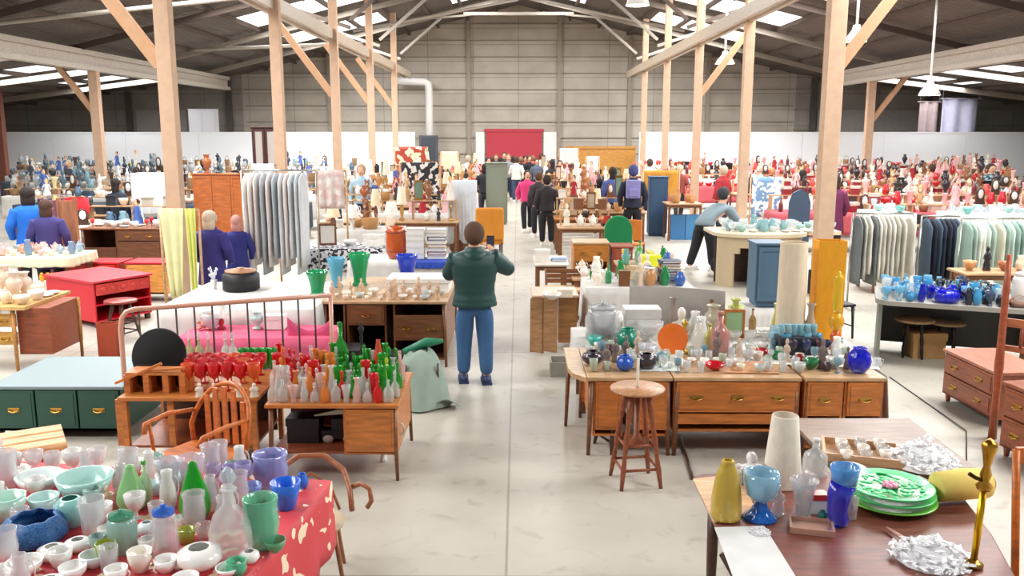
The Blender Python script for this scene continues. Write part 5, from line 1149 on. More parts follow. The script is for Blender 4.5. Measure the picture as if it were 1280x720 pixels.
# blue goblet of two tones
b_ = P(950, 648, Z); s = dep(b_) / F; t = thing('footed_goblet', 'light blue glass goblet on a bright blue foot beside the amber vase', 'goblet', (b_.x, b_.y, Z + .002)); hh = atY(950, 590, b_.y).z - Z; r_ = 22 * s
m = MB(); m.lathe([(0, 0), (r_ * .95, 0), (r_ * .95, .01), (r_ * .6, hh * .14), (r_ * .34, hh * .32), (r_ * .3, hh * .38), (0, hh * .38)], 28); ob('foot', m, g('1776e0'), t)
m = MB(); m.lathe([(0, hh * .382), (r_ * .5, hh * .4), (r_ * .9, hh * .55), (r_, hh * .8), (r_ * .97, hh), (r_ * .9, hh), (r_ * .9, hh * .8), (r_ * .8, hh * .58), (0, hh * .45)], 28); ob('bowl', m, g('a4d8f0'), t)
R2('cone_shade', ct('e6dccd'), 977, 614, 50, 515, 'tall cream cone lampshade on the front right table')
R2('bust', WHT, 938, 604, 34, 562, 'white china figure behind the blue goblet')
R2('figurine', WHT, 922, 608, 20, 578, 'small white china figure between the amber vase and the bust')
R2('jar', (WHT, WHT), 948, 614, 40, 578, 'white china jar behind the light blue goblet')
R2('bottle', (cl('e6eaee'), WHT), 1018, 598, 30, 546, 'clear bottle with white cap right of the cone shade')
R2('flared_vase', cl('dfe6ea'), 1003, 652, 36, 592, 'clear flared glass right of the cone shade')
R2('figurine', cl('eef0f2'), 972, 646, 22, 604, 'frosted glass figure between the goblet and the clear flared glass')
b_ = P(1020, 640, Z); s = dep(b_) / F
spawn('lidded_box', (mat('eeeae6'), mat('d8402c', 'gloss')), (b_.x, b_.y, Z + .002), 24 * s, .1, label='small box with red lid behind the blue boot vase')
spawn('round_vase', g('3aa8a0'), (b_.x + .0, b_.y - .09, Z + .002), .05, .045, label='tiny teal pot beside the red lidded box', n=14)
# blue boot vase
b_ = P(1048, 656, Z); s = dep(b_) / F; t = thing('boot_vase', 'cobalt blue boot shaped vase with light blue rim left of the green plates', 'vase', (b_.x, b_.y, Z + .002)); hh = atY(1050, 584, b_.y).z - Z; r_ = 15 * s
m = MB(); m.path([(.0, 0, .0), (0, 0, .02), (-.012, 0, hh * .25), (-.008, 0, hh * .5), (.012, 0, hh * .72)], [r_ * .7, r_ * .85, r_ * .8, r_ * .95, r_ * 1.05], 24); ob('body', m, g('101ad0'), t)
m = MB(); m.lathe(hol([(r_ * 1.02, 0), (r_ * 1.1, hh * .15), (r_ * 1.2, hh * .28)], .008, .01), 24, c=(.014, 0, hh * .72)); ob('rim', m, g('58a8ee'), t)
R2('tumbler', cl('e4ddd8'), 1064, 650, 16, 618, 'small clear glass leaning by the green plates')
# green plates
b_ = P(1122, 640, Z); s = dep(b_) / F; r_ = 57 * s; y_ = P(1122, 632, Z).y + .03
for i in range(3):
    m = MB(); k = 1 - .035 * i
    m.lathe([(0, 0), (r_ * .6 * k, 0), (r_ * .7 * k, .008), (r_ * k, .03), (r_ * 1.0 * k, .036), (r_ * .96 * k, .036), (r_ * .68 * k, .016), (0, .014)], 48)
    o = ob('green_plate', m, gl(['7ccf4a', '4fcc74', '5fe08c'][i]), loc=(b_.x, y_, Z + .002 + .033 * i)); tag(o, ['bottom plate of the stack of three big green plates', 'middle plate of the stack of three big green plates', 'topmost big green plate with leaves and a pink flower'][i], 'plate', 'three stacked green plates')
rr = random.Random(3)
m = MB()
m.lathe([(0, 0), (r_ * .68, 0), (r_ * .86, .012), (r_ * .86, .014), (r_ * .66, .004), (0, .003)], 40, c=(0, 0, .016)); ob('plate_well', m, gl('0c8a3c'), o)
m = MB()
for i in range(64):
    a_ = rr.random() * 6.28; q_ = r_ * (.14 + .6 * rr.random() ** .7); m.ball((0, 0, 0), .022, .01, .005, 6, M=Matrix.Translation((q_ * math.cos(a_), q_ * math.sin(a_), .021 + .01 * max(0, q_ / r_ - .64) / .1 * .6)) @ Matrix.Rotation(rr.random() * 6.28, 4, 'Z'))
ob('leaf_relief', m, gl('5fdc8e'), o)
m = MB()
for i in range(6): m.ball((.024 * math.cos(i * 1.05), .024 * math.sin(i * 1.05), .03), .02, .02, .014, 8)
m.ball((0, 0, .036), .014, .014, .012, 8); ob('pink_flower', m, gl('e88aa8'), o)
# glass dish, crystals, small box
b_ = P(1014, 662, Z); m = MB(); m.box(-.1, .1, -.07, .07, 0, .012); m.box(-.1, .1, -.07, -.06, .012, .03); m.box(-.1, .1, .06, .07, .012, .03); m.box(-.1, -.09, -.06, .06, .012, .03); m.box(.09, .1, -.06, .06, .012, .03)
tag(ob('glass_tray', m, g('e7b7a0'), loc=(b_.x, b_.y, Z + .002), rz=-.25), 'peach tinted square glass dish in front of the clear flared glass', 'dish')
R2('crystal_heap', mat('fafafc', 'crystal'), 1164, 722, 112, 660, 'heap of crystal drops at the near edge below the green plates')
R2('crystal_heap', mat('fafafc', 'crystal'), 950, 672, 30, 655, 'small clear crystal dish on the white paper')
m = MB(); p0, p1 = P(1108, 664, Z), P(1135, 682, Z); m.path([p0 + Vector((0, 0, .02)), p1 + Vector((0, 0, .02))], [.005, .012], 8); m.path([p1 + Vector((0, 0, .02)), p1 + Vector((.04, 0, .022))], .014, 8); tag(ob('pink_spoon', m, gl('d9a698')), 'pinkish spoon lying between the plates and the crystal heap', 'spoon')
# yellow bolster
b_ = P(1196, 628, Z); t = thing('yellow_bolster', 'yellow cloth roll with brown end right of the green plates', 'bolster', (b_.x + .03, b_.y + .02, Z + .085), .2)
m = MB(); m.path([(-.15, 0, 0), (-.14, 0, 0), (0, 0, .005), (.13, 0, 0), (.14, 0, 0)], [.06, .075, .08, .075, .06], 20); ob('roll', m, ct('e8cf70'), t)
m = MB(); m.path([(.141, 0, 0), (.16, 0, 0)], [.05, .045], 16); ob('end_knot', m, W_br, t)
# brass stand
b_ = P(1216, 708, Z); zt = atY(1222, 548, b_.y).z; t = thing('brass_candle_stand', 'tall yellow brass stand at the right end of the front right table', 'candlestick', (b_.x, b_.y, Z + .003)); t.rotation_euler = (0, .04, 0); h = zt - Z
m = MB(); m.lathe([(0, 0), (.04, 0), (.042, .012), (.02, .03), (0, .03)], 20); ob('base', m, BRASS, t)
m = MB(); m.lathe([(0, .03), (.014, .03), (.015, h * .3), (.013, h * .6), (0, h * .6)], 20); ob('pole', m, mat('d8aa22', 'metal'), t)
m = MB(); m.lathe([(0, h * .6), (.026, h * .6), (.034, h * .63), (.016, h * .67), (.024, h * .72), (.014, h * .78), (.022, h * .86), (.032, h * .93), (.03, h * .96), (0, h)], 20); ob('fitting', m, mat('b98a34', 'metal'), t)
m = MB(); m.path([(0, 0, h * .67), (-.04, 0, h * .69), (-.07, 0, h * .72)], .009, 8); ob('side_arm', m, mat('4a3a20', 'metal'), t)
# table with tray and crystal behind
ra = P(1048, 588, .62); rb = P(1215, 588, .62)
table((ra.x, rb.x + .05, 5.02, 5.95), .62, mat('8a7264', 'wood'), W_dk, 'low brown table behind the front right table, holding trays and crystal')
b_ = P(1092, 585, .62); spawn('crate', mat('c9a07a', 'wood'), (b_.x, b_.y + .2, .622), .46, .05, rz=-.3, name='wooden_tray', cat='tray', label='wooden tray of glass cups behind the green plates')
for i in range(9): q_ = Vector((b_.x - .13 + (i % 3) * .12 + (i // 3) * .02, b_.y + .1 + (i // 3) * .1, .63)); spawn('cup', cl('e6e9e6') if i % 2 else gl('e6dcd0'), q_, .09, .06, label='small glass cup in the wooden tray', group='small glass cups in the wooden tray')
R2('crystal_heap', mat('fafafc', 'crystal'), 1154, 596, 96, 534, 'large sparkling heap of crystal drops behind the green plates', z=.622)
R2('plate', gl('ecebe6'), 1062, 592, 40, 586, 'white plate left of the wooden tray', z=.622)
# orange chair post at the right edge
p = atY(1277, 640, 3.9)
chair('orange wooden chair cut off by the right edge of the photo', (p.x + .26, 3.75, 0), .1, mat('c4661c', 'wood'), seat=.45, h=1.12, w=.5, style='slat', name='orange_chair')
# ================================================================== right furniture group
def corner_chest(nx, ny, lx, ly, dep_, h, rows, label, mt, **k):
    A = P(nx, ny, 0); B = P(lx, ly, 0); d = A - B; w_ = d.length; rz = math.atan2(d.y, d.x); c = (A + B) / 2
    return chest(label, c, w_, dep_, h, rows, mt, BRASS, rz=rz, **k)
corner_chest(1240, 536, 1177, 500, .5, .52, 2, 'reddish brown chest of two drawers by the leaning bed frame', W_red, mtop=mat('a5644a', 'wood'), foot=.08)
corner_chest(1330, 610, 1248, 568, .5, .62, 2, 'reddish brown dresser at the right edge below the bed frame', W_red, foot=.08)
yb = 7.25; A = P(1240, 548, 0); B = atY(1262, 318, A.y)
t = thing('bed_end', 'tall reddish wooden bed end leaning at the right edge', 'bed end', (A.x, A.y, 0)); lx = B.x - A.x; 
m = MB(); m.path([(0, 0, 0), (lx * .2, 0, B.z * .25), (lx * .35, 0, B.z * .4), (lx * .5, 0, B.z * .55), (lx * .8, 0, B.z * .8), (lx, 0, B.z)], [.035, .03, .038, .03, .028, .02], 10); ob('post', m, mat('9c4c2c', 'wood'), t)
m = MB(); m.beam((.03, .02, 1.02), (.9, -.25, .95), .03, .07); m.beam((.03, .02, .8), (.9, -.25, .72), .025, .05); ob('rail', m, mat('a5603c', 'wood'), t)
for i in range(4): m = MB(); m.path([(.15 + .2 * i, -.02 - .06 * i, .98), (.15 + .2 * i, -.02 - .06 * i, .8)], .014, 8); ob('spindle', m, mat('8f3f26', 'wood'), t)
m = MB(); m.path([(.92, -.26, 0), (.92, -.26, 1.1)], .03, 8); ob('post', m, mat('9c4c2c', 'wood'), t)
m = MB(); q0, q1, q2 = P(1112, 472, 0), P(1165, 512, 0), P(1215, 545, 0); m.path([q0 + Vector((0, 0, .007)), q1 + Vector((.03, 0, .007)), q2 + Vector((0, .1, .012)), P(1208, 580, 0) + Vector((0, 0, .012))], .005, 6); tag(ob('electric_cable', m, BLK), 'dark cable lying on the floor before the two drawer chest', 'cable')
# ================================================================== GREY TABLE with blue glass
A = P(1102, 376, .75); B = P(1290, 388, .75); d = B - A; rz = math.atan2(d.y, d.x); w_ = 2.7
t = thing('grey_counter', 'long grey table at the right carrying cobalt blue glass', 'table', (A.x, A.y, 0), rz)
poly = [(.12 + .18 * math.cos(q_), .18 + .18 * math.sin(q_)) for q_ in [-PI / 2 - PI / 2 * i / 6 for i in range(7)]]
m = MB(); m.prism([(w_, 0)] + [(w_, 1.0), (-.06, 1.0)] + poly[::-1], .7, .75); ob('tabletop', m, mat('8f8c84', rough=.5), t)
for (xa_, xb_) in ((-.02, .02), (w_ - .1, w_ - .06)): m = MB(); m.box(xa_, xb_, .12, .95, 0, .7); ob('side_panel', m, mat('75776f', rough=.6), t)
m = MB(); m.box(.02, w_ - .1, .9, .93, .1, .7); ob('back_panel', m, mat('3b3a38'), t)
def on(t_A, rz_, x, y, z): return Vector((t_A.x + x * math.cos(rz_) - y * math.sin(rz_), t_A.y + x * math.sin(rz_) + y * math.cos(rz_), z))
BL = [g('1226d0'), g('2050e0'), g('0f1fb8')]; AQ = [g('4aa8dc'), g('7cc4e6')]; DKG = [gl('23262e'), gl('2c3c58')]
rr = random.Random(11); i = 0
spawn('ruffled_bowl', g('1420d0'), on(A, rz, .66, .16, .752), .27, .15, label='largest cobalt blue ruffled bowl at the front of the grey table', n=28)
for yy in (.1, .22, .34, .46, .58, .7, .82, .92):
    for xx in [.05 + .115 * k for k in range(11)]:
        if .5 < xx < .83 and yy < .32: continue
        x = xx + rr.uniform(-.02, .02); kd = rr.choice(['round_vase', 'goblet', 'tumbler', 'bottle', 'footed_bowl', 'jug'])
        cset, nm = (BL, 'cobalt blue') if .4 < x < .85 and yy < .55 else ((AQ, 'sky blue') if x < .6 or rr.random() < .4 else (DKG, 'dark grey'))
        if rr.random() < .15: cset, nm = [cl()], 'clear'
        q_ = rr.choice(cset); spawn(kd, (q_, q_), on(A, rz, x, yy, .752), .1, rr.uniform(.1, .2), label='%s glass %s on the long grey table' % (nm, kd.replace('_', ' ')), group='%s glass %ss on the long grey table' % (nm, kd.replace('_', ' ')), n=12)
spawn('basket', (mat('8a6a5a', 'rough'),), on(A, rz, 1.36, .16, .752), .2, .12, label='small brown basket of blue glass on the grey table')
for i, (x, w2, h2, mt, kd, lab) in enumerate([(1.4, .2, .4, (WHT, WHT), 'jar', 'tall white jar on the grey table'), (1.62, .22, .05, (gl('e0ddd8'),), 'plate', 'white plate on the grey table left of the red box'), (1.9, .3, .14, (mat('b02838', 'gloss'), mat('d86a70', 'gloss')), 'lidded_box', 'red box on the right part of the grey table')]):
    spawn(kd, mt, on(A, rz, x, .3, .752), w2, h2, label=lab, n=18)
p = P(1147, 450, 0); stool('round dark stool with woven seat under the grey table', (p.x, p.y + .15, 0), .22, .46, mat('b08a68', 'rough'), BLK, ring=False, splay=-.02)
p = P(1197, 455, 0); stool('second woven stool under the grey table, right of the first', (p.x + .02, p.y + .35, 0), .2, .42, mat('a58a66', 'rough'), BLK, ring=False, splay=-.02)
spawn('lidded_box', mat('b08858', 'rough'), on(A, rz, .52, .7, 0), .4, .3, name='cardboard_box', cat='box', label='cardboard box on the floor under the grey table')
spawn('lidded_box', mat('9a6a4a', 'rough'), on(A, rz, 1.75, .6, 0), .45, .42, label='brown box under the right part of the grey table')
# black chair
p = P(1083, 450, 0); chair('black chair behind the cobalt ball vase', (p.x, p.y + 1.2, 0), .3, BLK, h=.85, style='pad', name='black_chair')
# ================================================================== CENTRE RIGHT AISLE FURNITURE
p = P(694, 440, 0)
t = thing('drop_leaf_table', 'narrow drop leaf table with brown hanging leaves at the aisle edge', 'table', (p.x, p.y, 0), .03)
m = MB(); m.box(-.28, .28, 0, .62, .66, .69); ob('tabletop', m, mat('d3aa8e', 'wood'), t, bev=.008)
for i, x in enumerate((-.22, -.06)): m = MB(); m.add([(x - .09, -.1 + .03 * i, .0 + .03), (x + .08, -.06 + .03 * i, .0), (x + .08, .02, .655), (x - .08, .0, .655), (x - .09, -.07 + .03 * i, .03), (x + .08, -.03 + .03 * i, 0), (x + .08, .04, .655), (x - .08, .03, .655)], [(0, 1, 2, 3), (7, 6, 5, 4), (0, 4, 5, 1), (1, 5, 6, 2), (2, 6, 7, 3), (3, 7, 4, 0)]); ob('leaf', m, mat('a07650', 'wood'), t)
m = MB(); m.box(.04, .26, .05, .58, .1, .66); ob('pedestal', m, mat('8f6236', 'wood'), t)
for x in (-.24, .24): m = MB(); m.box(x - .02, x + .02, .56, .6, 0, .66); ob('leg', m, W_br, t)
spawn('crate', mat('9b968c', 'rough'), P(698, 470, 0) + Vector((.12, .1, 0)), .42, .16, name='grey_crate', cat='crate', label='grey crate on the floor in front of the drop leaf table')
ix('bowl', gl('e3ddd4'), 690, 375, 24, 364, z=.69, label='white bowl on the narrow drop leaf table')
ix('lidded_box', ct('ecdcc8'), 706, 372, 20, 360, z=.69, label='cream box on the narrow drop leaf table')
p = P(702, 395, 0); chair('chair with beige padded seat beyond the drop leaf table', (p.x, 11.9, 0), .0, W_br, mat('d8b98e', 'cloth'), seat=.5, h=.72, w=.5)
p = P(688, 345, 0)
table((atY(668, 300, 13.2).x, atY(712, 300, 13.2).x, 13.2, 14.2), .62, mat('cfc6b8', 'wood'), W_br, 'small pale table at the aisle edge beyond the padded chair')
for i, (x, kd, mt, lab) in enumerate([(.1, 'lidded_box', ct('ece7de'), 'white cardboard box on the small pale table'), (.36, 'book', (mat('5a86b8'), WHT), 'blue backed magazine on the small pale table')]): spawn(kd, mt, (atY(668, 300, 13.2).x + x + .03, 13.6, .621), .24, .18 if i == 0 else .04, label=lab)
p = atY(737, 300, 15)
desk('orange_bureau', 'orange fronted bureau in the right aisle', 'bureau', (p.x, 14.6, 0), .62, .6, .78, W_tan, mat('b8742c', 'wood'), BRASS, peds=[(-.3, .3, .2, [('d', .3, 2, 'bar'), ('open', .2, 0, '')])], lr=.02)
chest('small red brown cabinet right of the orange bureau', (p.x + .52, 14.6, 0), .34, .5, .72, 2, mat('9a4a34', 'wood'), BRASS, nh=1, name='bedside_cabinet', cat='cabinet')
p = atY(771, 300, 16); t = thing('green_armchair', 'green upholstered chair with rounded high back in the right aisle', 'chair', (p.x, 16, 0), PI)
m = MB(); h_ = atY(771, 268, 16).z; pts = [(.25 * math.cos(q) * 1.0, .4 + (h_ - .65) + .25 * math.sin(q)) for q in [PI * i / 12 for i in range(13)]]
pts = [(-.25, .3), (.25, .3)] + pts; m.prism(pts, -.06, .06, M=Matrix.Translation((0, .22, 0)) @ Matrix.Rotation(PI / 2, 4, 'X')); ob('backrest', m, ct('0e7d48'), t, bev=.03)
m = MB(); m.box(-.26, .26, -.28, .18, .36, .48); ob('seat', m, ct('0e7d48'), t, bev=.02)
for x in (-.22, .22):
    for y in (-.24, .22): q = MB(); q.path([(x, y, .36), (x, y, 0)], [.02, .014], 6); ob('leg', q, W_dk, t)
p = atY(788, 300, 16.6); chair('orange seated chair right of the green chair', (p.x + .1, 17, 0), 2.8, W_dk, mat('cf7428', 'cloth'), seat=.48, h=.95, style='pad', name='orange_padded_chair')
# near right clutter tables (row behind walnut)
def PX(px, Y): return atY(px, 300, Y).x
CREAM = [gl('ece2d0'), gl('e2cdb4'), gl('f0ece4')]; BRN = [gl('a5623a'), gl('c08a5a'), gl('8a5a3c')]; ORG = [gl('d9762c'), gl('cf8f4a')]
WH = [WHT, gl('e4e6e8')]; CLR = [cl(), cl('dfeaf0')]; BK = [gl('26232a'), gl('3a3238')]; RD = [gl('c01c2c'), gl('e05048')]; PK = [gl('e8a0a4'), gl('f0c4bc')]; GR = [g('2fa35c'), g('78b84c')]; BU = [gl('3a62b0'), gl('7fa8d0')]; YL = [gl('e0c850'), gl('e8dca0')]; TL = [g('7cc4c0'), g('b4dcd8')]; GY = [gl('9aa0a4'), gl('6f767c')]
TED = [(ct('c8a078'), ct('e8d4b8')), (ct('e9dccb'), ct('f2ece4')), (ct('8a5c40'), ct('d0b090'))]
DOL = [(ct('e8b4b8'), mat('e8c0a0'), ct('6a4428')), (ct('b02838'), mat('e8c0a0'), ct('3a2a20')), (ct('ece6dc'), mat('e8c0a0'), ct('caa048')), (ct('4a6ab0'), mat('e8c0a0'), ct('503020'))]
LMP = [(gl('b88a4a'), ct('ece0c8')), (gl('6f4a34'), ct('e6d2b0')), (WHT, ct('f0ece4'))]
FR = [(W_br, mat('b9a88c')), (BRASS, mat('6f8a7a')), (W_dk, mat('c9b8a8'))]
BXS = [(mat('d9c2a0'), mat('c9ad86')), (W_br, W_br), (mat('e9e6e0'), mat('d9d6d0'))]
BKS = [(mat('8a3a30'), WHT), (mat('3a4a6a'), WHT), (mat('c9a05a'), WHT), (mat('e0dcd4'), WHT)]
def row(px0, px1, Y, z, label, kinds, seed, dens=.95, gap=.26, d=.8, mt=None, cloth=None, n=8, lab_t=None, drop=.5, smin=.8, smax=1.25, X=None, tier=0):
    x0, x1 = X if X else (PX(px0, Y), PX(px1, Y))
    table((x0, x1, Y, Y + d), z, mt or W_tan, W_br, lab_t or ('table ' + label), cloth=cloth, drop=drop, cl_label='cloth covering the table ' + label, name='trestle_table')
    if tier:
        t = thing('display_shelf', 'raised shelf on the table ' + label, 'shelf', ((x0 + x1) / 2, Y + d - .3, z + .008)); w2 = (x1 - x0) / 2 - .06
        m = MB(); m.box(-w2, w2, 0, .24, tier - .02, tier); ob('board', m, W_tan, t)
        for k in range(int(w2 * 2 / 1.1) + 2): xx = -w2 + .02 + (2 * w2 - .04) * k / (int(w2 * 2 / 1.1) + 1); m = MB(); m.box(xx - .015, xx + .015, .02, .22, 0, tier - .02); ob('bracket', m, W_tan, t)
        fill((x0 + .1, x1 - .1, Y + d - .3, Y + d - .06), z + .008 + tier, dens, kinds, 'on the shelf ' + label, '', seed + 500, n, smin, smax, gap * .85)
        d -= .3
    return fill((x0 + .05, x1 - .05, Y + .06, Y + d - .06), z + .008, dens, kinds, label, '', seed, n, smin, smax, gap)
row(735, 868, 10.6, .72, 'in the row just behind the curved board', [('jug', GR + TL, 'green'), ('bottle', [(g('2fa35c'), g('2fa35c'))], 'green'), ('bowl', CLR, 'clear'), ('figurine', CREAM, 'cream'), ('book', BKS, 'old'), ('round_vase', BU, 'blue'), ('teapot', CREAM, 'cream'), ('pot', BRN, 'brown'), ('lidded_box', BXS, 'tan')], 21, gap=.16, n=12, cloth=M_cw)
spawn('lidded_box', mat('e6ee28'), (PX(814, 12.35), 12.36, .728), .27, .16, label='bright yellow box on the table in the right aisle')
row(775, 850, 12.2, .72, 'under the bright yellow box', [('bottle', [(g('58b83c'), g('2fa35c'))], 'green'), ('goblet', YL, 'yellow'), ('bowl', TL, 'teal'), ('jug', TL + GR, 'green or teal'), ('pot', BU, 'blue')], 22, gap=.15, n=12)
row(716, 764, 11.9, .62, 'right of the padded chair', [('lidded_box', BXS, 'tan'), ('bowl', CREAM, 'cream'), ('teapot', CREAM, 'cream'), ('bowl', PK, 'pink'), ('jug', CREAM, 'cream')], 23, gap=.2, n=10)
for i in range(8): spawn('book', BKS[i % 3], (PX(838, 11.0), 11.0, .728 + .036 * i), .26, .034, rz=.15 * math.sin(i * 2), label='old book in the pile behind the orange plate', group='old books in the pile behind the orange plate')
# far right-centre (dense)
DK0 = [gl('2b2628'), gl('4a3a34')]
mix_c = [('doll', DOL, 'dressed'), ('teddy_bear', TED, 'soft'), ('teapot', CREAM, 'cream'), ('jug', CREAM, 'cream'), ('figurine', CREAM, 'cream'), ('table_lamp', LMP, 'cream shaded'), ('lidded_box', [(gl('2b2428'), BLK), (W_br, W_br)], 'dark'), ('pot', DK0, 'dark'), ('toy_truck', [(gl('a83a34'), BLK), (gl('3a5a86'), BLK)], 'small'), ('basket', [(mat('b98a58', 'rough'),)], 'tan'), ('lidded_box', BXS, 'tan'), ('urn', BRN, 'brown'), ('picture_frame', FR, 'old'), ('mantel_clock', [(W_br, WHT)], 'brown'), ('candlestick', BK, 'dark')]
for i, Y in enumerate((17.2, 18.9, 20.6, 22.4, 24.2, 26, 28, 30, 32, 34.5)):
    ordn = ['first', 'second', 'third', 'fourth', 'fifth', 'sixth', 'seventh', 'eighth', 'ninth', 'last'][i]
    x1 = 3.0 if Y > 19 else 1.9
    row(0, 0, Y, .75 + .01 * (i % 2), 'in the %s crowded row right of the aisle' % ordn, mix_c, 30 + i, gap=.23, tier=.4 if i % 2 else .3, dens=.97, X=(.78 + .0 * Y, x1), smin=.9, smax=1.5, mt=[W_tan, W_or][i % 2])
mix_cl = [('doll', DOL, 'dressed'), ('teddy_bear', TED, 'soft'), ('picture_frame', FR, 'old'), ('jug', RD, 'red'), ('bowl', CREAM, 'cream'), ('figurine', BK, 'dark'), ('table_lamp', LMP, 'cream shaded'), ('basket', [(mat('b98a58', 'rough'),)], 'tan'), ('teapot', WH, 'white'), ('urn', BRN, 'brown'), ('candlestick', [BRASS], 'brass')]
for i, Y in enumerate((18.2, 20, 22, 24, 26.2, 28.6, 31, 34)):
    ordn = ['first', 'second', 'third', 'fourth', 'fifth', 'sixth', 'seventh', 'last'][i]
    row(0, 0, Y, .76, 'in the %s crowded row left of the aisle' % ordn, mix_cl, 50 + i, gap=.25, tier=.4, X=(-3.9 - .05 * Y * .3, -1.25), smin=.9, smax=1.5, cloth=M_cw if i % 3 == 1 else None)
# left-centre mid
row(385, 480, 13.9, .76, 'with black and white patterned cloth', [('lidded_box', [(ct('ece8e0'), ct('e2ddd2'))], 'white'), ('bowl', WH, 'white'), ('picture_frame', [(W_br, mat('e9e4da'))], 'cream')], 61, gap=.34, cloth=patmat('25232e', 'd9d9de', 18, .5), drop=.35)
row(400, 500, 16.2, .8, 'beyond the patterned cloth', [('lidded_box', [(ct('ece8e0'), ct('e2ddd2'))], 'white'), ('table_lamp', LMP, 'cream shaded'), ('teapot', WH, 'white'), ('jug', CREAM, 'cream'), ('basket', [(mat('b98a58', 'rough'),)], 'tan')], 62, gap=.34, cloth=M_cw)
x0, x1 = PX(436, 12.6), PX(562, 12.6)
table((x0, x1, 12.55, 13.4), .745, W_tan, W_br, 'table with blue runner behind the cobalt vase', cloth=M_cw, drop=.35, cl_label='white cloth under the blue runner behind the cobalt vase')
drape((PX(500, 12.55), x1 + .03, 12.51, 13.0), .752, ct('2a48ac'), .09, 'narrow blue runner on the table behind the cobalt vase', 'table_runner')
p = PX(495, 12.9); t = thing('orange_barrel', 'rust orange barrel shaped pot on the blue cloth table', 'pot', (p, 12.9, .763)); m = MB(); m.lathe([(0, 0), (.11, 0), (.145, .08), (.15, .25), (.14, .4), (.12, .47), (.1, .47), (.1, .42), (0, .42)], 24); ob('body', m, mat('b9501e', 'gloss'), t)
for z_ in (.1, .38): m = MB(); m.lathe([(.146, z_), (.152, z_ + .01), (.146, z_ + .02)], 24); ob('hoop', m, mat('8a3a16'), t)
for i in range(5): spawn('lidded_box', (mat('efece6'), mat('e4e0d6')), (PX(520, 12.9), 12.9, .763 + .09 * i), .26, .088, label='flat white box in the stack right of the orange pot', group='flat white boxes stacked right of the orange pot')
for i in range(8): spawn('book', BKS[[3, 0, 3, 2, 3, 1, 3, 3][i]], (PX(546, 12.9), 12.9, .763 + .055 * i), .28, .052, rz=.08 * math.sin(i * 3), label='book in the tall pile at the right end of the blue cloth', group='books piled at the right end of the blue cloth')
p = PX(613, 17.5); t = thing('orange_wing_chair', 'orange padded chair with rounded back standing left of the aisle', 'chair', (p, 17.2, 0), .1)
m = MB(); m.box(-.28, .28, 0, .12, .5, 1.14); ob('backrest', m, mat('d1862a', 'cloth'), t, bev=.05); m = MB(); m.box(-.28, .28, .1, .6, .4, .55); ob('seat', m, mat('d1862a', 'cloth'), t, bev=.03)
for x in (-.24, .24):
    for y in (.05, .55): q = MB(); q.path([(x, y, .45), (x, y, 0)], [.02, .014], 6); ob('leg', q, W_dk, t)
# white wardrobe-like cover and grey-green tall cabinet by aisle
p = PX(578, 19); t = drape((p - .3, p + .3, 19, 19.4), 1.55, ct('d3dae2'), 1.3, 'pale grey dust sheet over a tall piece left of the aisle', 'dust_sheet')
t = cabinet('tall wardrobe beneath the pale grey dust sheet', (p, 19.02, 0), .56, .36, 1.54, W_br, BRASS, name='wardrobe', cat='wardrobe')
cabinet('grey green tall cupboard at the left edge of the far aisle', (PX(621, 25), 25, 0), .6, .4, 1.75, mat('7f8878'), BRASS, doors=1, name='tall_cupboard', cat='cupboard')
# ================================================================== LEFT SIDE
rack('chrome clothes rail left of the cream display', PX(306, 13.6), PX(398, 13.6), 13.6, 2.02, [ct('b6bcc2'), ct('d9dde0'), ct('8f979f'), ct('e9e0dc'), ct('d9b9b4'), ct('f0ece8')], 'pale grey or pinkish garment on the tall rail', seed=5, ln=1.55, pitch=.085, dp=.5, group='pale garments on the tall rail')
# garments bright window
zr = atY(225, 262, 11.5).z; xa, xb = PX(202, 11.5), PX(250, 11.5)
t = thing('cloth_stand', 'low stand with two pale yellow cloths before the big left timber post', 'stand', ((xa + xb) / 2, 11.5, 0)); hw = (xb - xa) / 2
m = MB(); m.path([(-hw, 0, zr), (hw, 0, zr)], .015, 8); ob('rail', m, W_tan, t)
for s_ in (-1, 1): m = MB(); m.path([(s_ * hw, 0, 0), (s_ * hw, 0, zr)], .018, 8); m.box(s_ * hw - .02, s_ * hw + .02, -.18, .2, 0, .03); ob('upright', m, W_tan, t)
for (u0, u1, c_, lab) in ((.04, .66, 'dcd9a6', 'wide pale yellow cloth tapering down on the low stand'), (.7, .97, 'cdd070', 'narrow lime yellow cloth on the low stand')):
    m = MB(); m.sheet(lambda u, v: (xa + (xb - xa) * (u0 + (u1 - u0) * (.5 + (u - .5) * (1 - .5 * v))), 11.47 - .02 * math.sin(u * 13) * (.3 + v) - .02, zr + .02 - (zr - .42) * v), 18, 8, th=.01); tag(ob('hanging_cloth', m, ct(c_)), lab, 'cloth')
t = cabinet('tall dark glazed cabinet against the white partition behind the grey garments', (PX(335, 17.6), 17.7, 0), .52, .4, atY(335, 158, 17.7).z, mat('4a2a26', 'wood'), BRASS, doors=2, name='display_cabinet', glass=mat('b9b4b0', 'gloss'))
cabinet('orange wood wardrobe top beyond the purple coats', (PX(280, 20), 20, 0), 1.3, .5, atY(280, 217, 20).z, mat('b0602c', 'wood'), BRASS, doors=3, name='orange_wardrobe', cat='wardrobe')
zt = atY(280, 217, 20).z
fill((PX(252, 20), PX(308, 20), 20.05, 20.45), zt, .8, [('candlestick', BK, 'dark'), ('doll', DOL, 'dressed'), ('urn', BRN, 'brown')], 'on top of the orange wardrobe', '', 71, gap=.24, smin=1, smax=1.5)
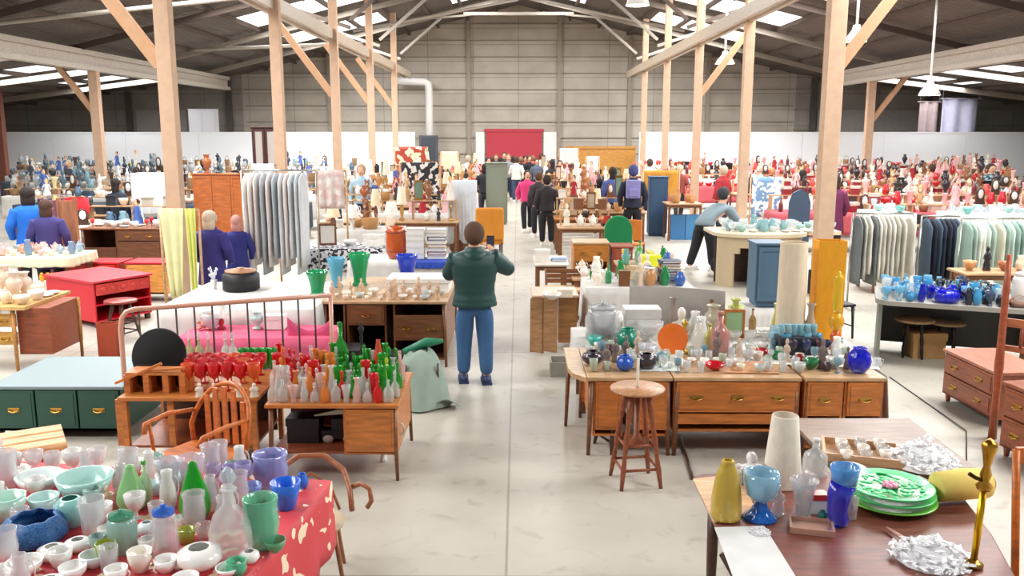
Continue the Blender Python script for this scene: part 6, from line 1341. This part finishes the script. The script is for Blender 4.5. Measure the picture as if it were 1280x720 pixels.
d = desk('brown_dresser', 'long dark brown dresser in the left middle distance', 'dresser', (PX(152, 15.2), 15.2, 0), PX(204, 15.2) - PX(100, 15.2), .8, .95, W_br, mat('6a4630', 'wood'), BRASS, peds=[(-.7, -.1, .1, [('open', .3, 0, ''), ('p', .4, 0, '')]), (-.1, .69, .1, [('d', .2, 2, 'bar'), ('p', .5, 0, '')])], back=.1, lr=.03)
fill((PX(104, 15.2), PX(200, 15.2), 15.3, 15.9), .95, .9, [('bowl', WH, 'white'), ('goblet', RD, 'red'), ('cup', WH, 'white'), ('plate', WH, 'white')], 'on the long dark brown dresser', '', 72, gap=.17, n=10)
# folding screens
for i, (px, c, lab) in enumerate(((70, '8a5560', 'mauve brown panel screen behind the purple jumper'), (91, 'a8704e', 'tan wooden panel screen left of the dresser'))):
    p = PX(px, 14.4); t = thing('panel_screen', lab, 'screen', (p, 14.4 - .1 * i, 0), .3 - .5 * i); m = MB()
    m.box(-.16, .16, -.015, .015, .08, 1.5); ob('panel', m, mat(c, 'plank'), t, bev=.004)
    for x in (-.15, .15): m = MB(); m.box(x - .02, x + .02, -.03, .03, 0, 1.54); ob('upright', m, mat(c, 'plank'), t)
row(0, 84, 12.6, .8, 'at the left before the blue coat', [('teapot', [gl('8fa4b8'), gl('c9a49c')], 'dull blue or rose'), ('cup', PK, 'pink'), ('bowl', [gl('8c8f94'), gl('b8a088')], 'dull'), ('jug', [gl('6f87a4'), WHT], 'small'), ('round_vase', [gl('d98a6c'), gl('d8a8a8')], 'peach')], 73, gap=.17, n=10, cloth=mat('dfe2c0', 'cloth'), drop=.14, X=(PX(-20, 12.6), PX(84, 12.6)))
for i in range(7): q = Vector((PX(48, 12.35) + .075 * i, 12.35 + .02 * (i % 2), .5)); spawn('round_vase', gl('e8a01c'), q, .073, .12, label='small orange yellow pot beneath the cream edged table', group='small orange yellow pots on the box by the red sideboard', n=10)
spawn('lidded_box', mat('d8cdb8', 'rough'), (PX(48, 12.35) + .22, 12.36, 0), .62, .498, label='pale box carrying small orange yellow pots at the left', dy=.2)
DK = [gl('2b3038'), gl('4a3a34'), gl('38424c')]
mix_l = [('jug', [gl('4a6a86'), gl('6f97a4')], 'blue'), ('urn', GY, 'grey'), ('teapot', CREAM, 'cream'), ('mantel_clock', [(W_dk, WHT)], 'dark'), ('lidded_box', [(gl('2b3038'), BLK), (ct('c9c2b6'), ct('a39a8c')), (gl('40566c'), GREY)], 'small'), ('pot', DK + GY, 'dull'), ('figurine', WH, 'white'), ('book', BKS, 'old'), ('doll', [DOL[3], DOL[2]], 'dressed'), ('bust', [gl('3c4a58'), gl('506a7a')], 'slate blue'), ('bowl', CREAM, 'cream'), ('flared_vase', YL + DK, 'small'), ('candlestick', BK, 'dark'), ('basket', [(mat('8a6a4a', 'rough'),)], 'brown'), ('glass_ball_ornament', [(BLK, cl('dfe6ea'))], 'glass')]
for i, (Y, xa, xb) in enumerate(((17, -9.6, -6.8), (19, -11, -7.6), (21.2, -12.2, -5.2), (23.5, -13.8, -5.2), (26, -15.2, -5.2), (29, -17, -5.4), (32, -18.6, -5.6))):
    ordn = ['first', 'second', 'third', 'fourth', 'fifth', 'sixth', 'last'][i]
    row(0, 0, Y, .78 + .04 * i, 'in the %s row of the far left field' % ordn, mix_l, 80 + i, gap=.26, X=(xa, xb), smin=.95, smax=1.5, cloth=[M_cw, None, ct('3c4656')][i % 3], d=.9, tier=.35, drop=.6)
# white covered tall and navy hung coat by left post
p = PX(190, 18.2); drape((p - .35, p + .3, 18.2, 18.6), 1.75, ct('dfe4ea'), 1.4, 'white dust sheet over a tall stand left of the big timber post', 'dust_sheet'); cabinet('tall stand beneath the white dust sheet at the left', (p, 18.22, 0), .56, .34, 1.74, W_br, None, name='tall_stand', cat='cabinet')
ix('drum_shade', ct('c81c2c'), 97, 268, 30, 246, z=1.0, label='round red lampshade beyond the panel screens'); stool('small stand beneath the round red lampshade', (P(97, 264, 1.0).x, P(97, 264, 1.0).y + .1, 0), .2, .995, W_or, W_dk, name='lamp_stand')
# far left on partition: standing white board and figure
# ================================================================== RIGHT SIDE
rack('low clothes rail with pale grey garments right of the big timber post', PX(1064, 13), PX(1140, 13), 13, 1.42, [ct('b9b7ae'), ct('cfcabd'), ct('8f9290'), ct('d9d6cc'), ct('6a6f70')], 'pale grey garment on the low rail right of the big post', seed=12, ln=1.0, pitch=.07, group='pale grey garments right of the big post')
rack('short clothes rail with dark navy garments', PX(1150, 13.2), PX(1197, 13.2), 13.2, 1.36, [ct('232838'), ct('2f3648'), ct('47586a')], 'dark navy garment on the short rail', seed=14, ln=.95, pitch=.075, group='dark navy garments on the short rail')
rack('long clothes rail with pale green garments at the right edge', PX(1200, 12.4), PX(1300, 12.4), 12.4, 1.4, [ct('a9bdb2'), ct('c9d8ce'), ct('dde2da'), ct('8faaa0'), ct('e6e2d0')], 'pale green garment on the long rail at the right edge', seed=16, ln=.9, pitch=.065, group='pale green garments at the right edge')
row(1204, 1300, 11.4, .78, 'under the pale green garments', [('bowl', BRN, 'brown'), ('figurine', BK, 'dark'), ('jug', CREAM, 'cream')], 91, gap=.2, n=10, X=(PX(1210, 11.4), PX(1310, 11.4)), d=.5)
# glass covered table on top of rails
for i, (pa, pb, Y, kinds, lab) in enumerate([(1094, 1142, 14.2, [('bowl', TL + CLR, 'pale'), ('goblet', CLR, 'clear')], 'behind the pale grey garments'), (1200, 1300, 13.9, [('bowl', TL + CLR, 'pale'), ('goblet', CLR, 'clear'), ('crystal_heap', CLR, 'clear')], 'behind the pale green garments')]):
    row(pa, pb, Y, 1.3, lab, kinds, 93 + i, gap=.18, n=8, d=.8, cloth=M_cw, drop=1.0)
# curved counter with pale glass
A = P(888, 305, .92); t = thing('curved_counter', 'beige curved counter with arched opening, pale glass on top', 'counter', (PX(958, 14.6), 14.6, 0)); R_ = .95
m = MB(); N = 20; ang_ = [PI + PI * i / N for i in range(N + 1)]
m.prism([(.8 * math.cos(q), .45 + .5 * math.sin(q)) for q in ang_] + [(1.4, .45), (1.4, 1.2), (-.8, 1.2)], .86, .92); ob('top', m, mat('d2c2a4', rough=.5), t)
m = MB()
for i in range(N):
    if 5 <= i <= 8: 
        zl = .58 + (.1 if i in (6, 7) else 0)
    else: zl = 0
    p0, p1 = [(.72 * math.cos(q), .45 + .44 * math.sin(q)) for q in (ang_[i], ang_[i + 1])]
    m.add([(p0[0], p0[1], zl), (p1[0], p1[1], zl), (p1[0], p1[1], .86), (p0[0], p0[1], .86), (p0[0] * .93, p0[1] + .03, zl), (p1[0] * .93, p1[1] + .03, zl), (p1[0] * .93, p1[1] + .03, .86), (p0[0] * .93, p0[1] + .03, .86)], [(0, 1, 2, 3), (7, 6, 5, 4), (0, 4, 5, 1), (3, 2, 6, 7), (0, 3, 7, 4), (1, 5, 6, 2)])
ob('front', m, mat('bca98a', rough=.6), t); m = MB(); m.box(-.68, .68, .75, .78, 0, .86); ob('inner_back', m, W_dk, t)
fill((PX(958, 14.6) - .6, PX(958, 14.6) + 1.3, 14.9, 15.7), .921, .95, [('bowl', TL + CLR, 'pale'), ('footed_bowl', CLR, 'clear'), ('jug', [g('9fd0d8')], 'aqua'), ('plate', WH, 'white')], 'on the beige curved counter', '', 95, gap=.19, n=10)
cabinet('tall dark blue cupboard in the right middle distance', (PX(822, 22.2), 22.2, 0), .46, .4, 1.5, mat('2f4f70', rough=.5), BRASS, doors=1, name='blue_wardrobe', cat='wardrobe')
row(833, 878, 21.2, .9, 'right of the dark blue cupboard', [('bowl', CREAM, 'cream'), ('jug', BRN, 'brown'), ('basket', [(mat('b98a58', 'rough'),)], 'tan')], 96, gap=.26)
for i in range(2): spawn('crate', [mat('3f7fb8'), mat('4a90c8')][i], (PX(846 + 18 * i, 21.6), 21.6, 0), .34, .6, label=['blue plastic crate under the table right of the dark blue cupboard', 'lighter blue crate right of its neighbour under the table'][i], name='plastic_crate', cat='crate')
mix_r = [('bowl', RD, 'red'), ('jug', RD, 'red'), ('teapot', CREAM, 'cream'), ('bottle', [(gl('3a2c2c'), BLK), (gl('6a2c34'), BLK)], 'dark'), ('mantel_clock', [(W_dk, WHT)], 'dark'), ('lidded_box', [(gl('2b2428'), BLK), (ct('c9b6a6'), ct('a3887c')), (gl('8a2a34'), ct('c9c0b4'))], 'small'), ('pot', BRN + RD, 'dull'), ('basket', [(mat('a07850', 'rough'),)], 'brown'), ('doll', [DOL[1], DOL[0]], 'dressed'), ('figurine', WH, 'white'), ('teddy_bear', TED, 'soft'), ('urn', BK, 'black'), ('flared_vase', PK, 'pink')]
for i, (Y, xa, xb) in enumerate(((17, 6.9, 10.6), (19.2, 5.6, 11.8), (21.8, 6.6, 13.0), (24.4, 6.0, 14), (27.2, 4.4, 15.4), (30, 4.2, 17), (33, 4.2, 18.6))):
    ordn = ['first', 'second', 'third', 'fourth', 'fifth', 'sixth', 'last'][i]
    row(0, 0, Y, .82 + .03 * i, 'in the %s row of the far right field' % ordn, mix_r, 100 + i, gap=.26, X=(xa, xb), smin=.9, smax=1.4, cloth=[None, ct('b8525a'), M_cw][i % 3], d=.9, tier=.35)
# dark blue rounded screen near right
p = PX(977, 17.5); t = thing('rounded_board', 'dark blue rounded board standing left of the big right timber post', 'board', (p, 16.5, 0)); m = MB(); m.prism([(-.2, 0), (.2, 0), (.2, 1.3), (.14, 1.48), (0, 1.55), (-.14, 1.48), (-.2, 1.3)], -.02, .02, M=Matrix.Rotation(PI / 2, 4, 'X')); ob('panel', m, mat('34435a'), t)
m = MB(); m.beam((0, .02, 1.0), (0, .35, .0), .03, .03); ob('prop', m, W_br, t)
# black planter on stand, right
qx = PX(1120, 18.5); spawn('urn', (gl('2a2422'),), (qx, 18.5, 1.35), .3, .32, label='black urn on the pale stand before the right partition'); stool('pale stand carrying the black urn', (qx, 18.5, 0), .2, 1.345, WHT, WHT, name='pedestal_stand', ring=False, splay=-.02)
def quilt(x0, x1, y0, y1, Y, m_, lab):
    A, B = atY(x0, y1, Y), atY(x1, y0, Y); hw = (B.x - A.x) / 2; zt, zb = B.z, max(.1, A.z); t = thing('quilt_rail', 'wooden rail holding the ' + lab, 'rail', ((A.x + B.x) / 2, Y, 0))
    m = MB(); m.path([(-hw - .04, 0, zt), (hw + .04, 0, zt)], .018, 6); ob('rail', m, W_tan, t)
    for s_ in (-1, 1): m = MB(); m.path([(s_ * (hw + .03), 0, 0), (s_ * (hw + .03), 0, zt)], .018, 6); m.box(s_ * (hw + .03) - .02, s_ * (hw + .03) + .02, -.15, .15, 0, .03); ob('upright', m, W_tan, t)
    m = MB(); m.sheet(lambda u, v: (A.x + 2 * hw * u, Y - .025 - .02 * math.sin(u * 17) * (.2 + v), zt + .02 - (zt - zb) * v), 20, 8, th=.008); tag(ob('hanging_quilt', m, m_), lab, 'quilt')
quilt(495, 533, 184, 216, 30.2, patmat('a8402c', 'ecd8b8', 5, .52), 'red and cream patterned quilt hanging left of the aisle')
quilt(503, 548, 204, 254, 21.3, patmat('26242c', 'dcd8d4', 7, .52), 'black and white flowered quilt hanging left of the aisle')
quilt(552, 572, 190, 214, 33.2, patmat('d8d0c0', 'e8dca0', 5, .6), 'cream and yellow quilt hanging far left of the aisle')
quilt(733, 748, 196, 246, 27.4, ct('e4e2de'), 'plain white cloth hanging right of the aisle')
quilt(700, 722, 186, 206, 33.3, ct('dedad2'), 'off white cloth hanging high at the far right of the aisle')
quilt(938, 978, 222, 272, 20.75, patmat('6a90b4', 'e2e6ea', 7, .5), 'blue and white patterned cloth hanging between the right timber posts')
quilt(804, 848, 214, 246, 23.7, mat('d09438', 'cloth'), 'orange yellow cloth hanging behind the tall blue cupboard')
quilt(400, 430, 214, 262, 15.5, patmat('dedad4', 'c9a8a4', 9, .66, 'lin'), 'off white flowered cloth hanging beyond the patterned cloth table')
quilt(320, 343, 206, 300, 14.4, ct('ccd2d8'), 'pale grey cloth hanging behind the tall clothes rail')
cabinet('tall white cabinet showing above the left partition behind the big post', (atY(252, 150, 37.4).x, 37.4, 0), 1.1, .5, 3.55, mat('cfcdd2'), None, name='tall_cabinet')
ix('crate', mat('2f6fc0'), 797, 218, 14, 202, z=1.45, label='small blue bin on a stand far right of the aisle', name='plastic_bin', cat='bin') if False else None
# ================================================================== PEOPLE IN THE AISLE
person(659, 290, 212, .1, 'e0407c', '20222a', '3a2a24', 'person in bright pink cardigan and black trousers in the far aisle', 'walk', True, False, Y=23.2)
person(684, 300, 218, PI, '2a2428', '1c1c22', '2a211f', 'person in black clothes at the right edge of the far aisle', 'stand', Y=20.4)
person(673, 300, 214, PI + .5, '3a3036', '23232b', '5b4032', 'person in dark brown top just left of the one in black', 'stand', Y=22.0)
person(792, 290, 205, PI, '23283c', '17171c', '4a4f80', 'person in navy jacket and black trousers before the blue cupboard', 'stand', Y=19.8)
b_ = atY(792, 222, 19.5); m = MB(); m.box(-.15, .15, -.09, .09, -.2, .2); m.box(-.11, .11, -.13, -.09, -.16, .02); tag(ob('backpack', m, ct('8a86c0'), loc=(b_.x, 19.52, 1.36), bev=.04), 'lavender backpack worn by the person in the navy jacket', 'backpack')
person(766, 280, 208, PI + .3, '4a5c98', '23232b', '2a211f', 'person in blue jacket left of the lavender backpack', 'stand', True, Y=22.0)
person(750, 280, 222, PI, 'a8242c', '23232b', '2a211f', 'short person in dark red top left of the blue jacket', 'stand', True, Y=22.5)
person(884, 330, 234, 2.1, '7f909a', '202026', '3a3a40', 'person in grey blue jacket bending beside the curved counter', 'bend', Y=16.6, w_=1.1)
b_ = atY(905, 300, 16.0); m = MB(); m.ball((0, 0, .2), .24, .16, .2, 12); m.path(arc((0, 0, .35), .12, .2, 0, PI), .015, 6); tag(ob('black_bag', m, ct('1b1b20'), loc=(b_.x, 16.0, 0)), 'black bag on the floor beside the bending person', 'bag')
person(1240, 260, 204, 0, '46606a', '23232b', '3a2a24', 'person in patterned teal shirt before the right partition', 'stand', Y=24.0, topm=patmat('2c4450', '9ab0b8', 16, .5), w_=1.3)
person(1046, 280, 217, PI, '6a2850', '23232b', '3a2a24', 'person in plum coat right of the big right timber post', 'stand', True, True, Y=18.2)
person(572, 290, 226, PI, 'cfd5de', '3a3a48', 'd9d4cc', 'person in pale grey coat standing left of the aisle', 'stand', True, True, Y=20.8)
person(560, 280, 214, 0, '8a2830', '3a3a48', '2a211f', 'person in dark red top behind the pale grey coat', 'stand', Y=23.0)
person(606, 270, 204, PI, '2a2a34', '3a3a48', '2a211f', 'person in black top beside the grey green cupboard', 'stand', True, Y=26.2)
person(510, 270, 208, .4, 'c02858', '3a3a48', '3a2a24', 'person in magenta top amid the stalls left of the aisle', 'stand', True, Y=25.2)
person(451, 290, 205, 0, '9ab4c4', '3a4458', 'a08068', 'person in light blue shirt near the third left timber post', 'stand', Y=21.2)
cc = ['26242c', 'b02834', '44485c', 'c83a5a', '3a3036', '8a8c94', '6a2c34', 'd8d4cc', '2a3048', '9a4a3c', '1f1f26', 'b85860', '5a6478', 'e0dcd4']
nmz = {'26242c': 'black', 'b02834': 'red', '44485c': 'slate', 'c83a5a': 'rose', '3a3036': 'dark brown', '8a8c94': 'grey', '6a2c34': 'maroon', 'd8d4cc': 'cream', '2a3048': 'navy', '9a4a3c': 'rust', '1f1f26': 'jet black', 'b85860': 'dull pink', '5a6478': 'blue grey', 'e0dcd4': 'off white'}
rr = random.Random(77)
for i in range(14):
    Y = 33.2 + .75 * (i * 3 % 7); px = 610 + 5.1 * i
    person(px, 0, None, rr.choice((0, PI, .5, 3.6)), cc[i], ['23232b', '34405a'][i % 2], ['2a211f', '4a3426', '8a6a50'][i % 3], 'person in %s top in the crowd before the red door' % nmz[cc[i]], ['stand', 'walk'][i % 2], i % 3 == 0, Y=Y, group='crowd before the red door', hg=rr.uniform(1.6, 1.82))
for i, (px, Y, c, nm) in enumerate(((690, 28.5, '2e2a30', 'charcoal'), (700, 31, 'c9b8a8', 'sand'), (716, 33.8, '7a3038', 'wine red'), (735, 29.2, '20242c', 'ink black'), (812, 28, 'c8c4bc', 'stone'), (850, 26, '884038', 'brick red'), (545, 29.8, '4a4a54', 'dark grey'), (527, 32.4, 'b04048', 'coral'), (905, 23, 'a02830', 'crimson'), (1005, 22.8, '5a3a34', 'brown'), (1165, 26, 'd9a890', 'peach'), (585, 33, 'e0d8cc', 'ivory'), (470, 28, 'd9d4cc', 'pale'), (116, 27, '5a6a7c', 'steel blue'), (85, 27.5, '38404c', 'dark slate'), (170, 24.6, '40606c', 'petrol'), (24, 27.4, 'a8a4a0', 'light grey'))):
    person(px, 0, None, rr.choice((0, PI, .7, 3.8)), c, '26262e', ['2a211f', '4a3426', 'b9a890'][i % 3], 'person in %s top among the far stalls' % nm, ['stand', 'walk'][i % 2], i % 3 == 0, Y=Y, hg=rr.uniform(1.62, 1.8))
